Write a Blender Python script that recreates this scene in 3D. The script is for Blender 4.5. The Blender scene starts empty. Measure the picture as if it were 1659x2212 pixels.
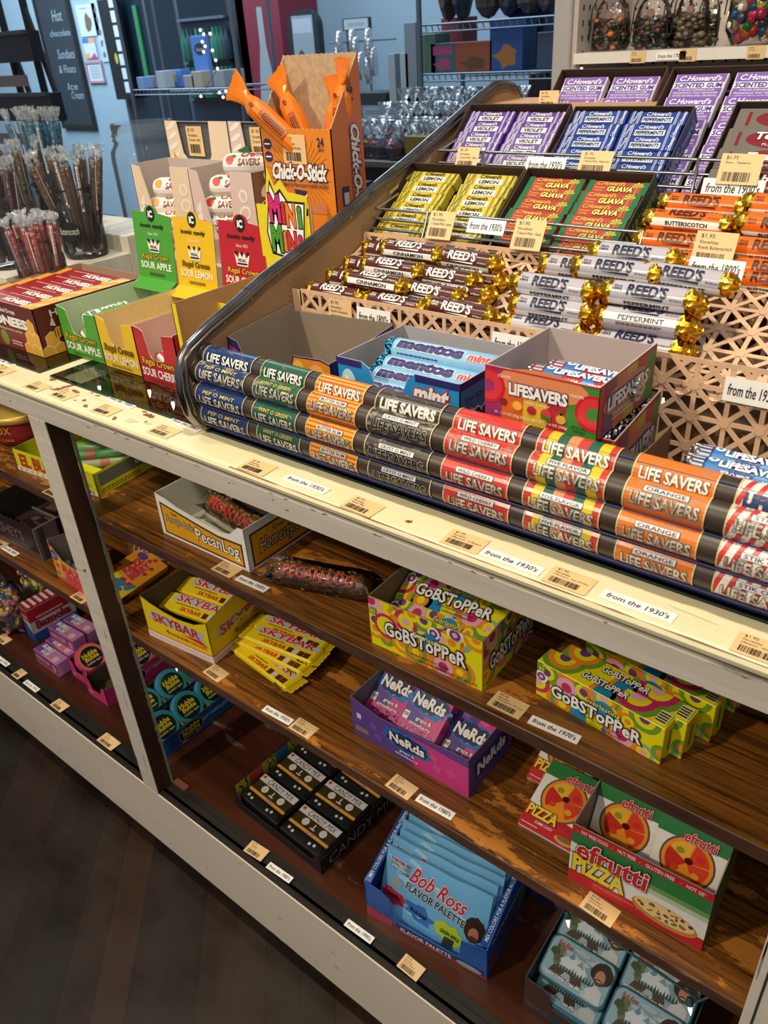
import bpy, math, random
from mathutils import Vector, Matrix
random.seed(11)
SC = bpy.context.scene
COL = SC.collection
V = Vector
# ------------------------------------------------------------------ camera
CAM = V((0, -.48, 1.46))
RR = ((.78060386, .62228669, -.05845414), (.28298527, -.43526327, -.85467258), (-.55729431, .65061906, -.51586615))
FPX = 1712.97
cd = bpy.data.cameras.new('camera')
cam = bpy.data.objects.new('camera', cd)
COL.objects.link(cam)
cd.sensor_fit = 'AUTO'
cd.sensor_width = 36
cd.lens = FPX / 2212 * 36
cd.clip_start = .02
cx, cy, cz = V(RR[0]), -V(RR[1]), -V(RR[2])
cam.matrix_world = Matrix(((cx.x, cy.x, cz.x, CAM.x), (cx.y, cy.y, cz.y, CAM.y), (cx.z, cy.z, cz.z, CAM.z), (0, 0, 0, 1)))
cd.dof.use_dof = True
cd.dof.focus_distance = .92
cd.dof.aperture_fstop = 13
SC.camera = cam
# ------------------------------------------------------------------ world, exposure, lamps of the shop ceiling, added background fills
w = bpy.data.worlds.new('world')
SC.world = w
w.use_nodes = True
w.node_tree.nodes['Background'].inputs[0].default_value = (.80, .86, 1, 1)
w.node_tree.nodes['Background'].inputs[1].default_value = .30
SC.view_settings.view_transform = 'Standard'
SC.view_settings.look = 'None'
SC.view_settings.exposure = 0
SC.view_settings.gamma = 1
SC.view_settings.use_curve_mapping = False
SC.cycles.max_bounces = 8
SC.cycles.transparent_max_bounces = 64
SC.cycles.caustics_reflective = False
SC.cycles.caustics_refractive = False
def lamp(kind, name, loc, target, energy, color, size, spot=None, blend=.5, size_y=None):
    l = bpy.data.lights.new(name, kind)
    l.energy = energy
    l.color = color
    if kind == 'AREA':
        l.size = size
        if size_y: l.shape = 'RECTANGLE'; l.size_y = size_y
    else:
        l.shadow_soft_size = size
    if spot:
        l.spot_size = math.radians(spot); l.spot_blend = blend
    o = bpy.data.objects.new(name, l)
    o.location = loc
    o.rotation_euler = (V(target) - V(loc)).to_track_quat('-Z', 'Y').to_euler()
    COL.objects.link(o)
WARM = (1, .85, .62)
lamp('SPOT', 'ceiling_spot_front', (-1.25, -1.75, 2.75), (-.55, .1, .75), 140, WARM, .05, 75, .6)
lamp('SPOT', 'ceiling_spot_case', (-.2, -.25, 2.8), (-.4, .45, 1.2), 88, (1, .88, .68), .06, 80, .7)
lamp('SPOT', 'ceiling_spot_left', (-1.5, -.2, 2.8), (-1.1, .2, 1.1), 36, WARM, .06, 70, .7)
lamp('AREA', 'fill_area_back', (-7.2, 2.6, 3.1), (-7.4, 3.8, 0), 190, (.70, .86, 1), 2.2)  # added cool fill that brightens the back wall, no real fixture
lamp('AREA', 'fill_area_rear', (-3.6, 2.7, 3.1), (-3.6, 3.4, 0), 75, (.72, .86, 1), 2.0)  # second added fill, for the right part of the background
lamp('AREA', 'ceiling_panel_room', (.3, -1.9, 3.0), (0, -.2, .6), 16, (1, .86, .66), 1.6)
# ------------------------------------------------------------------ materials
def lin(h):
    h = h.lstrip('#')
    out = []
    for i in (0, 2, 4):
        c = int(h[i:i + 2], 16) / 255
        out.append(c / 12.92 if c <= .04045 else ((c + .055) / 1.055) ** 2.4)
    return out
MATS = {}
def nm(name):
    m = bpy.data.materials.new(name)
    m.use_nodes = True
    return m, m.node_tree, m.node_tree.nodes['Principled BSDF']
def M(hexc, rough=.45, metal=0, var=.06, spec=.5, scale=90):
    k = (hexc, rough, metal, var, spec, scale)
    if k in MATS: return MATS[k]
    m, nt, b = nm('paint_' + hexc.lstrip('#'))
    r, g, bl = lin(hexc)
    n = nt.nodes.new('ShaderNodeTexNoise'); n.inputs['Scale'].default_value = scale; n.inputs['Detail'].default_value = 3
    tc = nt.nodes.new('ShaderNodeTexCoord')
    nt.links.new(tc.outputs['Object'], n.inputs['Vector'])
    mx = nt.nodes.new('ShaderNodeMix'); mx.data_type = 'RGBA'
    mx.inputs[6].default_value = (r * (1 - var), g * (1 - var), bl * (1 - var), 1)
    mx.inputs[7].default_value = (min(1, r * (1 + var)), min(1, g * (1 + var)), min(1, bl * (1 + var)), 1)
    nt.links.new(n.outputs['Fac'], mx.inputs[0])
    nt.links.new(mx.outputs[2], b.inputs['Base Color'])
    b.inputs['Roughness'].default_value = rough
    b.inputs['Metallic'].default_value = metal
    b.inputs['Specular IOR Level'].default_value = spec
    MATS[k] = m
    return m
def two(name, c0, c1, scale=(8, 8, 8), lo=.4, hi=.6, rough=.5, detail=6, bump=0, c2=None, bscale=None, spec=.5, metal=0):
    """two (or three) colours mixed by stretched noise: wood, worn paint, card"""
    if name in MATS: return MATS[name]
    m, nt, b = nm(name)
    tc = nt.nodes.new('ShaderNodeTexCoord')
    mp = nt.nodes.new('ShaderNodeMapping'); mp.inputs['Scale'].default_value = scale
    n = nt.nodes.new('ShaderNodeTexNoise'); n.inputs['Scale'].default_value = 1; n.inputs['Detail'].default_value = detail; n.inputs['Roughness'].default_value = .65
    cr = nt.nodes.new('ShaderNodeValToRGB')
    cr.color_ramp.elements[0].position = lo; cr.color_ramp.elements[1].position = hi
    cr.color_ramp.elements[0].color = (*lin(c0), 1); cr.color_ramp.elements[1].color = (*lin(c1), 1)
    nt.links.new(tc.outputs['Object'], mp.inputs['Vector']); nt.links.new(mp.outputs[0], n.inputs['Vector']); nt.links.new(n.outputs['Fac'], cr.inputs[0])
    last = cr.outputs[0]
    if c2:
        n2 = nt.nodes.new('ShaderNodeTexNoise'); n2.inputs['Scale'].default_value = c2[1]; n2.inputs['Detail'].default_value = 8; n2.inputs['Roughness'].default_value = .7
        mp2 = nt.nodes.new('ShaderNodeMapping'); mp2.inputs['Scale'].default_value = c2[4] if len(c2) > 4 else (1, 1, 1)
        nt.links.new(tc.outputs['Object'], mp2.inputs['Vector']); nt.links.new(mp2.outputs[0], n2.inputs['Vector'])
        cr2 = nt.nodes.new('ShaderNodeValToRGB'); cr2.color_ramp.elements[0].position = c2[2]; cr2.color_ramp.elements[1].position = c2[3]
        nt.links.new(n2.outputs['Fac'], cr2.inputs[0])
        mx = nt.nodes.new('ShaderNodeMix'); mx.data_type = 'RGBA'
        nt.links.new(cr2.outputs[0], mx.inputs[0]); nt.links.new(last, mx.inputs[6]); mx.inputs[7].default_value = (*lin(c2[0]), 1)
        last = mx.outputs[2]
    nt.links.new(last, b.inputs['Base Color'])
    b.inputs['Roughness'].default_value = rough
    b.inputs['Specular IOR Level'].default_value = spec
    b.inputs['Metallic'].default_value = metal
    if bump:
        bp = nt.nodes.new('ShaderNodeBump'); bp.inputs['Strength'].default_value = bump; bp.inputs['Distance'].default_value = .002
        nt.links.new(n.outputs['Fac'], bp.inputs['Height']); nt.links.new(bp.outputs[0], b.inputs['Normal'])
    MATS[name] = m
    return m
def glass(name, tint=(.9, .95, .93), ior=1.5, rough=.02, op=0, opc=(1, 1, 1), crinkle=0):
    """thin clear sheet: transparent and mirror mixed by the angle, optionally a little milky"""
    if name in MATS: return MATS[name]
    m = bpy.data.materials.new(name); m.use_nodes = True
    nt = m.node_tree; nt.nodes.clear()
    out = nt.nodes.new('ShaderNodeOutputMaterial')
    tr = nt.nodes.new('ShaderNodeBsdfTransparent'); tr.inputs[0].default_value = (*tint, 1)
    gl = nt.nodes.new('ShaderNodeBsdfGlossy'); gl.inputs['Roughness'].default_value = rough
    fr = nt.nodes.new('ShaderNodeFresnel'); fr.inputs[0].default_value = ior
    mx = nt.nodes.new('ShaderNodeMixShader')
    nt.links.new(fr.outputs[0], mx.inputs[0]); nt.links.new(tr.outputs[0], mx.inputs[1]); nt.links.new(gl.outputs[0], mx.inputs[2])
    last = mx.outputs[0]
    if crinkle:
        n = nt.nodes.new('ShaderNodeTexNoise'); n.inputs['Scale'].default_value = crinkle; n.inputs['Detail'].default_value = 2
        tc = nt.nodes.new('ShaderNodeTexCoord'); nt.links.new(tc.outputs['Object'], n.inputs['Vector'])
        bp = nt.nodes.new('ShaderNodeBump'); bp.inputs['Strength'].default_value = 1; bp.inputs['Distance'].default_value = .004
        nt.links.new(n.outputs['Fac'], bp.inputs['Height'])
        nt.links.new(bp.outputs[0], gl.inputs['Normal']); nt.links.new(bp.outputs[0], fr.inputs['Normal'])
    if op:
        df = nt.nodes.new('ShaderNodeBsdfDiffuse'); df.inputs[0].default_value = (*opc, 1)
        m2 = nt.nodes.new('ShaderNodeMixShader'); m2.inputs[0].default_value = op
        nt.links.new(last, m2.inputs[1]); nt.links.new(df.outputs[0], m2.inputs[2]); last = m2.outputs[0]
    nt.links.new(last, out.inputs[0])
    MATS[name] = m
    return m
def foil(name, c, rough=.22, scale=160, dist=.004):
    if name in MATS: return MATS[name]
    m, nt, b = nm(name)
    b.inputs['Base Color'].default_value = (*lin(c), 1); b.inputs['Metallic'].default_value = 1; b.inputs['Roughness'].default_value = rough
    n = nt.nodes.new('ShaderNodeTexVoronoi'); n.inputs['Scale'].default_value = scale
    tc = nt.nodes.new('ShaderNodeTexCoord'); nt.links.new(tc.outputs['Object'], n.inputs['Vector'])
    bp = nt.nodes.new('ShaderNodeBump'); bp.inputs['Strength'].default_value = .8; bp.inputs['Distance'].default_value = dist
    nt.links.new(n.outputs['Distance'], bp.inputs['Height']); nt.links.new(bp.outputs[0], b.inputs['Normal'])
    MATS[name] = m
    return m
def glow(name, c, s):
    if name in MATS: return MATS[name]
    m, nt, b = nm(name)
    b.inputs['Base Color'].default_value = (*lin(c), 1)
    b.inputs['Emission Color'].default_value = (*lin(c), 1); b.inputs['Emission Strength'].default_value = s
    MATS[name] = m
    return m
# ------------------------------------------------------------------ points: a pixel of the photograph meets a real plane
RT = Matrix(RR).transposed()
def ray(u, v):
    return RT @ V(((u - 829.5) / FPX, (v - 1106) / FPX, 1))
def onz(u, v, z):
    d = ray(u, v); return CAM + d * ((z - CAM.z) / d.z)
def ony(u, v, y):
    d = ray(u, v); return CAM + d * ((y - CAM.y) / d.y)
def onx(u, v, x):
    d = ray(u, v); return CAM + d * ((x - CAM.x) / d.x)
def frame(o, xd, zd=(0, 0, 1)):
    x = V(xd).normalized(); z = V(zd); z = (z - x * z.dot(x)).normalized(); y = z.cross(x); o = V(o)
    return Matrix(((x.x, y.x, z.x, o.x), (x.y, y.y, z.y, o.y), (x.z, y.z, z.z, o.z), (0, 0, 0, 1)))
def turn(o, deg=0, tilt=0, roll=0):
    return Matrix.Translation(V(o)) @ Matrix.Rotation(math.radians(deg), 4, 'Z') @ Matrix.Rotation(math.radians(tilt), 4, 'X') @ Matrix.Rotation(math.radians(roll), 4, 'Y')
# ------------------------------------------------------------------ surfaces to print on
EPS = .00025
class Pl:
    curved = False
    def __init__(s, o, u, v):
        s.o, s.u, s.v = V(o), V(u).normalized(), V(v).normalized(); s.n = s.u.cross(s.v)
    def pt(s, x, y, l=0): return s.o + s.u * x + s.v * y + s.n * (l * EPS)
class Cy:
    """wraps round a cylinder: axis u, start direction a (where y = 0), going towards b"""
    curved = True
    def __init__(s, o, u, a, r):
        s.o, s.u, s.a, s.r = V(o), V(u).normalized(), V(a).normalized(), r; s.b = s.a.cross(s.u)
    def pt(s, x, y, l=0):
        t = y / s.r; return s.o + s.u * x + (s.a * math.cos(t) + s.b * math.sin(t)) * (s.r + l * EPS)
TX = {}
def glyphs(t, bold, shear):
    k = (t, bold, shear)
    if k not in TX:
        c = bpy.data.curves.new('lettering', 'FONT')
        c.body = t; c.offset = bold; c.shear = shear; c.resolution_u = 2; c.size = 1
        o = bpy.data.objects.new('lettering', c); COL.objects.link(o)
        me = bpy.data.meshes.new_from_object(o)
        vs = [(v.co.x, v.co.y) for v in me.vertices]; fs = [tuple(p.vertices) for p in me.polygons]
        bpy.data.objects.remove(o); bpy.data.curves.remove(c); bpy.data.meshes.remove(me)
        x0 = min(v[0] for v in vs); x1 = max(v[0] for v in vs); y0 = min(v[1] for v in vs); y1 = max(v[1] for v in vs)
        TX[k] = (vs, fs, x0, y0, x1 - x0, y1 - y0)
    return TX[k]
def slice_y(vs, fs, step):
    """cut flat triangles along lines y = k*step so that they can be bent"""
    out = []
    for f in fs:
        polys = [[vs[i] for i in f]]
        ys = [p[1] for p in polys[0]]
        k0, k1 = math.ceil(min(ys) / step + 1e-6), math.floor(max(ys) / step - 1e-6)
        for k in range(k0, k1 + 1):
            yy = k * step; nxt = []
            for P in polys:
                lo, hi = [], []
                for i in range(len(P)):
                    a, b = P[i], P[(i + 1) % len(P)]
                    (lo if a[1] <= yy else hi).append(a)
                    if a[1] == yy: hi.append(a)
                    if (a[1] - yy) * (b[1] - yy) < 0:
                        t = (yy - a[1]) / (b[1] - a[1]); q = (a[0] + t * (b[0] - a[0]), yy); lo.append(q); hi.append(q)
                for q in (lo, hi):
                    if len(q) >= 3: nxt.append(q)
            polys = nxt or polys
        out += polys
    return out
class MB:
    def __init__(s): s.v, s.f, s.m, s.mats, s.sm = [], [], [], [], []
    def mi(s, m):
        if m not in s.mats: s.mats.append(m)
        return s.mats.index(m)
    def poly(s, pts, m, smooth=False):
        n = len(s.v); s.v += [V(p) for p in pts]; s.f.append(tuple(range(n, n + len(pts)))); s.m.append(s.mi(m)); s.sm.append(smooth)
    def mesh(s, vs, fs, m, smooth=False):
        n = len(s.v); s.v += [V(p) for p in vs]; i = s.mi(m)
        for f in fs: s.f.append(tuple(n + k for k in f)); s.m.append(i); s.sm.append(smooth)
    def box(s, a, b, m, mx=None):
        x0, y0, z0 = a; x1, y1, z1 = b
        P = [(x0, y0, z0), (x1, y0, z0), (x1, y1, z0), (x0, y1, z0), (x0, y0, z1), (x1, y0, z1), (x1, y1, z1), (x0, y1, z1)]
        if mx: P = [mx @ V(p) for p in P]
        s.mesh(P, [(0, 3, 2, 1), (4, 5, 6, 7), (0, 1, 5, 4), (1, 2, 6, 5), (2, 3, 7, 6), (3, 0, 4, 7)], m)
    def bev(s, a, b, r, m, mx=None):
        """box with softened edges"""
        x0, y0, z0 = a; x1, y1, z1 = b; vs = []; 
        for (sx, sy, sz) in ((0, 0, 0), (1, 0, 0), (1, 1, 0), (0, 1, 0), (0, 0, 1), (1, 0, 1), (1, 1, 1), (0, 1, 1)):
            X, Y, Z = (x1 if sx else x0), (y1 if sy else y0), (z1 if sz else z0)
            dx, dy, dz = (-r if sx else r), (-r if sy else r), (-r if sz else r)
            vs += [(X, Y + dy, Z + dz), (X + dx, Y, Z + dz), (X + dx, Y + dy, Z)]
        if mx: vs = [mx @ V(p) for p in vs]
        X = lambda i: 3 * i
        Y = lambda i: 3 * i + 1
        Z = lambda i: 3 * i + 2
        fs = [(Z(0), Z(3), Z(2), Z(1)), (Z(4), Z(5), Z(6), Z(7)), (Y(0), Y(1), Y(5), Y(4)), (X(1), X(2), X(6), X(5)), (Y(2), Y(3), Y(7), Y(6)), (X(3), X(0), X(4), X(7)),
              (Z(0), Z(1), Y(1), Y(0)), (Z(1), Z(2), X(2), X(1)), (Z(2), Z(3), Y(3), Y(2)), (Z(3), Z(0), X(0), X(3)),
              (Y(4), Y(5), Z(5), Z(4)), (X(5), X(6), Z(6), Z(5)), (Y(6), Y(7), Z(7), Z(6)), (X(7), X(4), Z(4), Z(7)),
              (X(0), Y(0), Y(4), X(4)), (Y(1), X(1), X(5), Y(5)), (X(2), Y(2), Y(6), X(6)), (Y(3), X(3), X(7), Y(7))]
        fs += [(X(i), Y(i), Z(i)) for i in range(8)]
        s.mesh(vs, fs, m)
    def prism(s, S, pts, t, m, m2=None, me=None):
        """flat outline on surface S given thickness t behind its face"""
        n = len(pts); a = [S.pt(x, y) for x, y in pts]; b = [p - S.n * t for p in a]
        s.poly(a, m); s.poly(b[::-1], m2 or m)
        s.mesh(a + b, [(i, i + n, (i + 1) % n + n, (i + 1) % n) for i in range(n)], me or m2 or m)
    def tube(s, pts, r, m, n=8, close=False, taper=None):
        pts = [V(p) for p in pts]; N = len(pts); vs = []; fs = []
        up = None
        for i, p in enumerate(pts):
            d = (pts[(i + 1) % N] - pts[i - 1]) if close else (pts[min(i + 1, N - 1)] - pts[max(i - 1, 0)])
            d.normalize()
            if up is None:
                up = d.orthogonal().normalized()
            else:
                up = (up - d * up.dot(d)); up = up.normalized() if up.length > 1e-6 else d.orthogonal().normalized()
            q = d.cross(up); rr = r * (taper[i] if taper else 1)
            for k in range(n):
                a = 2 * math.pi * k / n; vs.append(p + (up * math.cos(a) + q * math.sin(a)) * rr)
        for i in range(N if close else N - 1):
            j = (i + 1) % N
            for k in range(n): fs.append((i * n + k, i * n + (k + 1) % n, j * n + (k + 1) % n, j * n + k))
        s.mesh(vs, fs, m, True)
        if not close: s.poly([vs[k] for k in range(n)][::-1], m); s.poly([vs[(N - 1) * n + k] for k in range(n)], m)
    def lathe(s, prof, m, n=20, mx=None, cap=True, jit=0):
        """profile (radius, height) turned round local z"""
        vs = []; fs = []
        for r, h in prof:
            for k in range(n):
                a = 2 * math.pi * k / n; rr = r * (1 + random.uniform(-jit, jit)); vs.append(V((rr * math.cos(a), rr * math.sin(a), h + random.uniform(-jit, jit) * r * .5)))
        if mx: vs = [mx @ p for p in vs]
        for i in range(len(prof) - 1):
            for k in range(n): fs.append((i * n + k, i * n + (k + 1) % n, (i + 1) * n + (k + 1) % n, (i + 1) * n + k))
        s.mesh(vs, fs, m, jit == 0)
        if cap:
            s.poly([vs[k] for k in range(n)][::-1], m); s.poly([vs[(len(prof) - 1) * n + k] for k in range(n)], m)
    def ball(s, c, r, m, n=10, sq=(1, 1, 1), jit=0):
        prof = [(r * math.sin(math.pi * i / (n // 2 + 1)), -r * math.cos(math.pi * i / (n // 2 + 1))) for i in range(n // 2 + 2)]
        prof[0] = (r * .02, -r); prof[-1] = (r * .02, r)
        s.lathe(prof, m, n, Matrix.Translation(V(c)) @ Matrix.Diagonal((*sq, 1)), True, jit)
    # ---- printing
    clip = None
    def flat(s, S, pts, m, l=1):
        if s.clip:
            for ax, lim, sg in ((0, s.clip[0], 1), (1, s.clip[1], 1), (0, s.clip[2], -1), (1, s.clip[3], -1)):
                out = []
                for i in range(len(pts)):
                    p, q = pts[i - 1], pts[i]; dp, dq = (p[ax] - lim) * sg, (q[ax] - lim) * sg
                    if dp * dq < 0:
                        t = dp / (dp - dq); out.append((p[0] + t * (q[0] - p[0]), p[1] + t * (q[1] - p[1])))
                    if dq >= 0: out.append(q)
                pts = out
            if len(pts) < 3: return
        if S.curved:
            for P in slice_y(pts, [tuple(range(len(pts)))], S.r * .25): s.poly([S.pt(x, y, l) for x, y in P], m)
        else: s.poly([S.pt(x, y, l) for x, y in pts], m)
    def rect(s, S, x0, y0, x1, y1, m, l=1): s.flat(S, [(x0, y0), (x1, y0), (x1, y1), (x0, y1)], m, l)
    def ell(s, S, x, y, rx, ry, m, l=1, n=20, a0=0, a1=360, rot=0):
        c, q = math.cos(math.radians(rot)), math.sin(math.radians(rot)); P = []
        full = a1 - a0 >= 360
        for k in range(n + (0 if full else 1)):
            a = math.radians(a0 + (a1 - a0) * k / n); ex, ey = rx * math.cos(a), ry * math.sin(a); P.append((x + ex * c - ey * q, y + ex * q + ey * c))
        s.flat(S, P, m, l)
    def rings(s, S, x, y, r, cols, l=1, ry=None):
        for i, c in enumerate(cols): s.ell(S, x, y, r * (1 - i / len(cols)), (ry or r) * (1 - i / len(cols)), c, l + i * .6, 16)
    def text(s, S, t, x, y, w, h, m, l=2, bold=.0, shear=0, out=None, ob=.035, rot=0, skew=0, out2=None, ob2=.075):
        """lettering fitted in the box (x, y, w, h); out = outline colour beneath"""
        vs0, fs, gx, gy, gw, gh = glyphs(t, bold, shear)
        kx = w / gw; ky = h / gh; c, q = math.cos(math.radians(rot)), math.sin(math.radians(rot))
        for mm, b, ll in ((out2, ob2, l - 1.3), (out, ob, l - .7), (m, bold, l)):
            if not mm: continue
            vs, ff = glyphs(t, b if mm is not m else bold, shear)[:2]
            P = []
            for a, e in vs:
                X, Y = (a - gx) * kx, (e - gy) * ky; Y += skew * X
                P.append((x + X * c - Y * q, y + X * q + Y * c))
            if S.curved:
                for Q in slice_y(P, ff, S.r * .22): s.poly([S.pt(a, e, ll) for a, e in Q], mm)
            else: s.mesh([S.pt(a, e, ll) for a, e in P], ff, mm)
    def lines(s, S, x, y, w, h, n, m, l=1):
        """unreadable small print as rows of short dashes"""
        for i in range(n):
            yy = y + h * (n - 1 - i) / n; X = x
            while X < x + w * .98:
                k = min(random.uniform(.04, .11) * w, x + w - X); s.rect(S, X, yy, X + k, yy + h / n * .55, m, l); X += k + w * .018
    def bars(s, S, x, y, w, h, m, l=1):
        X = x
        while X < x + w:
            k = w * random.choice((.012, .02, .03, .045)); s.rect(S, X, y, min(X + k, x + w), y + h, m, l); X += k + w * random.choice((.012, .02, .03))
    def build(s, name, parent=None, mx=None, label=None, cat=None, group=None, kind=None):
        me = bpy.data.meshes.new(name); me.from_pydata([tuple(p) for p in s.v], [], s.f)
        for m in s.mats: me.materials.append(m)
        me.polygons.foreach_set('material_index', s.m); me.polygons.foreach_set('use_smooth', s.sm); me.update()
        o = bpy.data.objects.new(name, me); COL.objects.link(o)
        if parent: o.parent = parent
        if mx:
            if parent: o.matrix_local = mx
            else: o.matrix_world = mx
        tag(o, label, cat, group, kind)
        return o
def tag(o, label=None, cat=None, group=None, kind=None):
    for k, v in (('label', label), ('category', cat), ('group', group), ('kind', kind)):
        if v: o[k] = v
def thing(name, mx, label, cat, group=None):
    o = bpy.data.objects.new(name, None); o.empty_display_size = .02; COL.objects.link(o); o.matrix_world = mx
    tag(o, label, cat, group); return o
def dup(o, mx, label=None, group=None):
    r = o.copy(); COL.objects.link(r); r.matrix_world = mx
    tag(r, label, None, group)
    for c in list(o.children):
        k = c.copy(); COL.objects.link(k); k.parent = r
        for g in list(c.children):
            h = g.copy(); COL.objects.link(h); h.parent = k
    return r
WHITE, BLACK = M('#f2efe8', .5), M('#141414', .5)
RED, NAVY, YEL = M('#c3201f', .4), M('#1c2350', .4), M('#f2d21a', .4)
KRAFT, KRIN = M('#c9a06a', .6), M('#8f7759', .8)
# ================================================================== the setting
FLOORW = two('floor_boards', '#1d1512', '#2e211a', (1.2, 22, 1), .3, .7, .28, 7, .12, ('#3b2a1e', 2.5, .45, .8))
def floor_mat():
    m, nt, b = nm('dark_wood_planks')
    tc = nt.nodes.new('ShaderNodeTexCoord')
    mp = nt.nodes.new('ShaderNodeMapping'); mp.inputs['Rotation'].default_value = (0, 0, math.radians(-134))
    br = nt.nodes.new('ShaderNodeTexBrick')
    br.inputs['Scale'].default_value = 1; br.inputs['Brick Width'].default_value = 2.6; br.inputs['Row Height'].default_value = .062
    br.inputs['Mortar Size'].default_value = .0007; br.inputs['Mortar'].default_value = (.006, .004, .003, 1)
    br.inputs['Color1'].default_value = (*lin('#20180f'), 1); br.inputs['Color2'].default_value = (*lin('#382617'), 1)
    n = nt.nodes.new('ShaderNodeTexNoise'); n.inputs['Scale'].default_value = 1; n.inputs['Detail'].default_value = 8; n.inputs['Roughness'].default_value = .7
    mp2 = nt.nodes.new('ShaderNodeMapping'); mp2.inputs['Rotation'].default_value = (0, 0, math.radians(-134)); mp2.inputs['Scale'].default_value = (5, 60, 1)
    mx = nt.nodes.new('ShaderNodeMix'); mx.data_type = 'RGBA'; mx.blend_type = 'MULTIPLY'; mx.inputs[0].default_value = .75
    cr = nt.nodes.new('ShaderNodeValToRGB'); cr.color_ramp.elements[0].position = .3; cr.color_ramp.elements[1].position = .7
    cr.color_ramp.elements[0].color = (.45, .42, .4, 1)
    for a, c in ((tc.outputs['Object'], mp.inputs[0]), (mp.outputs[0], br.inputs['Vector']), (tc.outputs['Object'], mp2.inputs[0]), (mp2.outputs[0], n.inputs['Vector']),
                 (n.outputs['Fac'], cr.inputs[0]), (br.outputs['Color'], mx.inputs[6]), (cr.outputs[0], mx.inputs[7]), (mx.outputs[2], b.inputs['Base Color'])): nt.links.new(a, c)
    # scuffs change the gloss
    n3 = nt.nodes.new('ShaderNodeTexNoise'); n3.inputs['Scale'].default_value = 9; n3.inputs['Detail'].default_value = 10
    r3 = nt.nodes.new('ShaderNodeMapRange'); r3.inputs[1].default_value = .3; r3.inputs[2].default_value = .7; r3.inputs[3].default_value = .28; r3.inputs[4].default_value = .55
    nt.links.new(tc.outputs['Object'], n3.inputs['Vector']); nt.links.new(n3.outputs['Fac'], r3.inputs[0]); nt.links.new(r3.outputs[0], b.inputs['Roughness'])
    bp = nt.nodes.new('ShaderNodeBump'); bp.inputs['Strength'].default_value = .25; bp.inputs['Distance'].default_value = .001
    nt.links.new(n3.outputs['Fac'], bp.inputs['Height']); nt.links.new(bp.outputs[0], b.inputs['Normal'])
    return m
b = MB(); b.poly([(-10.5, -3, 0), (4, -3, 0), (4, 4.7, 0), (-10.5, 4.7, 0)], floor_mat())
b.build('floor', kind='structure')
WALLB = M('#8fa9b8', .7, 0, .04, .3, 6)
b = MB(); b.box((-10.5, 4.5, 0), (4, 4.7, 3.2), WALLB); b.build('wall_back', kind='structure')
# ================================================================== the shop counter
CREAM = two('worn_cream_paint', '#ddd3a8', '#e8dfb8', (3, 30, 30), .3, .7, .42, 5, .05, ('#b9b48c', 9, .60, .78, (.35, 1.6, 1)))
PALE = two('worn_white_paint', '#c6bbab', '#d4cabc', (3, 60, 60), .35, .65, .5, 7, .2, ('#8d8074', 16, .62, .70, (.3, 1.5, 1.5)))
BOARD = two('worn_white_board', '#d3c5b2', '#dccfbd', (2, 6, 6), .35, .65, .55, 5, .06, ('#8d7f70', 11, .74, .78, (.6, 1, 1)))
DARKW = two('dark_brown_stain', '#2a170d', '#3d2415', (6, 60, 6), .3, .7, .4, 6, .1)
SHELFW = two('worn_shelf_wood', '#38200d', '#8a5520', (8, 210, 210), .36, .60, .32, 9, .3, ('#b87630', 8, .57, .592, (.6, 1.7, 1)))
SHELFE = two('worn_shelf_edge', '#3d2418', '#5a3a28', (12, 60, 60), .36, .66, .45, 8, .3, ('#a58563', 22, .64, .7, (.3, 2, 2)))
DECKW = two('deck_wood', '#371b10', '#502a19', (3, 30, 30), .3, .7, .28, 7, .1, ('#8a6a52', 7, .60, .66, (.4, 1.8, 1)))
RAILW = two('dark_rail', '#1c1815', '#2c2622', (4, 60, 60), .3, .7, .42, 7, .15, ('#5a4636', 12, .68, .75, (.3, 2, 1)))
GROOVE = M('#2a241b', .8)
STAIN = two('bare_wood_chip', '#7a3f1d', '#9a5a2e', (120, 120, 120), .4, .6, .55)
GREENGL = M('#20342c', .15, 0, .1, .5)
ZT, ZL, S1, S2, DK = 1.074, 1.072, .850, .6206, .247
X0, X1 = -2.6, .5
cab = thing('display_counter', Matrix.Translation((-1, 0, 0)), 'long worn white and dark wood shop counter with open front and glass top', 'counter')
CO = V((-1, 0, 0))
def cbuild(b, name, label=None):
    b.v = [p - CO for p in b.v]; return b.build(name, cab, None, label)
# ledge with a rounded nose
b = MB()
prof = [(.039, 1.058), (.004, 1.058), (-.004, 1.0592), (-.0075, 1.063), (-.0085, 1.067), (-.007, 1.0705), (-.004, 1.072), (.039, 1.072)]
n = len(prof)
vs = [(X0, y, z) for y, z in prof] + [(X1, y, z) for y, z in prof]
b.mesh(vs, [(i + n, i, (i + 1) % n, (i + 1) % n + n) for i in range(n)], CREAM)
SL = Pl((0, 0, ZL), (1, 0, 0), (0, 1, 0))
def blob(b, S, x, y, rx, ry, m, rot=0, seed=0, l=1, n=22, rough=.35):
    rnd = random.Random(seed); c, q = math.cos(math.radians(rot)), math.sin(math.radians(rot)); P = []
    for k in range(n):
        a = 2 * math.pi * k / n; f = 1 + rnd.uniform(-rough, rough); ex, ey = rx * f * math.cos(a), ry * f * math.sin(a); P.append((x + ex * c - ey * q, y + ex * q + ey * c))
    b.flat(S, P, m, l)
GREYP = M('#c4c39b', .6)
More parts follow.
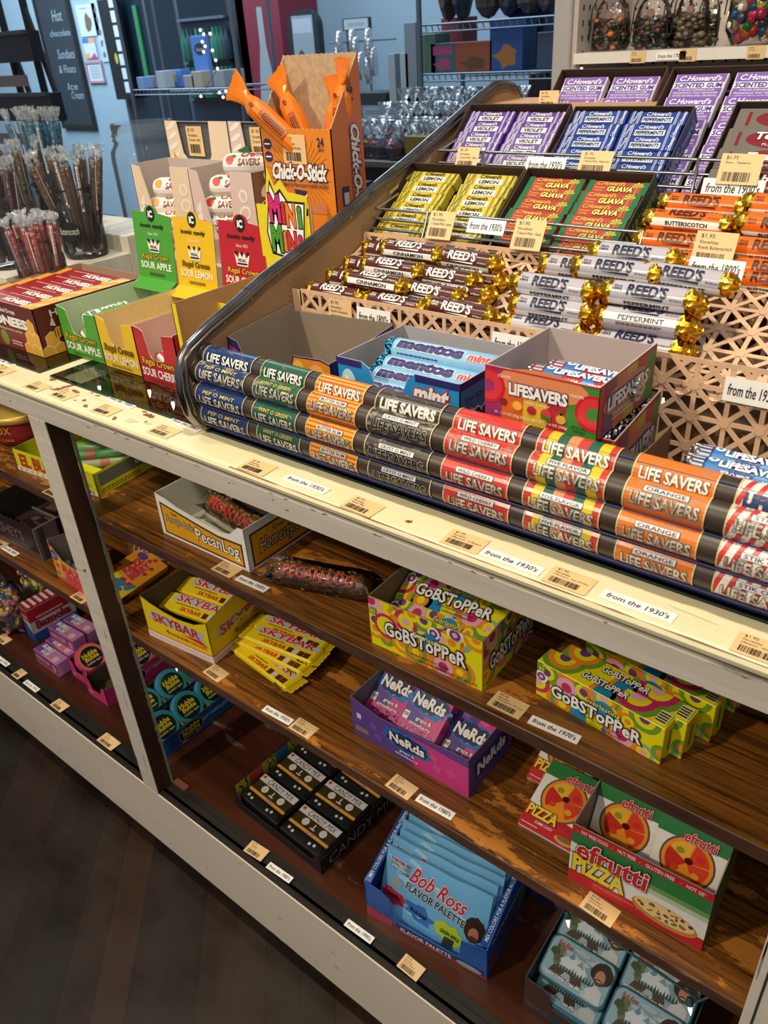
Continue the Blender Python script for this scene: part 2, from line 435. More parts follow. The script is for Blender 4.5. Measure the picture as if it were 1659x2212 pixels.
for i, (u, v, rx, ry, rot, m) in enumerate(((114, 820, .0060, .0035, 0, STAIN), (128, 841, .013, .0045, 28, STAIN), (150, 834, .012, .003, 60, STAIN), (164, 846, .010, .0035, -10, STAIN), (182, 865, .004, .0025, 0, STAIN), (162, 865, .003, .0012, 0, STAIN),
        (185, 877, .005, .003, -20, STAIN), (199, 849, .004, .001, 10, STAIN), (247, 904, .006, .003, -40, STAIN), (322, 898, .0105, .0042, 0, STAIN), (312, 890, .004, .002, 0, STAIN), (284, 909, .010, .0045, 0, GREYP), (318, 914, .007, .003, 0, GREYP), (315, 911, .002, .0015, 0, STAIN),
        (883, 1127, .0035, .0022, 20, STAIN), (6, 790, .006, .0018, 0, STAIN), (211, 855, .005, .0012, 10, GROOVE), (1410, 1318, .012, .0006, -8, GREYP), (1500, 1330, .02, .0008, -4, GREYP))):
    p = onz(u, v, ZL); blob(b, SL, p.x, p.y, rx, ry, m, rot, i)
rl_ = random.Random(6); b.tube([(-.62 + .02 * k, -.0066, 1.0708 + rl_.uniform(-.0002, .0002)) for k in range(40)], .0007, M('#8a5a38', .6), 5, taper=[rl_.uniform(.3, 1.2) for k in range(40)])
cbuild(b, 'ledge', 'cream painted ledge with chipped brown patches')
# fascia below the nose, with the dark groove between
b = MB()
b.box((X0, .006, 1.050), (X1, .03, 1.060), GROOVE)
b.bev((X0, 0, 1.0237), (X1, .028, 1.0515), .0012, PALE)
SF = Pl((0, 0, 1.0237), (1, 0, 0), (0, 0, 1))
rnd = random.Random(5)
for k in range(46): blob(b, SF, rnd.uniform(-1.3, 0), rnd.choice((.001, .027, .0265, .014, .02)) + rnd.uniform(-.001, .001), rnd.uniform(.001, .004), rnd.uniform(.0003, .0009), M('#6b5140', .7), rnd.uniform(-12, 12), k, 1, 9)
cbuild(b, 'fascia_board')
# posts
for k, (xa, xb) in enumerate(((-1.068, -1.0245), (-.0192, .03))):
    b = MB()
    b.box((xa, .0015, DK), (xb, .0315, 1.0237), DARKW)
    b.bev((xa, 0, DK - .001), (xb - (.013 if k == 0 else 0), .004, 1.0237), .001, PALE)
    if k == 0:
        b.bev((xb - .0115, -.0004, DK), (xb + .0003, .003, 1.0237), .0012, PALE)
    else:
        b.box((xa + .0085, -.0006, DK), (xa + .0105, .001, 1.0237), GROOVE)
    for j in range(16):
        z = rnd.uniform(.3, 1); blob(b, Pl((0, 0, 0), (1, 0, 0), (0, 0, 1)), rnd.choice((xb - .0125, xa + .002)), z, .0007, rnd.uniform(.004, .03), M('#8d8072', .7), 0, j, 2, 9)
    if k == 0: b.ball((xb - .013, -.001, .765), .0022, M('#5a3320', .6), 8)
    cbuild(b, 'post')
b = MB(); b.box((-1.0235, .0316, .252), (-1.0195, .0350, 1.02), M('#78806f', .25)); cbuild(b, 'glass_edge', 'grey-green edge of a glass pane beside the post')
# base board
b = MB()
b.bev((X0, 0, .0685), (X1, .02, .247), .0015, BOARD)
SB = Pl((0, 0, 0), (1, 0, 0), (0, 0, 1))
for k in range(40): blob(b, SB, rnd.uniform(-1.6, -.5), rnd.uniform(.075, .24), rnd.uniform(.001, .007), rnd.uniform(.0004, .0012), M('#7d6a58', .7), rnd.uniform(-8, 8), k, 1, 9)
for k in range(60): blob(b, SB, rnd.uniform(-1.7, -.3), .0688 + rnd.uniform(0, .001), rnd.uniform(.003, .012), rnd.uniform(.0006, .002), M('#4a3a2c', .8), rnd.uniform(-3, 3), k, 1, 9)
cbuild(b, 'base_board')
b = MB(); b.box((X0, .06, 0), (X1, .08, .0685), M('#1a120d', .7)); cbuild(b, 'toe_kick')
# dark track rail along the front of the deck
b = MB()
for y0, y1, z in ((.002, .0095, .2475), (.0095, .0115, .2505), (.0115, .0285, .2470), (.0285, .0305, .2505), (.0305, .043, .2478)): b.box((X0, y0, .23), (X1, y1, z), RAILW)
cbuild(b, 'track_rail', 'dark grooved track rail')
b = MB()
b.box((-1.02, .033, .2478), (-.985, .0455, .2545), M('#6b4030', .5)); cbuild(b, 'stop_block')
b = MB(); b.box((X0, .043, .225), (X1, .62, .2465), DECKW); cbuild(b, 'deck')
for nme, z in (('upper', S1), ('lower', S2)):
    b = MB()
    xs = -1.005 if nme == 'lower' else X0
    b.box((X0, .0355, z - .019), (X1, .6, z), SHELFW)
    b.bev((X0, .0345, z - .0185), (X1, .0375, z - .0006), .0008, SHELFE)
    rnd = random.Random(3 if nme == 'upper' else 8)
    S = Pl((0, 0, z), (1, 0, 0), (0, 1, 0))
    cbuild(b, 'shelf')
b = MB(); b.box((X0, .60, .0685), (X1, .62, 1.06), M('#241509', .6)); cbuild(b, 'back_panel')
for xa in (X0, X1 - .02):
    b = MB(); b.box((xa, .03, .0685), (xa + .02, .6, 1.05), DARKW); cbuild(b, 'end_panel')
# top frame and glass panes
GTOP = glass('counter_glass', (.80, .88, .84), 1.5, .015)
b = MB()
b.box((X0, .033, 1.050), (X1, .0395, 1.066), M('#3f4c3c', .6))
b.box((-1.0765, .039, 1.046), (-1.0505, .84, 1.0715), CREAM)
b.box((X0, .80, .0685), (X1, .84, 1.066), DARKW)
cbuild(b, 'top_frame')
for xa, xb in ((X0, -1.0775), (-1.0495, X1)):
    b = MB()
    b.poly([(xa, .040, ZT), (xb, .040, ZT), (xb, .84, ZT), (xa, .84, ZT)], GTOP)
    b.poly([(xa, .0398, 1.066), (xb, .0398, 1.066), (xb, .0398, ZT), (xa, .0398, ZT)], GREENGL)
    b.poly([(xa, .0398, 1.0732), (xb, .0398, 1.0732), (xb, .0455, ZT + .0001), (xa, .0455, ZT + .0001)], GREENGL)
    if xb < -1: b.poly([(xb, .04, 1.066), (xb, .84, 1.066), (xb, .84, ZT), (xb, .04, ZT)], GREENGL)
    else: b.poly([(xa, .84, 1.066), (xa, .04, 1.066), (xa, .04, ZT), (xa, .84, ZT)], GREENGL)
    cbuild(b, 'glass_pane', 'green-edged glass pane of the counter top')
# ================================================================== price tags and era cards
TAGC, TAGC2, INK, CARDW = M('#e4c08a', .6), M('#e0b66c', .6), M('#2b2520', .6), M('#f6f4ee', .6)
def price_tag(mx, label, lines, wd=.0385, ht=.0235, group=None, parent=None, name='price_tag', c=TAGC):
    b = MB(); b.box((-wd / 2, -ht / 2, 0), (wd / 2, ht / 2, .0005), c)
    S = Pl((-wd / 2, -ht / 2, .0005), (1, 0, 0), (0, 1, 0))
    y = ht * .80
    for i, t in enumerate(lines):
        h = ht * (.125 if i == 0 else .095); b.text(S, t, wd * .12, y, min(wd * .8, h * .62 * len(t)), h, INK, 1); y -= ht * .15
    b.bars(S, wd * .12, ht * .10, wd * .66, ht * .30, INK)
    if parent: return b.build(name, parent, mx, label)
    return b.build(name, None, mx, label, 'price tag', group)
def era_card(mx, label, t, wd=.054, ht=.0125):
    b = MB(); b.box((-wd / 2, -ht / 2, 0), (wd / 2, ht / 2, .0005), CARDW)
    S = Pl((-wd / 2, -ht / 2, .0005), (1, 0, 0), (0, 1, 0))
    b.text(S, t, wd * .07, ht * .26, wd * .86, ht * .5, INK, 1, .012, .12)
    return b.build('era_card', None, mx, label, 'era card')
NV = 'Novelties'
flat_tags = [  # z plane, pixel, turn, kind, text, label
 (ZL, 6, 801, -4, 'p', ('$2.25', NV, 'Honees'), 'kraft price tag on the cream ledge, cut by the left photo edge'),
 (ZL, 80, 835, 0, 'p', ('$1.95', NV, 'Sour Apple'), 'kraft price tag on the ledge just left of the biggest paint chip'),
 (ZL, 138, 853, -3, 'p', ('$1.95', NV, 'Sour Lemon'), 'kraft price tag lying over the biggest brown paint chip'),
 (ZL, 229, 886, 2, 'p', ('$1.95', NV, 'Sour Cherry'), 'kraft price tag on the ledge under the first 1930s card'),
 (ZL, 354, 932, 0, 'p', ('$2.25', NV, 'Mini Mini Chicles'), 'kraft price tag on the ledge in front of the chrome case corner'),
 (ZL, 556, 1010, 2, 'p', ('$1.95', NV, 'Mentos Fruit'), 'curled kraft price tag on the ledge under the green embossed rolls'),
 (ZL, 783, 1094, -2, 'p', ('$1.95', NV, 'Mentos Mint'), 'kraft price tag on the ledge under the dark brown embossed rolls'),
 (ZL, 1004, 1170, 2, 'p', ('$1.95', NV, 'Lifesavers - 5 Flavors'), 'kraft price tag on the ledge under the five-colour embossed rolls'),
 (ZL, 1230, 1254, 0, 'p', ('$1.95', NV, 'Lifesavers - Pep-O-Mint'), 'kraft price tag on the ledge below the orange embossed rolls'),
 (ZL, 1647, 1405, 0, 'p', ('$1.95', NV, 'Lifesavers - Wint O Green'), 'kraft price tag on the ledge, cut by the right photo edge'),
 (S1, 118, 1063, 0, 'p', ('$1.65', NV, 'Bubble Cigars'), 'price tag half hidden behind the white post on the upper shelf'),
 (S1, 490, 1230, 0, 'p', ('$2.25', NV, 'Pecan Log'), 'kraft price tag under the white and yellow log carton'),
 (S1, 1098, 1523, 0, 'p', ('$2.25', NV, 'Gobstoppers 1.77oz box'), 'kraft price tag on the upper shelf between ringed carton and white card'),
 (S2, 4, 1172, 0, 'p', ('$2.25', NV, 'Chocolate'), 'price tag on lower shelf at far left beside a dark carton'),
 (S2, 176, 1290, 0, 'p', ('$1.75', NV, 'Razzles'), 'price tag half behind the white post on the lower shelf'),
 (S2, 467, 1454, -3, 'p', ('$2.25', NV, 'Sky Bar'), 'kraft price tag under the front corner of the yellow bar carton'),
 (S2, 656, 1573, 0, 'p', ('$2.25', NV, 'Sky Bar - Classic'), 'kraft price tag right of a card below the loose yellow bars'),
 (S2, 868, 1700, -3, 'p', ('$2.50', NV, 'Nerds'), 'kraft price tag on the shelf edge below the purple and pink carton'),
 (S2, 1296, 1964, -4, 'p', ('$1.65', NV, 'Gummy Pizzas'), 'kraft price tag leaning against the big green and red carton'),
 (.2508, 42, 1456, 0, 'q', ('$2.25', NV), 'narrow price tag on the dark rail left of the white card'),
 (.2508, 235, 1602, 0, 'r', ('$1.95', NV, 'Bubble Tape'), 'price tag on the rail directly left of the white post'),
 (.2508, 129, 1524, 0, 'p', ('$1.95', NV, 'Gum Rolls'), 'price tag on the rail right of the white card, left section'),
 (.2508, 554, 1838, 4, 'p', ('$2.95', NV, 'Candy Mix'), 'kraft price tag on the rail in front of the black cassette carton'),
 (.2508, 888, 2090, -2, 'p', ('$4.95', NV, 'Flavor Palette'), 'kraft price tag on the rail in front of the blue pouch carton'),
 (DK + .0004, 8, 1381, 0, 'p', ('$1.95', NV), 'price tag on the deck under the bags of wrapped gum'),
 (ZL, 10, 782, 0, 'e', "from the 1930's", 'white card on ledge at the far left photo edge'),
 (ZL, 262, 869, -2, 'e', "from the 1930's", 'white card against the counter glass below the cherry red carton'),
 (ZL, 402, 918, -2, 'e', "from the 1900's", 'white 1900s card tucked under the chrome case corner'),
 (ZL, 661, 1046, 0, 'e', "from the 1930's", 'white 1930s card on the ledge below the orange striped rolls'),
 (ZL, 1104, 1213, 0, 'e', "from the 1930's", 'white 1930s card between two price tags under the five-colour rolls'),
 (ZL, 1377, 1309, 0, 'e', "from the 1930's", 'curled white 1930s card on the ledge, rightmost of its row'),
 (S1, 545, 1261, 2, 'e', "from the 1930's", 'white 1930s card on the shelf left of the unwrapped nut log'),
 (S1, 1197, 1576, 3, 'e', "from the 1970's", 'white 1970s card on the upper shelf edge'),
 (S2, 22, 1190, 0, 'e', "from the 1890's", 'white card on the lower shelf below the dark brown carton'),
 (S2, 600, 1545, 2, 'e', "from the 1930's", 'white 1930s card on the lower shelf below the loose yellow bars'),
 (S2, 940, 1743, 2, 'e', "from the 1980's", 'white 1980s card on the lower shelf edge'),
 (.2508, 5, 1428, 0, 'e', "from the 1950's", 'white card on the rail at the far left photo edge'),
 (.2508, 68, 1482, 0, 'e', "from the 1970's", 'white card on the rail between two tags, left section'),
 (.2508, 604, 1885, 2, 'e', "from the 1980's", 'white card on the rail below the black cassette carton'),
 (.2508, 776, 2012, 1, 'e', "from the 1990's", 'white 1990s card on the rail, the lowest card in view'),
]
for z, u, v, deg, k, t, lab in flat_tags:
    z += .0004; p = onz(u, v, z)
    if k == 'e': era_card(turn(p, deg), lab, t, .058 if z > 1 else .054, .0128)
    elif k == 'q': price_tag(turn(p, deg), lab, t, .028, .026)
    elif k == 'r': price_tag(turn(p, deg), lab, t, .05, .0255)
    else: price_tag(turn(p, deg), lab, t, .041 if z < S2 and u < 600 else .0385, .0245)
# ================================================================== cartons: helper
def carton(b, w, d, hf, hb, mo, mi, fo=None, ro=None, lo=None, bo=None, t=.0013, floor=True):
    F, R = Pl((0, 0, 0), (1, 0, 0), (0, 0, 1)), Pl((w, 0, 0), (0, 1, 0), (0, 0, 1))
    L, B = Pl((0, d, 0), (0, -1, 0), (0, 0, 1)), Pl((w, d, 0), (-1, 0, 0), (0, 0, 1))
    b.prism(F, fo or [(0, 0), (w, 0), (w, hf), (0, hf)], t, mo, mi)
    b.prism(R, ro or [(0, 0), (d, 0), (d, hb), (0, hf)], t, mo, mi)
    b.prism(L, lo or [(0, 0), (d, 0), (d, hf), (0, hb)], t, mo, mi)
    b.prism(B, bo or [(0, 0), (w, 0), (w, hb), (0, hb)], t, mo, mi)
    if floor: b.box((.0002, .0002, 0), (w - .0002, d - .0002, .0015), mi)
    return F, R, L, B
def seat(FL, FR, z):
    """pose of a thing standing on height z from the pixels of its two front bottom corners"""
    a, c = onz(*FL, z), onz(*FR, z)
    return frame(a, c - a), (c - a).length
def on(mx, x, y, z, deg=0, tilt=0, roll=0): return mx @ turn((x, y, z), deg, tilt, roll)
# ------------------------------------------------------------------ nut logs and their carton
BROWN = M('#4a2c16', .5)
mx, w = seat((352.9, 1150), (541, 1237), S1)
b = MB(); d, h = .19, .068
GOLD = M('#e3a41c', .45)
WC = M('#efece4', .55)
fo = [(0, 0), (w, 0), (w, h), (w - .012, h - .001), (w - .03, h - .017), (w * .75, h - .020), (w * .5, h - .016), (w * .25, h - .010), (.025, h - .004), (0, h)]
F, R, L, B = carton(b, w, d, h, h, WC, M('#c9c3b0', .7), fo)
for S, ln in ((F, w), (R, d)):
    hh = .048 if S is F else .056
    if S is F:
        b.flat(S, [(.008, .004), (w - .008, .004), (w - .008, hh - .006), (w * .7, hh - .008), (w * .5, hh - .004), (.008, hh + .008)], BROWN, 1)
        b.flat(S, [(.011, .007), (w - .011, .007), (w - .011, hh - .009), (w * .7, hh - .011), (w * .5, hh - .007), (.011, hh + .005)], GOLD, 1.6)
    else:
        b.rect(S, .008, .004, ln - .008, hh, BROWN, 1); b.rect(S, .011, .007, ln - .011, hh - .003, GOLD, 1.6)
b.text(F, 'PecanLog', .082, .011, .088, .026, M('#f4f1ea', .5), 4, .015, 0, BROWN, .06)
b.text(F, 'Homestyle Candies', .016, .024, .062, .014, M('#e8d9b0', .5), 4, 0, .3, BROWN, .06)
b.text(F, 'Quax', .03, .040, .014, .006, BROWN, 3)
b.text(R, 'Homestyle Candies', .022, .014, .14, .026, M('#e8d9b0', .5), 4, 0, .3, BROWN, .06)
b.text(R, 'Quax', .05, .041, .022, .008, BROWN, 3)
b.build('carton', None, mx, 'white carton with yellow brown-edged panels holding one nut log', 'box')
FILM = glass('clear_film', (.99, .985, .98), 1.5, .09, 0, (1, 1, 1), 70)
def nut_log(mx, label):
    t = thing('nut_log', mx, label, 'candy log', 'wrapped nut logs')
    b = MB(); N1, N2, N3 = M('#8e6038', .5), M('#c2925a', .5), M('#6e4828', .5)
    prof = [(.004, -.066), (.014, -.064), (.0168, -.055), (.0168, .055), (.014, .064), (.004, .066)]
    b.lathe(prof, N3, 14, Matrix.Translation((0, 0, .0175)) @ Matrix.Rotation(math.pi / 2, 4, 'Y'))
    r = random.Random(4)
    for k in range(260):
        a = r.uniform(0, 6.28); x = r.uniform(-.063, .063)
        b.ball((x, .0158 * math.cos(a), .0175 + .0158 * math.sin(a)), r.uniform(.0018, .0034), r.choice((N1, N2, N2, N1, N3)), 5, (1.3, 1, .8), .2)
    b.build('nut_roll', t)
    b = MB(); vs = []; fs = []; n = 18; xs = [-.084, -.078, -.07, -.05, -.03, 0, .03, .05, .066, .074, .08]; rr = [.0195, .018, .0192, .0198, .0194, .0198, .0194, .0197, .019, .017, .0185]
    for x, q in zip(xs, rr):
        for k in range(n):
            a = 2 * math.pi * k / n; fl = .35 if abs(x) > .072 else 1; z = .0196 + q * math.sin(a) * fl * r.uniform(.97, 1.03)
            vs.append((x + (r.uniform(-.003, .003) if fl < 1 else 0), q * (1.25 if fl < 1 else 1) * math.cos(a), max(.0004, z)))
    for i in range(len(xs) - 1):
        for k in range(n): fs.append((i * n + k, i * n + (k + 1) % n, (i + 1) * n + (k + 1) % n, (i + 1) * n + k))
    b.mesh(vs, fs, FILM, True)
    S = Cy((-.048, 0, .0196), (1, 0, 0), (0, -.82, .57), .0202)
    b.text(S, 'PECAN LOG', 0, -.004, .098, .015, M('#c4242c', .4), 1, .01)
    b.build('clear_wrapper', t, None, 'clear crinkled film printed in red')
    return t
a, c = onz(585, 1252, S1), onz(822, 1298, S1)
log0 = nut_log(frame((a + c) / 2, c - a), 'nut log in clear film lying loose between the two cartons')
dup(log0, on(mx, .105, .06, .012, -8), 'nut log lying inside the white and yellow carton')
# ------------------------------------------------------------------ ringed yellow candy boxes
GY, GG, GO, GP, GB, GV, GPK, GT = [M(c, .4) for c in ('#e8dc10', '#6f9a2c', '#e98a25', '#c42a62', '#1f86b4', '#6a3a86', '#e6a9b8', '#7fb0a0')]
RINGS = [(GO, GY, GO), (GP, GY, GPK), (GG, GY, GV), (GT, GY, GPK), (GO, GPK, GP), (GV, WHITE, GV, GPK), (GO, GG, GO, GY), (GB,), (GG, GO)]
def ringed(b, S, w, h, n, seed, s0=.012, s1=.026):
    r = random.Random(seed); b.clip = (.0004, .0004, w - .0004, h - .0004)
    for k in range(n): b.rings(S, r.uniform(0, w), r.uniform(0, h), r.uniform(s0, s1) * .8, r.choice(RINGS), .6 + k * .05)
    b.clip = None
def gob_text(b, S, w, h, x=.14, y=.26):
    b.ell(S, w * .56, h * .62, w * .085, h * .24, GB, 5, 18)
    b.text(S, 'Everlasting', w * .42, h * .60, w * .27, h * .17, M('#f4e66a', .4), 8, .012, 0, BLACK, .05)
    b.text(S, 'GoBSToPPeR', w * x, h * y, w * .72, h * .34, M('#f3f1ea', .4), 8, .03, 0, BLACK, .09)
    b.text(S, 'jawbreakers that change', w * .38, h * .16, w * .34, h * .075, BLACK, 6)
    b.text(S, 'colors and flavors!', w * .45, h * .07, w * .26, h * .075, BLACK, 6)
    b.rect(S, w * .02, h * .78, w * .075, h * .95, GG, 6); b.text(S, '60', w * .025, h * .82, w * .045, h * .1, M('#f4e66a', .4), 7)
def gob_box(mx, label, w=.143, d=.024, h=.047):
    b = MB(); b.bev((0, 0, 0), (w, d, h), .0006, GY)
    F, T, R = Pl((0, 0, 0), (1, 0, 0), (0, 0, 1)), Pl((0, 0, h), (1, 0, 0), (0, 1, 0)), Pl((w, 0, 0), (0, 1, 0), (0, 0, 1))
    ringed(b, F, w, h, 22, 3); gob_text(b, F, w, h)
    b.clip = (0, 0, w, d)
    b.rings(T, w * .14, d * .9, .024, (GG, GO, GY, GV), 1); b.rings(T, w * .72, d * .9, .028, (GG, GP, GY, GPK), 1.2); b.rings(T, w * .52, d * .15, .014, (GO, GB, GB), 1.2); b.clip = None
    b.text(T, 'GoBSToPPeR', w * .32, d * .35, w * .36, d * .4, M('#f3f1ea', .4), 6, .03, 0, BLACK, .09)
    b.rect(T, w * .9, d * .15, w * .985, d * .85, M('#e9e29a', .5), 4); b.lines(T, w * .905, d * .2, w * .07, d * .6, 4, BLACK, 5)
    b.lines(Pl((w, d * .62, h * .2), (0, 0, 1), (0, -1, 0)), 0, 0, h * .6, d * .22, 2, BLACK, 1)
    b.flat(R, [(0, 0), (d * .5, 0), (0, h * .2)], GP, 1)
    return b.build('candy_box', None, mx, label, 'candy box', 'yellow ringed candy boxes')
mx, w = seat((1157, 1498), (1425, 1653), S1)
g0 = gob_box(mx, 'yellow ringed candy box standing nearest the shelf edge, right of the card')
for (u, v), lab in (((1470, 1641), 'yellow ringed candy box second from front of its standing row'), ((1531, 1604), 'yellow ringed candy box third in the row, partly under the fascia'), ((1585, 1541), 'yellow ringed candy box hindmost of the standing row')):
    p = onz(u, v, S1); mm = frame(p, mx.col[0].xyz); dup(g0, frame(mm @ V((-.143, 0, 0)), mx.col[0].xyz), lab)
# tray carton of the same candy
mx, w = seat((803, 1388), (1043, 1494), S1)
b = MB(); d, h = .115, .069
F, R, L, B = carton(b, w, d, h, h, GY, M('#8f7d55', .7))
ringed(b, F, w, h, 34, 9); b.ell(F, w * .16, h * .52, .017, .017, GP, 3, 18); b.ell(F, w * .16, h * .52, .013, .013, GY, 3.5, 18); gob_text(b, F, w, h * .86, .15, .40)
b.text(F, 'TOTAL NET WT 42.5 OZ', w * .6, .004, w * .36, .004, BLACK, 6)
ringed(b, R, d, h, 26, 12); b.text(R, 'GoBSToPPeR', d * .1, h * .3, d * .8, h * .32, M('#f3f1ea', .4), 8, .03, 0, BLACK, .09)
b.build('carton', None, mx, 'open yellow ringed carton with flat candy boxes inside', 'box')
g = dup(g0, on(mx, .004, .108, .028, 0, 0) @ Matrix.Rotation(math.radians(-78), 4, 'X') @ Matrix.Translation((0, -.026, 0)), 'yellow ringed candy box lying on top inside the ringed carton')
g.matrix_world = on(mx, .0035, .046, .040, 0, -66); g.scale = (.985, 1, 1)
g = dup(g0, on(mx, .0035, .010, .020, 0, -62), 'yellow ringed candy box lower down at the front inside the ringed carton'); g.scale = (.985, 1, 1)
# ------------------------------------------------------------------ yellow chocolate bars
SY, SR, SS = M('#ecd018', .4), M('#d3202a', .4), M('#a9bfcc', .4)
def sky_bar(mx, label, group='yellow chocolate bars'):
    t = thing('chocolate_bar', mx, label, 'chocolate bar', group)
    w, d, h = .132, .037, .012
    b = MB(); b.bev((0, 0, 0), (w, d, h), .003, SY)
    T = Pl((0, 0, h), (1, 0, 0), (0, 1, 0))
    b.flat(T, [(.006, .020), (.128, .020), (.128, .0345), (.014, .0345), (.010, .028)], SS, 1)
    b.text(T, 'SKYBAR', .016, .0205, .106, .0135, SR, 3, .02, .1, M('#f0ede4', .5), .05)
    b.lines(T, .02, .0155, .05, .003, 1, BLACK, 1)
    F = Pl((0, 0, 0), (1, 0, 0), (0, 0, 1))
    b.text(T, 'SKYBAR', .034, .004, .044, .008, SR, 2, .02, .1)
    CH = M('#5a2d17', .35); 
    for k in range(4): b.rect(T, .082 + k * .0105, .003, .0915 + k * .0105, .0135, CH if k != 1 else M('#d9cfc0', .4), 2 + k * .1)
    b.text(F, '4in1', .104, .003, .02, .006, BLACK, 2, .02)
    b.build('wrapper', t)
    for s in (-1, 1):
        b = MB(); x0 = 0 if s < 0 else w; P = []
        n = 9; x1 = x0 + s * .011
        vs = [(x0, .001, .006), (x0, d - .001, .006)]
        for k in range(n): vs.append((x1 + (k % 2) * s * .0015, d - .001 - (d - .002) * k / (n - 1), .007))
        f = list(range(len(vs))); b.poly([vs[i] for i in (f if s > 0 else f)], SY)
        for q in range(4): b.poly([(x0 + s * (.002 + q * .0023), .002, .0072), (x0 + s * (.0028 + q * .0023), .002, .0072), (x0 + s * (.0028 + q * .0023), d - .002, .0076), (x0 + s * (.002 + q * .0023), d - .002, .0076)], M('#c9a90c', .5))
        b.build('crimped_end', t)
    return t
mxS, w = seat((324, 1371.5), (464, 1435), S2)
b = MB(); d, h = .168, .083
INB = M('#5b4a33', .75)
fo = [(0, 0), (w, 0), (w, h * .98), (w * .8, h * .82), (w * .55, h * .78), (w * .35, h * .82), (w * .15, h * .9), (0, h)]
F, R, L, B = carton(b, w, d, h, h * .9, SY, INB, fo, [(0, 0), (d, 0), (d, h * .9), (d * .55, h * 1.0), (d * .42, h * 1.12), (0, h * .98)])
CRIM = M('#e7ddd5', .5)
for S, ln in ((F, w), (R, d)):
    b.rect(S, 0, 0, ln, h * .17, CRIM, 1); b.rect(S, 0, h * .17, ln, h * .19, SR, 1)
    for k in range(26): b.rect(S, ln * (.04 + k * .036), h * .06, ln * (.06 + k * .036), h * .1, M('#e8a9a2', .5), 2)
    b.flat(S, [(ln * .05, h * .50), (ln * .95, h * .46), (ln * .89, h * .58), (ln * .95, h * .68), (ln * .1, h * .72), (ln * .13, h * .6)], SS, 1)
    b.text(S, 'SKYBAR', ln * .14, h * .48, ln * .72, h * .23, SR, 3, .02, 0, None)
    b.flat(S, [(ln * .55, h * .43), (ln * .97, h * .36), (ln * .85, h * .47)], SR, 2)
    b.text(S, '4', ln * .32, h * .28, ln * .04, h * .12, SR, 2, .03); b.text(S, 'FLAVORS IN MILK CHOCOLATE', ln * .37, h * .28, ln * .56, h * .08, SR, 2, .01)
b.build('carton', None, mxS, 'yellow carton with a red name on silver, brown inside, on the lower shelf', 'box')
bar0 = sky_bar(on(mxS, .012, .03, .034, 4, 14), 'yellow chocolate bar at the front inside the yellow carton')
dup(bar0, on(mxS, .014, .072, .040, 3, 14), 'yellow chocolate bar in the middle inside the yellow carton')
dup(bar0, on(mxS, .008, .112, .036, -2, 10), 'yellow chocolate bar at the back inside the yellow carton')
for (A, Bq, z, lab) in (((505, 1415), (614, 1496), S2 + .0005, 'loose yellow chocolate bar lowest in the fanned pile, nearest the edge'), ((515, 1399), (662, 1471), S2 + .0125, 'loose yellow chocolate bar second in the fanned pile'),
        ((527, 1387), (690, 1450), S2 + .025, 'loose yellow chocolate bar third in the fanned pile'), ((548, 1364), (716, 1428), S2 + .025, 'loose yellow chocolate bar hindmost of the fanned pile')):
    a, c = onz(*A, z), onz(*Bq, z); dup(bar0, frame(a, c - a), lab)
# ------------------------------------------------------------------ purple and pink candy boxes
NP, NK, ND, NBL = M('#5b3f8e', .4), M('#cf3a86', .4), M('#1c2a5e', .4), M('#1f6fc0', .4)
def burst(b, S, x, y, rx, ry, m, l, seed, n=30, rough=.16): blob(b, S, x, y, rx, ry, m, 0, seed, l, n, rough)
def nerd_box(mx, label, w=.062, d=.022, h=.088):
    b = MB(); b.bev((0, 0, 0), (w, d, h), .0006, NP)
    F = Pl((0, 0, 0), (1, 0, 0), (0, 0, 1)); b.rect(F, w * .52, 0, w, h, NK, 1); b.rect(F, 0, 0, w, h * .30, NK, 1.2); b.rect(F, 0, h * .2, w * .5, h * .3, NP, 1.4)
    burst(b, F, w * .5, h * .54, w * .52, h * .19, NBL, 2, 2); burst(b, F, w * .5, h * .56, w * .46, h * .15, ND, 3, 5)
    b.text(F, 'NeRds', w * .09, h * .47, w * .82, h * .19, M('#f4f2ee', .4), 6, .04, 0, BLACK, .08)
    b.text(F, 'grape &', w * .36, h * .24, w * .4, h * .075, M('#f4f2ee', .4), 5, .02, 0, BLACK, .06); b.text(F, 'strawberry', w * .25, h * .15, w * .56, h * .075, M('#f4f2ee', .4), 5, .02, 0, BLACK, .06)
    b.rect(F, w * .03, h * .20, w * .17, h * .33, M('#eceae4', .4), 4); b.text(F, '50', w * .05, h * .25, w * .1, h * .05, BLACK, 5, .02)
    r = random.Random(6)
    for k in range(60): b.ell(F, w * r.uniform(.05, .95), h * r.uniform(.02, .13), .0022, .0018, r.choice((NK, M('#e46aa6', .4), NP)), 3, 7)
    for k in range(12): b.ell(F, w * r.uniform(.05, .95), h * r.uniform(.4, .75), .0008, .0008, r.choice((M('#e8d24a', .4), M('#58c2dd', .4))), 4, 7)
    b.rect(F, 0, h * .74, w * .52, h, NP, 1.5)
    for x, y, m in ((.2, .8, '#7a5aa8'), (.36, .9, '#6d4f9c'), (.66, .82, '#e05a9a'), (.85, .86, '#d84a90')): burst(b, F, w * x, h * y, w * .12, h * .06, M(m, .4), 2.5, int(x * 50), 14, .25)
    R = Pl((w, 0, 0), (0, 1, 0), (0, 0, 1)); b.rect(R, 0, 0, d, h, NK, 1); b.rect(R, d * .2, h * .45, d * .8, h * .62, ND, 2)
    return b.build('candy_box', None, mx, label, 'candy box', 'purple and pink candy boxes')
mxN, w = seat((764.5, 1580), (1012.6, 1723.6), S2)
b = MB(); d, h = .105, .068
fo = [(0, 0), (w, 0), (w, h), (w * .85, h * .97), (w * .5, h * .86), (w * .25, h * .82), (w * .06, h * .95), (0, h)]
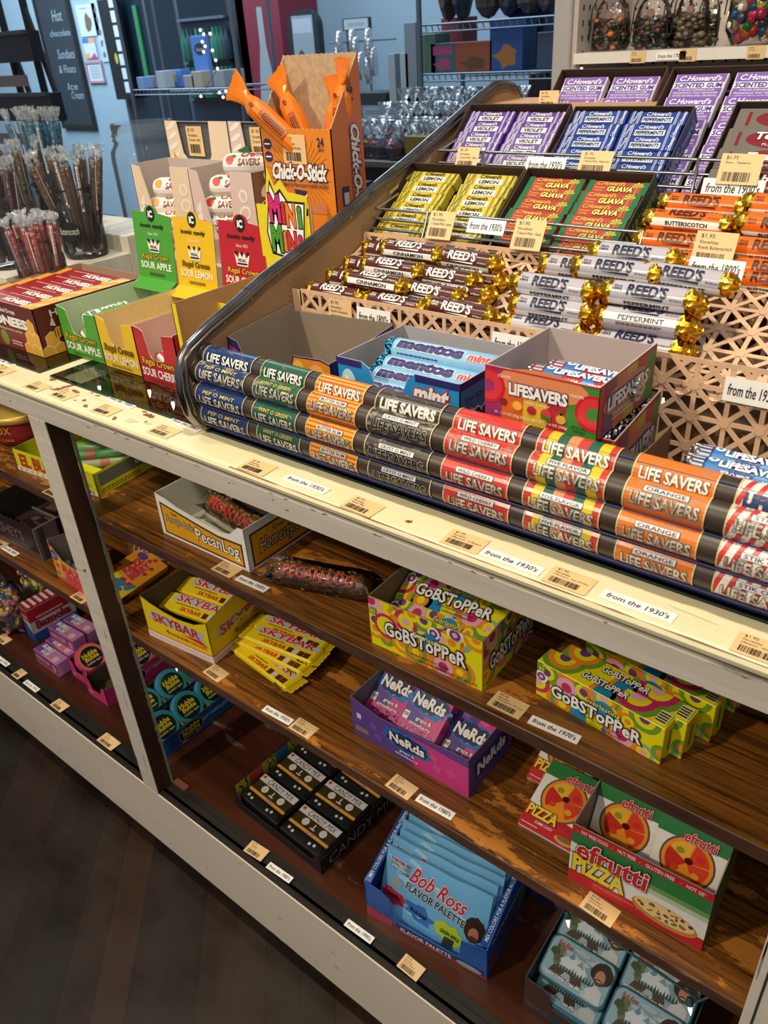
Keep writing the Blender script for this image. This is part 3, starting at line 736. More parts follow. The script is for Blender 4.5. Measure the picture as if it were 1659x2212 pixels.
F, R, L, B = carton(b, w, d, h, h, NP, M('#7c7384', .7), fo)
b.clip = (0, 0, w, h * .8)
b.flat(F, [(w * .55, 0), (w, 0), (w, h), (w * .48, h)], NK, 1); b.clip = None
burst(b, F, w * .5, h * .53, w * .2, h * .27, NBL, 2, 3); burst(b, F, w * .5, h * .53, w * .18, h * .22, ND, 3, 7)
b.text(F, 'NeRds', w * .35, h * .42, w * .3, h * .25, M('#f4f2ee', .4), 6, .04, 0, BLACK, .08)
b.text(F, 'grape &', w * .43, h * .21, w * .13, h * .08, M('#f4f2ee', .4), 5, .02); b.text(F, 'strawberry', w * .39, h * .11, w * .2, h * .08, M('#f4f2ee', .4), 5, .02)
for x, y, m in ((.2, .5, '#6d4f9c'), (.24, .25, '#6d4f9c'), (.72, .55, '#d84a90'), (.86, .4, '#d84a90'), (.75, .3, '#d84a90')): burst(b, F, w * x, h * y, w * .035, h * .12, M(m, .4), 2, int(x * 90), 14, .3)
b.rect(F, w * .05, h * .5, w * .09, h * .64, M('#d9cfe0', .4), 2); b.lines(F, w * .03, h * .15, w * .12, h * .14, 3, M('#b9a44a', .5), 2)
b.rect(R, d * .12, h * .3, d * .88, h * .72, ND, 2); b.text(R, 'NeRds', d * .18, h * .36, d * .64, h * .3, M('#f4f2ee', .4), 4, .04, 0, NBL, .08)
b.build('carton', None, mxN, 'purple and pink candy tray on the lower shelf', 'box')
n0 = nerd_box(on(mxN, .003, .020, .030, 0, -58), 'purple and pink candy box, left one leaning in its tray')
dup(n0, on(mxN, .066, .012, .038, -1, -56), 'purple and pink candy box, middle one leaning in its tray')
dup(n0, on(mxN, .129, .014, .020, 0, -62), 'purple and pink candy box, right one leaning in its tray')
# ------------------------------------------------------------------ gummy pizza packs and their carton
EG, ER, EW, EY = M('#2f7a3c', .4), M('#c4222c', .4), M('#e9e6df', .4), M('#f0d43a', .4)
PZ = [M(c, .3) for c in ('#e8922a', '#d8452a', '#f0b03a', '#c8302a')]
def pizza(b, S, x, y, r, l, ry=None):
    ry = ry or r
    b.ell(S, x, y, r * 1.08, ry * 1.08, M('#5a5048', .5), l, 24)
    b.ell(S, x, y, r, ry, PZ[0], l + .5, 24)
    for k in range(5):
        a0 = k * 72 + 10; P = [(x, y)] + [(x + r * .86 * math.cos(math.radians(a0 + 68 * i / 5)), y + ry * .86 * math.sin(math.radians(a0 + 68 * i / 5))) for i in range(6)]
        b.flat(S, P, PZ[(1, 2, 3, 0, 1)[k]], l + 1)
    for dx, dy, m in ((-.35, .4, '#8a9a2a'), (.05, .1, '#4a1a16'), (.45, .35, '#d8302a'), (.4, -.4, '#e8a030'), (-.4, -.35, '#d84028')): b.ell(S, x + dx * r, y + dy * ry, r * .17, ry * .14, M(m, .25), l + 1.6, 10)
def efr(b, S, x, y, w, h, l): b.text(S, 'efrutti', x, y, w, h, ER, l, .025, .08, M('#f4f1ea', .4), .055, 0, 0, M('#5a1218', .4), .08)
def pizza_pack(mx, label, flip=False):
    w, d, h = .074, .012, .094
    b = MB(); b.bev((0, 0, 0), (w, d, h), .001, EW)
    F = Pl((0, 0, 0), (1, 0, 0), (0, 0, 1))
    b.rect(F, 0, h * .78, w, h, EG, 1); b.rect(F, 0, 0, w, h * .25, ER, 1); b.flat(F, [(0, h * .25), (w, h * .2), (w, h * .26), (0, h * .34)], ER, 1)
    pizza(b, F, w * .5, h * .54, w * .36, 2)
    efr(b, F, w * .38, h * .78, w * .46, h * .13, 8)
    b.text(F, 'PIZZA', w * .04, h * .17, w * .54, h * .15, EY, 8, .04, 0, M('#6a1a14', .4), .08)
    b.text(F, 'GUMMI CANDY', w * .25, h * .10, w * .32, h * .04, EW, 6, .01); b.lines(F, w * .04, h * .05, w * .3, h * .02, 1, EW, 5)
    b.ell(F, w * .8, h * .07, w * .17, h * .05, M('#d8a050', .4), 6, 16); b.ell(F, w * .8, h * .085, w * .13, h * .035, M('#8a6a2a', .4), 7, 14)
    b.bev((.002, .001, h - .001), (w - .002, d - .001, h + .0005), .0002, EG)
    return b.build('gummy_pack', None, mx, label, 'candy pack', 'green and red gummy packs')
mxE, w = seat((1226.5, 1895), (1514.5, 2053.8), S2)
b = MB(); d, h = .11, .095
IN = M('#a39a88', .7)
F, R, L, B = carton(b, w, d, h, h, EG, IN)
EGL = M('#6d9a5a', .4); 
b.rect(F, 0, h * .2, w, h * .55, EW, 1); b.flat(F, [(0, h * .55), (w * .5, h * .55), (w * .3, h * .62), (0, h * .7)], EW, 1.3)
b.rect(F, 0, h * .5, w, h * .58, M('#b9cba4', .4), 1.1); b.rect(F, 0, h * .58, w, h * .66, EGL, 1.1)
b.rect(F, 0, 0, w, h * .2, ER, 1.4); b.rect(F, 0, h * .88, w, h, ER, 1.4)
b.text(F, 'FAT FREE FOOD', w * .07, h * .905, w * .2, h * .06, EW, 3, .02); b.text(F, 'NUT FREE', w * .34, h * .905, w * .13, h * .06, EW, 3, .02)
b.text(F, 'GLUTEN FREE', w * .54, h * .905, w * .2, h * .06, EW, 3, .02); b.text(F, 'NOT GE*', w * .82, h * .905, w * .13, h * .06, EW, 3, .02)
for x in (.03, .29, .49, .77): b.flat(F, [(w * x, h * .94), (w * (x + .008), h * .91), (w * (x + .03), h * .96), (w * (x + .009), h * .925)], M('#8ab83a', .4), 3)
efr(b, F, w * .05, h * .50, w * .53, h * .33, 9)
b.text(F, 'PIZZA', w * .03, h * .24, w * .40, h * .31, EY, 9, .05, 0, BLACK, .09)
b.text(F, 'NET WT. 26.8 OZ (744 g)  APPROX. 48 x 0.55 OZ PIECES', w * .2, h * .12, w * .5, h * .035, M('#e8b0a8', .5), 4)
b.clip = (0, 0, w, h * .87)
b.ell(F, w * .72, h * .24, w * .235, h * .17, M('#c98a3a', .4), 4, 26, 0, 360, -4); b.ell(F, w * .72, h * .28, w * .215, h * .14, M('#e9cf8a', .4), 5, 26, 0, 360, -4)
r = random.Random(8)
for k in range(44):
    a, q = r.uniform(0, 6.28), r.uniform(0, 1) ** .5; b.ell(F, w * (.72 + .19 * q * math.cos(a)), h * (.285 + .115 * q * math.sin(a)), w * r.uniform(.008, .02), h * r.uniform(.012, .028), M(r.choice(('#a8323a', '#c8505a', '#4e7a2a', '#f0e2b0', '#6a2a4a', '#e8d070')), .4), 6 + k * .02, 9)
b.clip = None
b.rect(R, 0, 0, d, h, M('#5e7a3e', .5), 1); b.rect(R, 0, h * .86, d, h, M('#7a2a2a', .5), 2); b.rect(R, 0, 0, d, h * .4, M('#6e7a4e', .5), 2)
b.build('carton', None, mxE, 'big green and white carton with red bands and a pizza print', 'box')
p0 = pizza_pack(on(mxE, .003, .030, .014, 0, -26), 'green and red gummy pack, left front one inside the big carton')
dup(p0, on(mxE, .005, .060, .030, 0, -22), 'green and red gummy pack behind the left front one inside the carton')
dup(p0, on(mxE, .076, .016, .026, 0, -26), 'green and red gummy pack low at the right front inside the carton')
dup(p0, on(mxE, .149, .088, .158, 0, -24) @ Matrix.Rotation(math.pi, 4, 'Y'), 'upside-down gummy pack at the right back inside the carton')
a, c = onz(1117, 1778, S2 + .004), onz(1240, 1848, S2 + .004)
dup(p0, frame(a, c - a) @ turn((0, 0, .002), 0, -72), 'loose green and red gummy pack lying left of the big carton')
a, c = onz(1127, 1694, S2), onz(1260, 1765, S2)
dup(p0, frame(a, c - a) @ turn((0, .012, .003), 0, -66), 'loose gummy pack at the back, behind the other loose one')
# ================================================================== bottom deck, right of the post
# ------------------------------------------------------------------ tape-gum cartons
HB, HD, HY, HGR = M('#3d86b8', .35), M('#14305c', .4), M('#f0d616', .4), M('#2e9a86', .4)
HP, HPD, HOR = M('#d83a78', .35), M('#b0245a', .4), M('#e8804a', .4)
def tape(mx, label, body, ring, group, lime):
    t = thing('gum_tape', mx, label, 'gum tape', group)
    b = MB(); r, th = .0345, .021
    b.lathe([(r * .9, -th / 2), (r, -th / 2 + .003), (r, th / 2 - .003), (r * .93, th / 2)], body, 26)
    b.build('case', t)
    b = MB(); S = Pl((0, 0, th / 2), (1, 0, 0), (0, 1, 0))
    b.ell(S, 0, 0, r * .9, r * .9, ring, .4, 26); b.ell(S, 0, 0, r * .74, r * .72, M('#12203c', .4), 1, 26)
    b.text(S, 'Hubba', -.019, .0035, .037, .0115, HY, 3, .03, .1, BLACK, .07); b.text(S, 'Bubba', -.017, -.006, .034, .0105, HY, 3, .03, .1, BLACK, .07)
    b.text(S, 'bubble tape', -.018, -.0155, .036, .007, lime, 3, .02, .1)
    b.build('lid_sticker', t, None, 'round printed sticker')
    return t
def oval_print(b, S, x, y, w, h):
    b.ell(S, x + w / 2, y + h * .5, w * .56, h * .56, M('#9ab8c8', .4), 1.5, 24); b.ell(S, x + w / 2, y + h * .5, w * .53, h * .52, M('#10203c', .4), 2, 24)
    b.text(S, 'Hubba', x + w * .1, y + h * .62, w * .8, h * .26, HY, 4, .03, .1, BLACK, .07); b.text(S, 'Bubba', x + w * .12, y + h * .36, w * .76, h * .25, HY, 4, .03, .1, BLACK, .07)
    b.text(S, 'bubble tape', x + w * .12, y + h * .14, w * .76, h * .16, HY, 4, .02, .1)
TANC = M('#4d4030', .7)
def tape_carton(name_lab, mx, w, d, h, mo, edge, tapes, body, ring, group, lime, labs, divider=True):
    b = MB()
    fo = [(0, 0), (w, 0), (w, h * 1.1), (w * .82, h), (w * .72, h * .55), (w * .32, h * .5), (w * .24, h * .95), (w * .06, h * 1.3), (0, h * 1.3)]
    F, R, L, B = carton(b, w, d, h, h, mo, TANC, fo)
    b.flat(F, [(0, 0), (w * .05, 0), (w * .05, h * 1.25), (0, h * 1.25)], edge, 1)
    oval_print(b, R, d * .22, h * .08, d * .28, h * .84)
    b.flat(R, [(d * .05, 0), (d * .3, h * .02), (d * .62, h * .6), (d * .58, h * .66), (d * .2, h * .06)], M('#8fa8c0', .4), 1)
    b.text(R, 'bubble gum 6 ft', d * .62, h * .4, d * .3, h * .3, M('#cfe0e8', .4), 2, .01, .2)
    b.text(F, 'Hubba', w * .1, h * .28, w * .2, h * .14, HY, 3, .02)
    b.box((.001, d * .33, .001), (w - .001, d * .335, h * .8), KRIN); b.box((.001, d * .66, .001), (w - .001, d * .665, h * .8), KRIN)
    o = b.build('carton', None, mx, name_lab, 'box')
    for (x, y, z, tl), lb in zip(tapes, labs): tape(on(mx, x - .004, y, z - .004) @ Matrix.Rotation(math.radians(46), 4, 'Y') @ Matrix.Rotation(math.radians(90), 4, 'Z'), lb, body, ring, group, lime)
LIME = M('#b8d830', .4)
mxB = frame(onz(355, 1641, DK) - V((.074, 0, 0)), (1, .0, 0))
tape_carton('blue gum-tape carton right behind the post, its long side towards the room', mxB, .074, .205, .044, M('#1d5a96', .4), M('#2aa050', .4), [(.037, .036, .038, 30), (.037, .100, .041, 30), (.037, .163, .041, 30)], HB, HGR, 'blue gum tapes', LIME,
            ('blue gum tape nearest the post in the front blue carton', 'middle blue gum tape of the front blue carton', 'hindmost blue gum tape of the front blue carton'))
mxB2 = mxB @ Matrix.Translation((-.084, .02, 0))
tape_carton('blue gum-tape carton left of the other blue one, partly behind the post', mxB2, .074, .205, .044, M('#1d5a96', .4), M('#2aa050', .4), [(.037, .036, .038, 30), (.037, .104, .041, 30), (.037, .166, .041, 30)], HB, HGR, 'blue gum tapes', LIME,
            ('blue gum tape hidden by the post in the rear blue carton', 'blue gum tape seen right of the post in the rear blue carton', 'blue gum tape farthest back under the shelf edge'))
p = onz(212, 1590, DK)
mxP = frame(onz(236, 1528, DK) - V((.076, 0, 0)), (1, 0, 0))
tape_carton('pink gum-tape carton beside the post, empty front slot', mxP, .076, .2, .046, HP, HPD, [(.037, .118, .045, 30), (.04, .165, .040, 30)], HP, HOR, 'pink gum tapes', M('#f4b8d0', .4),
            ('pink gum tape seen right of the post, low in its carton', 'pink gum tape at the back beside the post'))
mxP2 = mxP @ Matrix.Translation((-.082, .012, 0))
tape_carton('pink gum-tape carton next to the purple gum boxes', mxP2, .076, .2, .046, HP, HPD, [(.037, .036, .046, 30)], HP, HOR, 'pink gum tapes', M('#f4b8d0', .4), ('pink gum tape standing at the front of the left pink carton',))
# ------------------------------------------------------------------ black carton of candy cassettes
mxM, w = seat((511.5, 1741), (696, 1890), DK)
b = MB(); d, h = .212, .036
BK = M('#171514', .35, 0, .2)
F, R, L, B = carton(b, w, d, h, h, BK, M('#1d1a18', .5), [(0, 0), (w, 0), (w, h * 1.08), (w * .94, h * 1.02), (w * .9, h * .6), (w * .1, h * .55), (w * .06, h), (0, h * 1.4)], None, [(0, 0), (d, 0), (d, h * 1.5), (0, h * 1.5)])
CHK = M('#8b857c', .6)
b.text(R, 'CANDY MIX', d * .09, h * .16, d * .84, h * .62, CHK, 2, 0, .1)
LI = Pl((.0016, 0, 0), (0, 1, 0), (0, 0, 1))
for i, m in enumerate(('#b8a830', '#b8432a', '#b8a830', '#2f6a86', '#b8a830', '#a82a2a')):
    b.rect(LI, d * (.02 + i * .155), h * .25, d * (.175 + i * .155), h * 1.48, M(m, .5), 1)
    if m == '#b8a830':
        r = random.Random(i)
        for k in range(14): b.ell(LI, d * (.03 + i * .155 + r.uniform(0, .13)), h * r.uniform(.4, 1.4), .002, .003, BK, 2 + k * .05, 7)
b.rect(Pl((0, d, 0), (0, -1, 0), (0, 0, 1)), 0, h * .98, d, h, M('#2b2420', .5), 1)
b.build('carton', None, mxM, 'flat black carton of candy cassettes on the bottom deck', 'box')
def cassette(mx, label):
    t = thing('candy_cassette', mx, label, 'cassette', 'candy cassettes')
    w, d, h = .104, .064, .02
    b = MB(); CB = M('#1b1c18', .22); b.bev((0, 0, 0), (w, d, h), .003, CB)
    S = Pl((0, 0, h), (1, 0, 0), (0, 1, 0)); OL, MU, PK = M('#3d3419', .3), M('#d6962c', .4), M('#d89a80', .4)
    b.rect(S, .006, .022, w - .006, .047, OL, 1)
    LBL = M('#d9d2cc', .45)
    b.rect(S, .005, .0455, w - .005, .060, LBL, 1.5); b.rect(S, .008, .052, .014, .058, M('#c23a3a', .4), 2)
    b.text(S, 'CANDY MIX', .024, .0475, .066, .0105, M('#3a3f6a', .5), 3, .0, .15)
    b.rect(S, .005, .0195, w - .005, .0255, MU, 1.5); b.rect(S, .005, .0225, w - .005, .0235, M('#e8c070', .4), 2); b.rect(S, .048, .0195, .066, .0255, PK, 2.2); b.text(S, 'C-90', .05, .0205, .014, .004, M('#b03028', .4), 3)
    for x in (.032, .075):
        b.ell(S, x, .036, .0072, .0072, M('#e2e0da', .4), 2.2, 18); b.ell(S, x, .036, .0055, .0055, M('#cfcdc6', .4), 2.6, 14)
    b.rect(S, .047, .030, .058, .0325, M('#d8d4cc', .4), 2); b.rect(S, .0515, .030, .054, .042, M('#d8d4cc', .4), 2)
    for x in (.016, .026, .068, .078): b.ell(S, x, .009 + (.002 if x in (.016, .078) else 0), .003, .003, M('#cfd0cc', .3), 1.5, 12)
    b.flat(S, [(.006, .002), (w - .006, .002), (w - .012, .0155), (.012, .0155)], M('#232520', .25), .6)
    b.build('case', t)
    return t
c0 = None
spots = (((.006, .008), 'left column, nearest the rail'), ((.008, .076), 'left column, middle row'), ((.006, .144), 'left column, at the back'), ((.116, .006), 'right column, nearest the rail'), ((.114, .074), 'right column, middle row'), ((.116, .142), 'right column, at the back'))
for (x, y), lb in spots:
    mm = on(mxM, x, y, .012, random.uniform(-2, 2), 3); lab = 'black candy cassette in the flat black carton, ' + lb
    c0 = cassette(mm, lab) if c0 is None else (dup(c0, mm, lab) and c0)
# ------------------------------------------------------------------ blue carton of paint-palette candy pouches
mxR, w = seat((794, 1973), (1051.5, 2117.5), DK)
b = MB(); d, h = .142, .106
BB, BL, BR2, BLI = M('#1d55a8', .4), M('#6fb2dc', .4), M('#a83248', .4), M('#2a68b4', .45)
fo = [(0, 0), (w, 0), (w, h * .72), (w * .80, h * .62), (w * .785, h * .22), (w * .75, h * .17), (w * .3, h * .20), (w * .235, h * .30), (w * .21, h * .62), (w * .14, h * .76), (0, h * .80)]
F, R, L, B = carton(b, w, d, h * .8, h, BB, BLI, fo, [(0, 0), (d, 0), (d, h), (d * .6, h * 1.02), (0, h * .72)], [(0, 0), (d, 0), (d, h * .8), (d * .3, h * 1.05), (0, h * 1.15)])
b.flat(F, [(0, 0), (w, 0), (w, h * .05), (w * .4, h * .1), (0, h * .24)], BR2, 1)
b.rect(F, w * .22, h * .05, w * .98, h * .165, M('#242c5c', .4), 2); b.text(F, 'FLAVOR PALETTE', w * .3, h * .055, w * .42, h * .085, M('#e4e2dc', .4), 4, .02, 0, BLACK, .05)
b.text(F, 'Bob Ross', w * .02, h * .12, w * .24, h * .14, M('#c04858', .4), 3, 0, .3)
b.ell(F, w * .86, h * .09, w * .10, h * .055, M('#8fb0c8', .4), 3, 18); b.text(F, 'DIPPING CANDY', w * .8, h * .06, w * .14, h * .05, M('#9ab830', .4), 4, .02)
TE = Pl((w + .0003, 0, 0), (0, 1, 0), (0, 0, 1))
for k, m in enumerate(('#7a3a5a', '#3a5a8a', '#5a3a6a', '#2a4a7a', '#8a3a4a', '#4a7a4a')): blob(b, TE, d * (.15 + .14 * k), h * (.25 + .07 * (k % 3)), d * .12, h * .16, M(m, .5), 0, k, 1, 14, .3)
b.lines(TE, d * .1, h * .66, d * .8, h * .07, 1, M('#e8e6e0', .4), 3)
mixed = Pl((-.0003, d, 0), (0, -1, 0), (0, 0, 1))
# lettering along the folded rims
RM = Pl((w - .0125, .006, h * .735), (0, 1, 0), (-1, 0, .3)); b.prism(Pl((w - .001, .002, h * .735), (0, d - .004, h * .26), (-1, 0, .2)), [(0, 0), (d * 1.0, 0), (d * 1.0, .012), (0, .012)], .0006, BB, BB)
b.text(Pl((w - .001, .002, h * .735), (0, d - .004, h * .26), (-1, 0, .2)), 'MIX COLORS FOR A FLAVOR MASTERPIECE', .008, .003, d * .88, .006, M('#e8ecf0', .4), 2, .02)
RL = Pl((.0, .002, h * .81), (0, d - .004, h * .30), (-1, 0, .2)); 
b.prism(Pl((.011, .002, h * .80), (0, d - .004, h * .28), (-1, 0, .2)), [(0, 0), (d, 0), (d, .011), (0, .011)], .0006, BB, BB)
b.text(Pl((.011, .002, h * .80), (0, d - .004, h * .28), (-1, 0, .2)), 'MIX COLORS FOR A FLAVOR MASTERPIECE', .008, .003, d * .88, .006, M('#e8ecf0', .4), 2, .02)
b.prism(Pl((.002, d - .004, h * .98), (1, 0, 0), (0, -.55, 1)), [(0, 0), (w - .004, 0), (w - .03, .03), (.02, .034)], .0006, BB, BLI)
b.build('carton', None, mxR, 'blue carton with cut-out front holding fanned candy pouches', 'box')
def pouch(mx, label):
    w, h = .182, .118
    b = MB(); n = 14; vs = []; fs = []; r = random.Random(3)
    def bul(x, y): return .007 * (max(0, math.sin(math.pi * x)) ** .5) * (max(0, math.sin(math.pi * y)) ** .5) + .0012 * math.sin(x * 14 + y * 5)
    for j in range(n + 1):
        for i in range(n + 1): vs.append((w * i / n, -bul(i / n, j / n), h * j / n))
    for j in range(n):
        for i in range(n): a = j * (n + 1) + i; fs.append((a, a + 1, a + n + 2, a + n + 1))
    b.mesh(vs, fs, BL, True); b.mesh([(v[0], .004 + .3 * v[1] * -1, v[2]) for v in vs], [f[::-1] for f in fs], BL, True)
    class Pu:
        curved = False
        def pt(s, x, y, l=0): return V((x, -bul(min(1, max(0, x / w)), min(1, max(0, y / h))) - .0004 - l * EPS, y))
    S = Pu()
    S.curved = False
    for k in range(9): blob(b, S, w * r.uniform(.1, .9), h * r.uniform(.2, .95), w * .09, h * .03, M('#9ccbe6', .4), r.uniform(-30, 10), k, .5, 12, .4)
    b.text(S, 'Bob Ross', w * .26, h * .70, w * .55, h * .22, M('#c22434', .4), 4, .015, .35, M('#e8dcd8', .4), .05, -8)
    b.text(S, 'FLAVOR PALETTE', w * .24, h * .56, w * .58, h * .115, M('#1d1a1a', .4), 4, .02, 0, M('#e8e8e4', .4), .06, -9)
    for (x, y, rx, ry, m, t) in ((.14, .34, .12, .10, '#c02a40', 'CHERRY'), (.40, .30, .14, .12, '#3a72c0', 'BLUE RASP'), (.70, .22, .15, .14, '#b4cc28', 'GREEN APPLE')):
        blob(b, S, w * x, h * y, w * rx, h * ry, M(m, .4), -14, int(x * 100), 2, 18, .25); b.text(S, t, w * (x - rx * .6), h * (y - .01), w * rx * 1.2, h * .06, M('#20242c', .4), 4, .03, 0, None, 0, -9)
    b.rect(S, w * .07, h * .72, w * .22, h * .90, M('#b8d4e6', .4), 2); b.text(S, 'PAINTBRUSH', w * .06, h * .84, w * .2, h * .05, M('#b02840', .4), 4, .02); b.text(S, 'DIPPING CANDY', w * .06, h * .78, w * .2, h * .05, M('#8aa020', .4), 4, .02); b.text(S, '3 FRUITY FLAVORS', w * .06, h * .72, w * .2, h * .045, M('#2a62a8', .4), 4, .02)
    blob(b, S, w * .14, h * .56, w * .07, h * .08, M('#9aa4a8', .5), 0, 3, 1.6, 14)
    b.flat(S, [(w * .64, h * .02), (w * .74, 0), (w * .75, h * .16), (w * .66, h * .17)], M('#3a3a3c', .4), 5)
    # printed portrait, cropped: dark round hair and a face
    blob(b, S, w * .90, h * .46, w * .09, h * .18, M('#2e1a10', .6), 0, 8, 3, 26, .07); b.ell(S, w * .905, h * .40, w * .045, h * .10, M('#b8795a', .5), 5, 16); blob(b, S, w * .905, h * .33, w * .04, h * .05, M('#5a3420', .6), 0, 2, 5.5, 14, .1)
    b.build_seam = None
    return b.build('candy_pouch', None, mx, label, 'candy pouch', 'light blue candy pouches')
q0 = pouch(on(mxR, .012, .013, .004, 0, -22), 'light blue candy pouch, front one in the blue carton')
for k, lb in enumerate(('second', 'third', 'fourth', 'fifth', 'sixth', 'hindmost')):
    dup(q0, on(mxR, .012 + .004 * (k % 2), .030 + .0165 * k, .008 + .0022 * k, 0, -22 + 1.2 * k), f'light blue candy pouch, {lb} from the front in the blue carton')
# ------------------------------------------------------------------ carton of mint tins
mxT = frame(onz(1131, 2168, DK), (1, .03, 0))
b = MB(); w, d, h = .212, .19, .071
CT = M('#55606a', .5); TN = M('#4a2a22', .5)
F, R, L, B = carton(b, w, d, h, h, TN, CT, [(0, 0), (w, 0), (w, h), (w * .9, h), (w * .84, h * .45), (w * .2, h * .45), (w * .17, h * .84), (w * .13, h * .92), (0, h)])
b.rect(F, 0, 0, w, h * .3, M('#2a3a40', .5), 1); b.text(F, 'Bob Ross', w * .02, h * .1, w * .16, h * .16, M('#a83238', .4), 3, 0, .3)
b.build('carton', None, mxT, 'carton of stacked mint tins at the bottom right corner', 'box')
TNB, TNS, TNM = M('#4d7f92', .3, .3), M('#7fa0b0', .35), M('#d9e0e2', .35)
def tin(mx, label):
    t = thing('mint_tin', mx, label, 'tin', 'printed mint tins')
    w, d, h = .096, .062, .021
    def rr(x0, y0, x1, y1, r, n=5):
        P = []
        for cx_, cy_, a0 in ((x1 - r, y1 - r, 0), (x0 + r, y1 - r, 90), (x0 + r, y0 + r, 180), (x1 - r, y0 + r, 270)):
            for k in range(n + 1): a = math.radians(a0 + 90 * k / n); P.append((cx_ + r * math.cos(a), cy_ + r * math.sin(a)))
        return P
    b = MB(); n = len(rr(0, 0, w, d, .012)); rows = []
    for ins, z in ((.001, 0), (0, .001), (0, .009), (-.001, .010), (-.001, h - .002), (.0006, h)): rows.append([(x, y, z) for x, y in rr(ins, ins, w - ins, d - ins, .012)])
    b.mesh([p for q in rows for p in q], [(i * n + k, i * n + (k + 1) % n, (i + 1) * n + (k + 1) % n, (i + 1) * n + k) for i in range(5) for k in range(n)], TNB); b.poly(rows[0][::-1], TNB)
    b.build('body', t)
    b = MB(); b.poly(rows[-1], TNB); S = Pl((0, 0, h), (1, 0, 0), (0, 1, 0))
    b.flat(S, rr(.002, .002, w - .002, d - .002, .0105), M('#8fb2c0', .35), 1)
    b.flat(S, [(.018, .022), (w - .03, .016), (w - .02, .050), (.02, .052)], TNS, 1.3)
    r = random.Random(2)
    for k in range(10): blob(b, S, r.uniform(.03, .07), r.uniform(.040, .054), .009, .003, M(r.choice(('#a8b8bc', '#b8c6c8', '#8fa4ac')), .4), 0, k, 1.5 + k * .05, 12, .3)
    for P, m in (([(.016, .026), (.036, .049), (.044, .040), (.050, .044), (.062, .030), (.06, .024)], '#cdd8dc'), ([(.03, .04), (.036, .049), (.04, .042), (.036, .038)], '#6a8aa0'), ([(.044, .036), (.05, .044), (.056, .034)], '#7a98ac')): b.flat(S, P, M(m, .4), 2.2 + .25 * (m != '#cdd8dc'))
    for k in range(14): x = .018 + k * .0042; b.flat(S, [(x - .0019, .020), (x + .002, .020), (x, .026 + r.uniform(0, .004))], M('#24402e', .5), 2.8)
    for k in range(8): blob(b, S, r.uniform(.008, .02), r.uniform(.018, .045), .005, .006, M(r.choice(('#4a5a36', '#6a6a3e', '#3a4a2e')), .5), 0, k, 3 + k * .06, 12, .3)
    b.flat(S, [(.012, .012), (.062, .009), (.058, .020), (.016, .021)], M('#4a3524', .5), 2.5); b.flat(S, [(.03, .012), (.045, .011), (.042, .019), (.034, .02)], M('#9ab0ba', .4), 2.7)
    # printed portrait of a man with round curly hair and a pale shirt
    b.flat(S, [(.062, .0045), (w - .006, .004), (w - .008, .021), (.078, .026), (.068, .018)], M('#c8ccd0', .45), 3)
    blob(b, S, .0795, .0425, .0155, .0145, M('#2a1a12', .6), 0, 4, 3.4, 30, .06); b.ell(S, .0785, .037, .0072, .0098, M('#b97c5c', .5), 4, 16); blob(b, S, .0785, .0305, .0058, .0045, M('#5c3a26', .6), 0, 2, 4.4, 14, .1); b.rect(S, .0755, .0315, .0815, .0325, M('#e8e0d8', .5), 4.8)
    b.text(S, 'Bob Ross', .010, .0485, .022, .007, M('#b8303a', .4), 4, .02, .35)
    b.text(S, 'Happy Little Tree Mints', .006, .0045, .062, .0078, M('#e8ecec', .4), 5, .02, .25, M('#2a4a58', .4), .05)
    b.build('lid', t, None, 'printed lid with mountains, dark trees and a portrait')
    return t
t0 = None
for (x, y, z, tl), lb in zip(((.008, .004, .018, 0), (.008, .026, .043, 18), (.008, .082, .052, 20), (.008, .130, .058, 20), (.110, .002, .018, 0), (.110, .010, .040, 18), (.110, .066, .050, 20), (.110, .124, .056, 20)),
        ('left column, flat at the bottom', 'left column, topmost at the front', 'left column, second from the front', 'left column, at the back', 'right column, flat at the bottom', 'right column, topmost at the front', 'right column, second from the front', 'right column, at the back')):
    mm = on(mxT, x, y, z, 0, tl); lab = 'printed mint tin in the corner carton, ' + lb
    t0 = tin(mm, lab) if t0 is None else (dup(t0, mm, lab) and t0)
# dark blue carton half hidden behind the pouch carton
mxD = frame(onz(1122, 1960, DK) + V((0, .03, 0)), (1, 0, 0))
b = MB(); F, R, L, B = carton(b, .075, .1, .07, .08, M('#1d2c5c', .4), M('#26345e', .5))
for k in range(5): blob(b, F, .012 + .013 * k, .02 + .012 * (k % 3), .01, .008, M(('#8a2a5a', '#2a4a9a', '#3a6ab0')[k % 3], .4), 0, k, 1, 14)
for k in range(5): blob(b, R, .012 + .016 * k, .02 + .012 * (k % 3), .01, .008, M(('#8a2a5a', '#2a4a9a', '#3a6ab0')[k % 3], .4), 0, k, 1, 14)
b.build('carton', None, mxD, 'dark blue carton half hidden right behind the pouch carton', 'box')
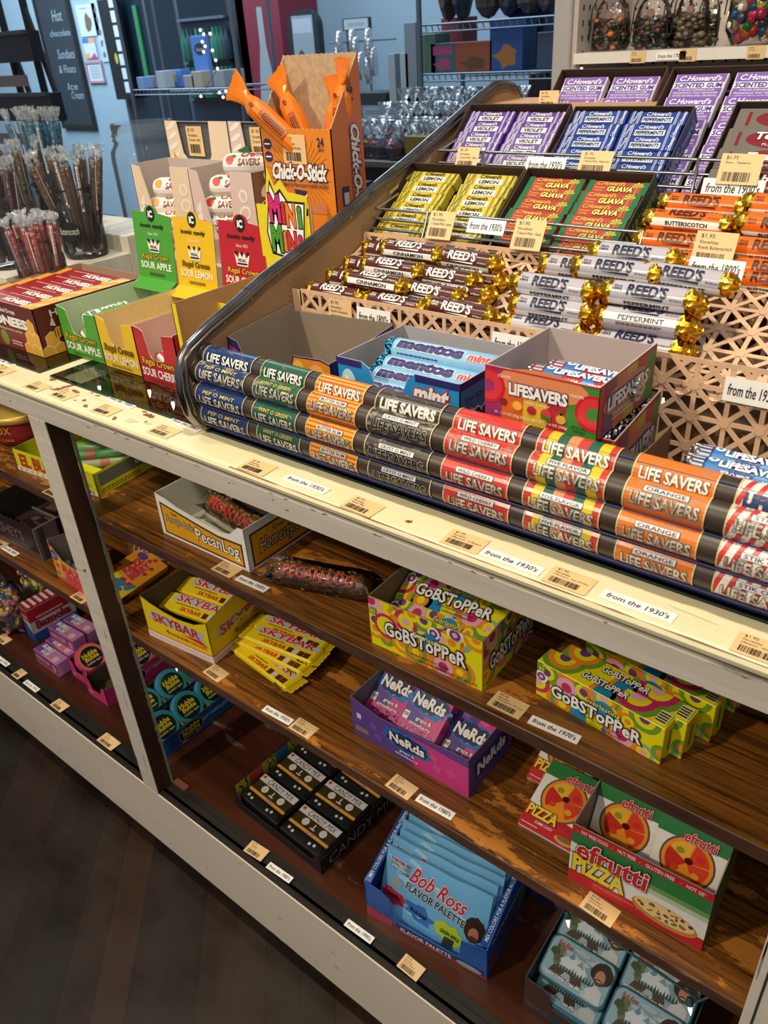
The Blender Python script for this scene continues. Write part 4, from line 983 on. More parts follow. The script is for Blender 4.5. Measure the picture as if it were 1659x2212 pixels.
# ================================================================== left section
# round red tin with a gold lid
b = MB(); c = onz(10, 958, S1) + V((0, .05, 0)); RT_, GT_ = M('#8e1f22', .3), M('#c9a24a', .35, .4)
b.lathe([(.050, 0), (.058, .004), (.066, .03), (.068, .05)], RT_, 32, Matrix.Translation(c))
S = Cy(c + V((0, 0, .0)), (1, 0, 0), (0, -1, 0), .067)
class Rnd:
    curved = False
    def pt(s, x, y, l=0): a = x / .067; return c + V((.068 * math.sin(a), -.068 * math.cos(a), y)) * 1 + V((math.sin(a), -math.cos(a), 0)) * (l * EPS + .0004)
b.text(Rnd(), 'FORTKNOX', -.05, .030, .098, .014, GT_, 2, .02); b.text(Rnd(), 'MILK CHOCOLATE COINS', -.045, .016, .095, .005, GT_, 2)
b.build('tin', None, None, 'round red tin with gold lettering and lid on the upper shelf', 'tin')
lid = MB(); lid.lathe([(.0685, .048), (.071, .049), (.071, .058), (.066, .062), (.01, .063)], GT_, 32, Matrix.Translation(c)); o_ = lid.build('lid', bpy.data.objects['tin'], None, 'gold lid')
# yellow gum-cigar carton
mxC, w = seat((40.7, 1014), (214, 1074), S1)
b = MB(); d, h = .135, .041
EY2, EYI = M('#dfd820', .4), M('#b5b416', .5)
F, R, L, B = carton(b, w, d, h, h, EY2, EYI, None, None, None, [(0, 0), (w, 0), (w, h), (w * .98, h * 2.1), (w * .02, h * 2.1), (0, h)])
b.text(F, 'EL BUBBLE', w * .07, h * .26, w * .62, h * .6, M('#b0381e', .4), 3, .04, 0, M('#e8c020', .4), .08)
b.rect(F, 0, h * .02, w, h * .2, M('#e8e2d0', .5), 1)
for k in range(9): blob(b, F, w * (.05 + .07 * k), h * .12, w * .018, h * .07, M(('#d88a9a', '#9ab0d0', '#c8a0c0')[k % 3], .5), 0, k, 2, 10)
b.ell(F, w * .87, h * .75, w * .03, h * .12, M('#d8602a', .4), 2, 14); b.text(F, '100 g', w * .88, h * .06, w * .08, h * .16, M('#3a3a1a', .4), 3, .02); b.ell(F, w * .92, h * .42, w * .018, h * .09, M('#b8b020', .4), 2, 12)
for k in range(7): b.rect(R, d * .06, h * (.40 + .075 * k), d * .7, h * (.45 + .075 * k), M('#5c5c4a', .5), 1)
b.rect(R, d * .05, h * .38, d * .72, h * .93, M('#a8a68c', .5), .6); b.bars(R, d * .78, h * .4, d * .17, h * .5, M('#3a3a2a', .5)); b.lines(R, d * .06, h * .08, d * .6, h * .2, 2, M('#8a6a10', .5), 1)
b.box((w * .62, .001, h * .93), (w - .001, .02, h), EY2)
b.build('carton', None, mxC, 'yellow gum-cigar carton behind the post on the upper shelf', 'box')
for k, (x, y, z, dg, m, lb) in enumerate(((.15, .05, .040, 38, '#5f9a58', 'pale green candy cigar lying on top, nearest the front'), (.16, .075, .045, 28, '#6fae62', 'pale green candy cigar lying on top at the back'), (.135, .045, .026, 42, '#5a9050', 'green candy cigar under the top two'), (.17, .06, .026, 40, '#a8b08a', 'pinkish green candy cigar at the right side'))):
    b = MB(); b.lathe([(.002, -.055), (.008, -.05), (.0095, -.04), (.0095, .045), (.006, .052), (.003, .06)], M(m, .35), 12, Matrix.Rotation(math.pi / 2, 4, 'Y')); b.lathe([(.0097, -.01), (.0097, .006)], M('#b8705a', .4), 12, Matrix.Rotation(math.pi / 2, 4, 'Y'), False)
    b.build('candy_cigar', None, on(mxC, x, y, z, dg), lb + ' in the yellow carton', 'candy cigar', 'green candy cigars')
# dark brown carton with an open jagged lid
mxH, w = seat((0, 1165), (92, 1212), S2)
mxH = mxH @ Matrix.Translation((-.05, 0, 0)); w += .05
b = MB(); d, h = .15, .071
HBN, HBI = M('#2b1a18', .35), M('#3a2d22', .7)
zig = [(0, 0), (w - .002, 0), (w - .002, h)] + [(w * (1 - k / 24), h * (1 + (.05 if k % 2 else 0))) for k in range(1, 24)] + [(0, h)]
F, R, L, B = carton(b, w, d, h, h, HBN, HBI, zig, [(0, 0), (d, 0), (d, h * .9), (d * .2, h), (0, h)])
b.rect(F, 0, 0, w, h * .22, M('#5a4040', .4), .8)
b.text(F, "HERSHEY'S", w * .12, h * .42, w * .66, h * .36, M('#6f605c', .35), 2, .02, 0); b.text(F, 'milk chocolate', w * .5, h * .28, w * .26, h * .08, M('#6f605c', .35), 2)
EN = M('#77706a', .5); b.box((w - .0015, .0, 0), (w + .003, .048, h * 1.02), EN); b.box((w + .0032, .006, .002), (w + .0040, .018, h), M('#4a4440', .5))
b.box((w * .5, .06, h * .82), (w * .98, .064, h * .86), EN)
b.build('carton', None, mxH, 'dark brown carton with a grey end at the far left of the lower shelf', 'box')
for k, (x, y) in enumerate(((.11, .09), (.145, .10), (.12, .12))):
    b = MB(); b.bev((0, 0, 0), (.05, .1, .012), .003, M('#33201c', .3)); b.rect(Pl((0, 0, .012), (1, 0, 0), (0, 1, 0)), .008, .02, .042, .08, M('#6a5650', .35))
    b.build('chocolate_bar', None, on(mxH, x - .02, y - .06, .03 + .004 * k, 8 * k - 6, -4), ('dark brown bar at the left inside the dark carton', 'dark brown bar at the right inside the dark carton', 'topmost dark brown bar inside the dark carton')[k], 'chocolate bar', 'dark wrapped bars')
b = MB(); r = random.Random(4); c = onz(30, 1085, S2) + V((0, .12, .035))
vs = []; n = 12
b.ball(c, .05, M('#1b1716', .3), 12, (1.2, .5, .8), .1)
for k in range(26): b.ball(c + V((r.uniform(-.05, .05), -.024, r.uniform(-.02, .035))), r.uniform(.003, .007), M(r.choice(('#8a9a3a', '#c8c0a8', '#3a3a36', '#5a5a30')), .3), 6)
b.build('candy_bag', None, None, 'dark crinkled candy bag behind the dark brown carton', 'candy bag')
# yellow and orange gum carton with a cut front
mxZ = frame(onz(127.5, 1249, S2), (1, -.03, 0))
b = MB(); w, d, h = .125, .05, .088
OR_, ORL = M('#e8a22a', .4), M('#f0bc4a', .4)
F, R, L, B = carton(b, w, d, h, h * .9, OR_, M('#8f8578', .7), [(0, 0), (w, 0), (w, h * .55), (w * .3, h * .62), (w * .14, h * .78), (0, h)])
b.flat(F, [(0, 0), (w, 0), (w, h * .14), (0, h * .08)], M('#d8402a', .4), 1); b.ell(F, w * .1, h * .66, w * .085, h * .13, M('#5b4aa0', .4), 2, 16); b.lines(F, w * .04, h * .62, w * .12, h * .1, 2, M('#c9c4e0', .4), 3)
b.text(F, 'RAZZ', w * .24, h * .34, w * .7, h * .2, M('#d83a4a', .4), 3, .05, .1, M('#f0a0a0', .4), .08); b.text(F, 'BERRY', w * .28, h * .12, w * .62, h * .2, M('#d83a4a', .4), 3, .05, .1, M('#f0a0a0', .4), .08)
for k, (x, y, m) in enumerate(((.05, .9, '#d8304a'), (.12, .42, '#d8304a'), (.08, .2, '#4a8ac0'), (.2, .1, '#4a8ac0'), (.22, .55, '#f0d860'))): b.ell(F, w * x, h * y, .004, .005, M(m, .4), 2.5, 12)
b.build('carton', None, mxZ, 'orange and yellow gum carton with cut front, left of the post', 'box')
r = random.Random(2)
b = MB()
for k in range(60): b.ball(V((r.uniform(.01, w - .01), r.uniform(.01, d - .01), r.uniform(.02, .034))), .006, M(r.choice(('#4a9ac0', '#e8d040', '#c8c4d8', '#d8506a')), .3), 6)
b.build('gum_pieces', None, mxZ, 'small coloured gum pieces filling the orange carton', 'gum', None, 'stuff')
# gum packs seen right of the post
def flat_pack(mx, label, w, d, h, m, parts, group=None):
    b = MB(); b.bev((0, 0, 0), (w, d, h), .001, m); T, F = Pl((0, 0, h), (1, 0, 0), (0, 1, 0)), Pl((0, 0, 0), (1, 0, 0), (0, 0, 1)); parts(b, T, F, w, d, h)
    return b.build('gum_pack', None, mx, label, 'gum pack', group)
def rz(b, T, F, w, d, h):
    T = Pl((w, 0, h), (0, 1, 0), (-1, 0, 0))
    b.rect(T, 0, 0, d * .34, w, M('#ecd020', .4), 1); b.ell(T, d * .84, w * .72, d * .07, w * .16, M('#5b4aa0', .4), 2, 16)
    b.text(T, 'RAZZ', d * .40, w * .54, d * .40, w * .22, M('#d83a4a', .4), 3, .05, .1, M('#f0a0a0', .4), .08); b.text(T, 'BERRY', d * .38, w * .28, d * .42, w * .22, M('#d83a4a', .4), 3, .05, .1, M('#f0a0a0', .4), .08)
    rr = random.Random(5)
    for k in range(20): b.ell(T, d * rr.uniform(.06, .32), w * rr.uniform(.1, .6), .005, .005, M(rr.choice(('#3a86b0', '#c83048', '#3a86b0')), .35), 2 + k * .05, 10)
    for k in range(7): b.ell(T, d * rr.uniform(.3, .95), w * rr.uniform(.05, .95), .004, .004, M('#c8304a', .35), 2.5, 10)
    R = Pl((w, 0, 0), (0, 1, 0), (0, 0, 1)); b.rect(R, 0, 0, d, h, M('#d8b020', .4), .6); b.text(R, 'RAZZ', d * .3, h * .2, d * .3, h * .5, M('#a85a3a', .4), 2, .03); b.ell(R, d * .12, h * .5, d * .08, h * .35, M('#5b3a60', .4), 2, 12)
a, c = onz(262, 1312, S2), onz(356, 1246, S2)
flat_pack(frame(a, (c - a).cross(V((0, 0, 1)))) @ Matrix.Translation((-.066, 0, .03)) @ Matrix.Rotation(math.radians(24), 4, 'Y'), 'orange and yellow gum pack propped right of the post', .066, .118, .014, OR_, rz)
def dbl(b, T, F, w, d, h):
    b.rect(F, 0, 0, w, h, M('#7a5a2a', .5), .6); b.ell(F, w * .42, h * .5, w * .36, h * .44, M('#b8a0a0', .4), 1, 22); b.ell(F, w * .42, h * .5, w * .33, h * .40, M('#a02438', .4), 2, 22)
    b.text(F, 'DUBBLE', w * .16, h * .5, w * .5, h * .22, M('#d8c8c4', .4), 4, .04, .1); b.text(F, 'BUBBLE', w * .16, h * .26, w * .5, h * .22, M('#d8c8c4', .4), 4, .04, .1)
a = onz(232, 1262, S2) + V((0, .06, 0))
flat_pack(frame(a, (.8, .55, 0)), 'brown and red gum box with an oval badge behind the post', .11, .05, .075, M('#6a4a24', .5), dbl)
def dk(b, T, F, w, d, h): b.rect(F, w * .06, h * .2, w * .94, h * .8, M('#8a3a48', .5), 1); b.lines(F, w * .12, h * .3, w * .76, h * .4, 2, M('#c08a90', .5), 2)
a = onz(352, 1262, S2) + V((0, .09, 0))
flat_pack(frame(a, (.95, -.3, 0)), 'dull red gum box in the shade behind the yellow carton', .08, .05, .05, M('#5a2430', .5), dk)
a = onz(300, 1235, S2) + V((0, .15, 0))
flat_pack(frame(a, (.9, .3, 0)), 'dark red gum box with a bold letter, deep on the lower shelf', .1, .04, .07, M('#4a1a1a', .5), lambda b, T, F, w, d, h: b.text(F, 'BIX', w * .1, h * .25, w * .7, h * .5, M('#8a2a2a', .5), 2, .06))
a = onz(225, 1172, S2) + V((0, .1, .02))
flat_pack(frame(a, (.9, -.4, 0)), 'bright yellow gum box seen through the gap right of the post', .08, .06, .05, M('#e0cc20', .4), lambda b, T, F, w, d, h: b.rect(F, w * .1, h * .2, w * .5, h * .6, M('#c8a0a0', .5)))
# ------------------------------------------------------------------ left deck: bags of wrapped gum
CLR = glass('bag_film', (.98, .98, .98), 1.4, .06, .02, (.9, .9, .9), 60)
def gum_bag(c, sx, sy, sz, label, seed):
    t = thing('gum_bag', Matrix.Translation(c), label, 'candy bag', 'clear bags of wrapped gum')
    r = random.Random(seed); b = MB(); cs = [M(x, .35) for x in ('#3a7cc8', '#ecdc40', '#d88a8a', '#3068b0', '#f0e070', '#c87a70')]
    for k in range(110):
        u, v_, w_ = r.gauss(0, .45), r.gauss(0, .45), r.uniform(-.95, .8); s = math.sqrt(max(.05, 1 - w_ * w_ * .8)); L_ = math.hypot(u, v_)
        if L_ > 1: u /= L_; v_ /= L_
        p = V((u * s * sx, v_ * s * sy, sz + w_ * sz * .95)); mm = Matrix.Translation(p) @ turn((0, 0, 0), r.uniform(0, 180), r.uniform(-60, 60), r.uniform(-60, 60))
        m = r.choice(cs); b.lathe([(.003, -.012), (.0035, -.0075), (.0065, -.005), (.0065, .005), (.0035, .0075), (.0045, .012)], m, 7, mm)
    b.build('wrapped_gum', t, None, 'blue, yellow and pink twists').__setitem__('kind', 'stuff')
    b = MB(); b.ball((0, 0, sz), 1, CLR, 16, (sx * 1.12, sy * 1.12, sz * 1.0), .05); b.tube([(0, 0, sz * 1.9), (.004, 0, sz * 2.2), (-.004, 0, sz * 2.4)], .012, CLR, 8)
    b.build('clear_film', t)
gum_bag(onz(14, 1372, DK) + V((0, .03, 0)), .050, .040, .072, 'clear bag of wrapped gum, front one at the left photo edge', 3)
gum_bag(onz(76, 1296, DK) + V((0, .03, 0)), .060, .036, .050, 'clear bag of wrapped gum behind the red, white and blue box', 8)
# red white and blue gum box
mxQ = frame(onz(61, 1372, DK), (1, -.05, 0))
b = MB(); w, d, h = .044, .115, .093
F, R, L, B = carton(b, w, d, h, h, M('#c9c3c0', .4), M('#a89890', .6), [(0, 0), (w, 0), (w, h), (0, h * 1.02)])
b.rect(R, 0, 0, d, h * .26, M('#2a4f9a', .4), 1); b.flat(R, [(0, h * .62), (d, h * .62), (d, h), (0, h)], M('#b0202c', .4), 1); b.flat(R, [(0, h * .12), (d, h * .02), (d, h * .3), (0, h * .26)], M('#2a4f9a', .4), 1.2)
b.text(R, 'Bazooka', d * .1, h * .36, d * .78, h * .24, M('#b0202c', .4), 3, .03, 0, NAVY, .05); b.lines(R, d * .15, h * .68, d * .6, h * .08, 1, M('#e0d0d0', .4), 2)
b.flat(F, [(0, h * .62), (w, h * .62), (w, h), (0, h)], M('#b0202c', .4), 1); b.flat(F, [(0, 0), (w, 0), (w, h * .24), (w * .5, h * .5), (0, h * .56)], M('#2a4f9a', .4), 1); b.lines(F, w * .1, h * .7, w * .7, h * .12, 2, M('#e0d0d0', .4), 2)
b.build('carton', None, mxQ, 'red, white and blue gum box on the left deck', 'box')
for k in range(7):
    b = MB(); b.bev((.002, 0, .004), (w - .002, .013, h + .004), .001, M('#b8303a', .4)); b.rect(Pl((0, 0, h + .004), (1, 0, 0), (0, 1, 0)), .004, .003, w - .004, .010, M('#e6dede', .35))
    b.build('gum_pack', None, mxQ @ Matrix.Translation((0, .005 + .0155 * k, 0)), 'red and white gum pack standing in the red, white and blue box, ' + ('nearest the front', 'second from front', 'third from front', 'fourth from front', 'fifth from front', 'sixth from front', 'hindmost')[k], 'gum pack', 'red and white gum packs')
# purple pink gum boxes
def bub(b, T, F, w, d, h):
    b.text(T, 'BUBBLE', w * .1, d * .52, w * .46, d * .36, M('#e8e4ea', .4), 3, .05, .1, M('#3a2a5a', .4), .08); b.text(T, 'GUM', w * .24, d * .14, w * .3, d * .34, M('#e8e4ea', .4), 3, .05, .1, M('#3a2a5a', .4), .08)
    b.ell(T, w * .82, d * .36, w * .1, d * .26, M('#e8b8cc', .4), 3, 16); b.text(T, 'New', w * .56, d * .08, w * .16, d * .26, M('#e8a030', .4), 3, .04)
    b.rect(T, w * .02, d * .05, w * .4, d * .95, M('#7a4f9a', .4), 1)
    b.rect(F, 0, 0, w, h, M('#8a3a6a', .4), .6); b.text(F, 'BUBBLE GUM', w * .06, h * .4, w * .6, h * .35, M('#c8a8c0', .4), 2, .03); b.ell(F, w * .86, h * .5, w * .08, h * .3, M('#c88aa8', .4), 2, 12)
    b.rect(F, 0, 0, w, h * .14, M('#d86a6a', .4), 1.5)
mxU = frame(onz(81, 1427, DK), (1, -.01, 0))
u0 = flat_pack(mxU, 'purple and pink gum box at the front of its pile', .097, .032, .036, M('#c283bc', .4), bub, 'purple and pink gum boxes')
for k, (x, y, z, lb) in enumerate(((-.006, .034, 0, 'second on the deck'), (.0, .068, 0, 'third on the deck'), (.006, .102, 0, 'fourth on the deck'), (.004, .046, .036, 'stacked on top at the front'), (.008, .082, .036, 'stacked on top at the back'))):
    dup(u0, on(mxU, x, y, z, k), f'purple and pink gum box, {lb} of its pile')
# ================================================================== the old sloped sweet case on the glass
CXL, CXR = -.716, .16
TANP = two('case_side_brown', '#8a6a48', '#a17e58', (5, 5, 5), .3, .7, .42, 5, .03, ('#8d7440', 11, .66, .72))
CHROME = two('worn_chrome', '#6b6864', '#a8a49d', (20, 20, 20), .3, .7, .2, 6, .12, ('#3c352b', 20, .56, .64), None, .5, 1)
TANL = M('#dcb592', .45)
case = thing('display_case', Matrix.Translation((CXL, .04, ZT)), 'sloped metal sweet case with chrome edge and embossed candy-roll front', 'display case')
CS = V((CXL, .04, ZT))
def sbuild(b, name, label=None, parent=case, kind=None):
    b.v = [p - CS for p in b.v]; return b.build(name, parent, None, label, None, None, kind)
prof = [(.055, ZT + .0012), (.0397, 1.0790), (.0288, 1.0870), (.0198, 1.1028), (.0159, 1.1322), (.0188, 1.152), (.0253, 1.1656), (.0366, 1.1771), (.0661, 1.1896), (.111, 1.204), (.1587, 1.2217), (.2247, 1.2395), (.2961, 1.2614), (.3731, 1.2878), (.4557, 1.3133), (.545, 1.3438), (.6292, 1.3735), (.668, 1.3845), (.6934, 1.3845), (.722, 1.3780), (.7396, 1.3640), (.748, 1.34), (.75, 1.30), (.75, ZT + .0012)]
for xs, nmb in ((CXL, 'left'), (CXR, 'right')):
    b = MB(); S = Pl((xs + .011, 0, 0), (0, 1, 0), (0, 0, 1)); b.prism(S, prof, .011, TANP)
    if nmb == 'left':
        for (y, z, r) in ((.215, 1.205, .016), (.20, 1.19, .010)):
            for k in range(8):
                a = k * math.pi / 4 + .2; b.flat(S, [(y + .003 * math.cos(a + .5), z + .003 * math.sin(a + .5)), (y + r * math.cos(a + .12), z + r * math.sin(a + .12)), (y + r * math.cos(a - .12), z + r * math.sin(a - .12))], M('#9c7d58', .4), 1)
    sbuild(b, 'side_panel')
    b = MB(); b.tube([(xs + .0055, y, z) for y, z in prof[1:-2]], .0062, CHROME, 10)
    if nmb == 'left':
        b.tube([(xs + .0115, y + (.004 if i < 5 else 0), z - (0 if i < 6 else .0035)) for i, (y, z) in enumerate(prof[1:-4])], .0026, M('#6d675c', .3, .8), 8)
        rr_ = random.Random(5)
        for (y, z) in prof[8:17]: b.ball((xs + .012, y + .02, z + .001), .0022, M('#c9c4ba', .25, 1), 6)
    sbuild(b, 'chrome_edge')
    if nmb == 'left':
        b = MB()
        for t in (.42, .47, .52, .59, .66):
            y0 = .08 + t * .75; z0 = 1.1915 + (y0 - .07) * .303
            b.flat(Pl((CXL + .0135, 0, 0), (0, 1, 0), (0, 0, 1)), [(y0, z0 - .010), (y0 + .022, z0 - .0035), (y0 + .020, z0 - .008), (y0 + .002, z0 - .014)], M('#b8a85a', .4), 1)
        sbuild(b, 'worn_spots', 'yellowish bare patches under the chrome')
b = MB(); b.box((CXL + .011, .06, ZT + .0012), (CXR, .74, 1.082), M('#6b5238', .6)); sbuild(b, 'case_floor')
b = MB(); b.box((CXL + .011, .735, 1.082), (CXR, .745, 1.352), TANP); b.box((CXL + .011, .655, 1.352), (CXR, .745, 1.3616), M('#c9a07a', .5)); sbuild(b, 'rear_ledge', 'pale wooden ledge at the back')
# embossed front: four long rolls side by side above each other
SEGS = [('PEP O MINT', '#1f3566', '#e8c860', None), ('WINT O GREEN', '#24573c', '#e8c860', None), ('BUTTER RUM', '#e8a81c', None, 'stripe'), ('CRYST O MINT', '#3c352e', None, None), ('WILD CHERRY', '#c8372f', None, None), ('FIVE FLAVOR', '#c03a30', None, 'five'), ('ORANGE', '#dd7424', None, None), ('STIK O PEP', '#e4dfd4', None, 'diag'), ('PEP O MINT', '#1f3566', '#e8c860', None), ('WINT O GREEN', '#24573c', '#e8c860', None)]
XB = [-.6985, -.617, -.539, -.4625, -.3745, -.2925, -.2105, -.1345, -.052, .030, .112]
BAND, GOLDL, BLUE = M('#3b2d22', .4), M('#c9bd8a', .35), M('#242c62', .4)
SILV = two('worn_print_silver', '#8d8678', '#cfc9bb', (160, 160, 160), .42, .58, .3, 4, .1)
ROWS = [(.0545, 1.1612), (.0405, 1.1485), (.0350, 1.1255), (.0375, 1.1010)]
RR0 = .0128
seat_ = MB(); seat_.box((CXL + .012, .047, 1.0775), (CXR, .060, 1.172), BLUE); seat_.box((CXL + .012, .044, ZT + .0008), (CXR, .058, 1.0885), BLUE); sbuild(seat_, 'front_panel', 'dark blue sheet behind the embossed rolls')
for ri, (yc, zc) in enumerate(ROWS):
    b = MB(); ax = Matrix(((0, 0, 1, 0), (1, 0, 0, yc), (0, 1, 0, zc), (0, 0, 0, 1)))
    rnd = random.Random(ri)
    b.lathe([(RR0, CXL + .012), (RR0, CXL + .0135), (RR0 - .0004, XB[0]), (RR0 - .0004, XB[-1] + .045)], BAND, 28, ax)
    for si, (nm_, c, tc_, st) in enumerate(SEGS):
        x0, x1 = XB[si] + (.013 if si else .003), XB[si + 1] - .0008
        sh = .006 * (ri - 1) if False else 0
        S = Cy((x0, yc, zc), (1, 0, 0), (0, -math.cos(.55), math.sin(.55)), RR0); L = x1 - x0; H = 1.55 * RR0
        wear = .16 if ri < 2 else .05
        wl = (.585, .535, .575, .62)[ri]; base = two('print_%s_%d' % (c.lstrip('#'), ri), c, c, (60, 60, 60), .4, .6, .26, 4, .08, ('#8d8472', 150, wl, wl + .05, (.6, 1.4, 1.4)))
        b.rect(S, 0, -H * 1.15, L, H, base, .5)
        for xx in (0, L - .0012): b.rect(S, xx, -H * 1.15, xx + .0012, H, GOLDL, 2.2)
        if st == 'stripe':
            for k in range(9): b.rect(S, .0012, -H + k * H * .235, L - .0012, -H + (k * .235 + .09) * H, M('#cf4a1e', .35), 1)
        if st == 'five':
            for i, m in enumerate(('#d8b820', '#1f5a48', '#d88a5a', '#c03a30', '#1f5a48', '#d8b820')): b.rect(S, L * (.12 + i * .13), -H * 1.15, L * (.25 + i * .13), H, M(m, .35), 1)
        if st == 'diag':
            for k in range(7): x = L * (.14 * k - .05); b.clip = (0, -H, L, H); b.flat(S, [(x, -H), (x + .004, -H), (x + .015, H), (x + .011, H)], M('#c8322c', .35), 1); b.clip = None
        lc = M('#efe9da', .3) if st != 'diag' else M('#23407a', .35)
        lc2 = SILV if ri in (1, 2, 3) else lc
        if c == '#3c352e': lc2 = M('#1c1815', .35)
        ol = {'#1f3566': BLACK, '#24573c': BLACK}.get(c, SILV if c == '#3c352e' else M('#5a4a3a', .4))
        ya = (-.38, -.50, -.88, -.98)[ri] * RR0
        if tc_:
            w3 = nm_.split(' ')
            if ri: b.text(S, nm_, L * .16, ya + RR0 * .78, L * .66, RR0 * .30, M(tc_, .35), 3, .005, .12)
        elif ri:
            yy = ya + RR0 * .72; b.rect(S, L * .22, yy, L * .78, yy + RR0 * .40, M('#23284a', .35), 2.4); b.rect(S, L * .23, yy + RR0 * .03, L * .77, yy + RR0 * .37, M('#d9d6cf', .3), 2.8); b.text(S, nm_, L * .26, yy + RR0 * .09, L * .48, RR0 * .22, NAVY, 3.5, .012)
        b.text(S, 'LIFE SAVERS', L * .09, ya - RR0 * .12, L * .84, RR0 * .74, lc2 if ri else lc, 3.6, .03, .0, ol, .07)
    b.lathe([(RR0 + .0012, CXL + .0105), (RR0 + .0014, CXL + .0135), (RR0 - .001, CXL + .0142)], M('#241c16', .4), 24, ax)
    sbuild(b, 'embossed_roll')
    b2 = MB(); b2.tube([(CXL + .02, yc - .009, zc - .0112), (CXR, yc - .009, zc - .0112)], .0011, BLUE, 6); sbuild(b2, 'groove_line')
# lattice bin
def lattice(b, S, w, h, s, m, sw=.0045, t=.0010, off=0):
    def strip(x0, y0, x1, y1, lv=0):
        S = Pl(S0.o + S0.n * lv * .00022, S0.u, S0.v)
        d = V((x1 - x0, y1 - y0)); L_ = d.length; d /= L_; q = V((-d.y, d.x)) * sw / 2
        b.prism(S, [(x0 + q.x, y0 + q.y), (x0 - q.x, y0 - q.y), (x1 - q.x, y1 - q.y), (x1 + q.x, y1 + q.y)], t, m)
    S0 = S
    nx, ny = int(w / s), math.ceil(h / s)
    for i in range(nx + 1): strip(i * s, 0, i * s, h)
    for j in range(ny + 1): strip(0, min(h, j * s), w, min(h, j * s), 1)
    for i in range(nx):
        for j in range(ny):
            f = min(1, (h - j * s) / s); strip(i * s, j * s, (i + f) * s, (j + f) * s, 2); strip((i + 1) * s, j * s, (i + 1 - f) * s, (j + f) * s, 3)
    for i in range(nx + 1):
        for j in range(ny + 1):
            if j * s <= h: b.ell(S, i * s, j * s, sw * 1.05, sw * 1.05, m, 4, 8)
bin_ = thing('lattice_bin', Matrix.Translation((-.69, .197, 1.083)), 'tan cut-out lattice bin holding the foil-ended candy rolls', 'bin')
BO = V((-.69, .197, 1.083))
def lbuild(b, name): b.v = [p - BO for p in b.v]; return b.build(name, bin_)
b = MB(); S = Pl((-.688, .197, 1.088), (1, 0, 0), (0, 0, 1)); lattice(b, S, .84, .1125, .030, TANL)
b.prism(S, [(-.013, -.005), (0, -.005), (0, .113), (-.015, .113)], .001, TANL); lbuild(b, 'front_lattice')
b = MB(); S = Pl((-.70, .199, 1.168), (1, 0, 0), (0, .92, .39)); lattice(b, S, .84, .150, .030, TANL); lbuild(b, 'sloped_floor')
b = MB(); S = Pl((-.70, .337, 1.150), (1, 0, 0), (0, 0, 1)); lattice(b, S, .84, .088, .030, TANL); lbuild(b, 'back_lattice')
b = MB(); b.box((CXL + .012, .345, 1.16), (CXR, .350, 1.225), M('#4a3826', .7)); lbuild(b, 'back_board')
# foil-ended rolls
FOIL = foil('gold_foil', '#d8a42c', .22, 90, .003)
def candy_roll(mx, label, kind, group, spin=0):
    t = thing('candy_roll', mx, label, 'candy roll', group)
    body, ink, band, nme = {'c': ('#4f231c', '#f0ece4', '#f0ece4', 'CINNAMON'), 'p': ('#b4afb8', '#1b2440', '#f0ede6', 'PEPPERMINT'), 'b': ('#e86a14', '#4a2414', '#f2eee6', 'BUTTERSCOTCH')}[kind]
    BM, IK, BD = M(body, .25, 0, .04), M(ink, .3), M(band, .28)
    r, L = .0112, .072; bx_ = Matrix.Rotation(math.pi / 2, 4, 'Y')
    b = MB(); b.lathe([(r, -L / 2), (r, L / 2)], BM, 24, bx_, False)
    c_, s_ = math.cos(math.radians(38 + spin)), math.sin(math.radians(38 + spin))
    S = Cy((-L / 2, 0, 0), (1, 0, 0), (0, -c_, s_), r)
    b.text(S, "REED'S", L * .24, -r * .42, L * .52, r * .95, IK, 2.5, .035, .05, None)
    b.flat(S, [(L * .3, -r * .58), (L * .72, -r * .66), (L * .72, -r * .50), (L * .5, -r * .52)], IK if kind != 'c' else BD, 2); 
    b.text(S, 'Since', L * .06, r * .12, L * .11, r * .22, IK if kind != 'b' else M('#4a2414', .3), 2, .01); b.text(S, '1893', L * .05, -r * .16, L * .12, r * .22, IK, 2, .02)
    b.text(S, 'All Natural', L * .80, -r * .5, L * .16, r * .15, IK, 2, .01)
    b.rect(S, 0, -r * 1.42, L, -r * .82, BD, 1); b.text(S, nme, L * .22, -r * 1.30, L * .6, r * .36, M('#20202a', .3), 2.5, .02)
    b.rect(S, 0, r * 1.15, L, r * 1.75, BD, 1); b.text(S, nme, L * .22, r * 1.27, L * .6, r * .36, M('#20202a', .3), 2.5, .02)
    b.lines(S, L * .2, -r * 1.75, L * .6, r * .25, 2, M('#3a3a44', .4) if kind == 'p' else M('#7a4a3a', .4), 1)
    b.build('wrapper', t)
    for s in (-1, 1):
        b = MB(); rn = random.Random(7 + s); vs = []; n = 14
        for q, x in ((1.02, 0), (1.05, .004), (1.0, .007), (.95, .010), (.55, .0125), (.15, .0135)):
            for k in range(n):
                a = 2 * math.pi * k / n; f = q * (1 + rn.uniform(-.14, .12) * (x > .003)); vs.append((s * (L / 2 - .002 + x + rn.uniform(-.002, .002) * (x > .005)), r * f * math.cos(a), r * f * math.sin(a)))
        b.mesh(vs, [(i * n + k, i * n + (k + 1) % n, (i + 1) * n + (k + 1) % n, (i + 1) * n + k) for i in range(5) for k in range(n)], FOIL); b.poly([vs[5 * n + k] for k in range(n)], FOIL)
        b.build('foil_end', t, None, 'crumpled gold foil end' if s > 0 else 'gold foil end')
    return t
protos = {}
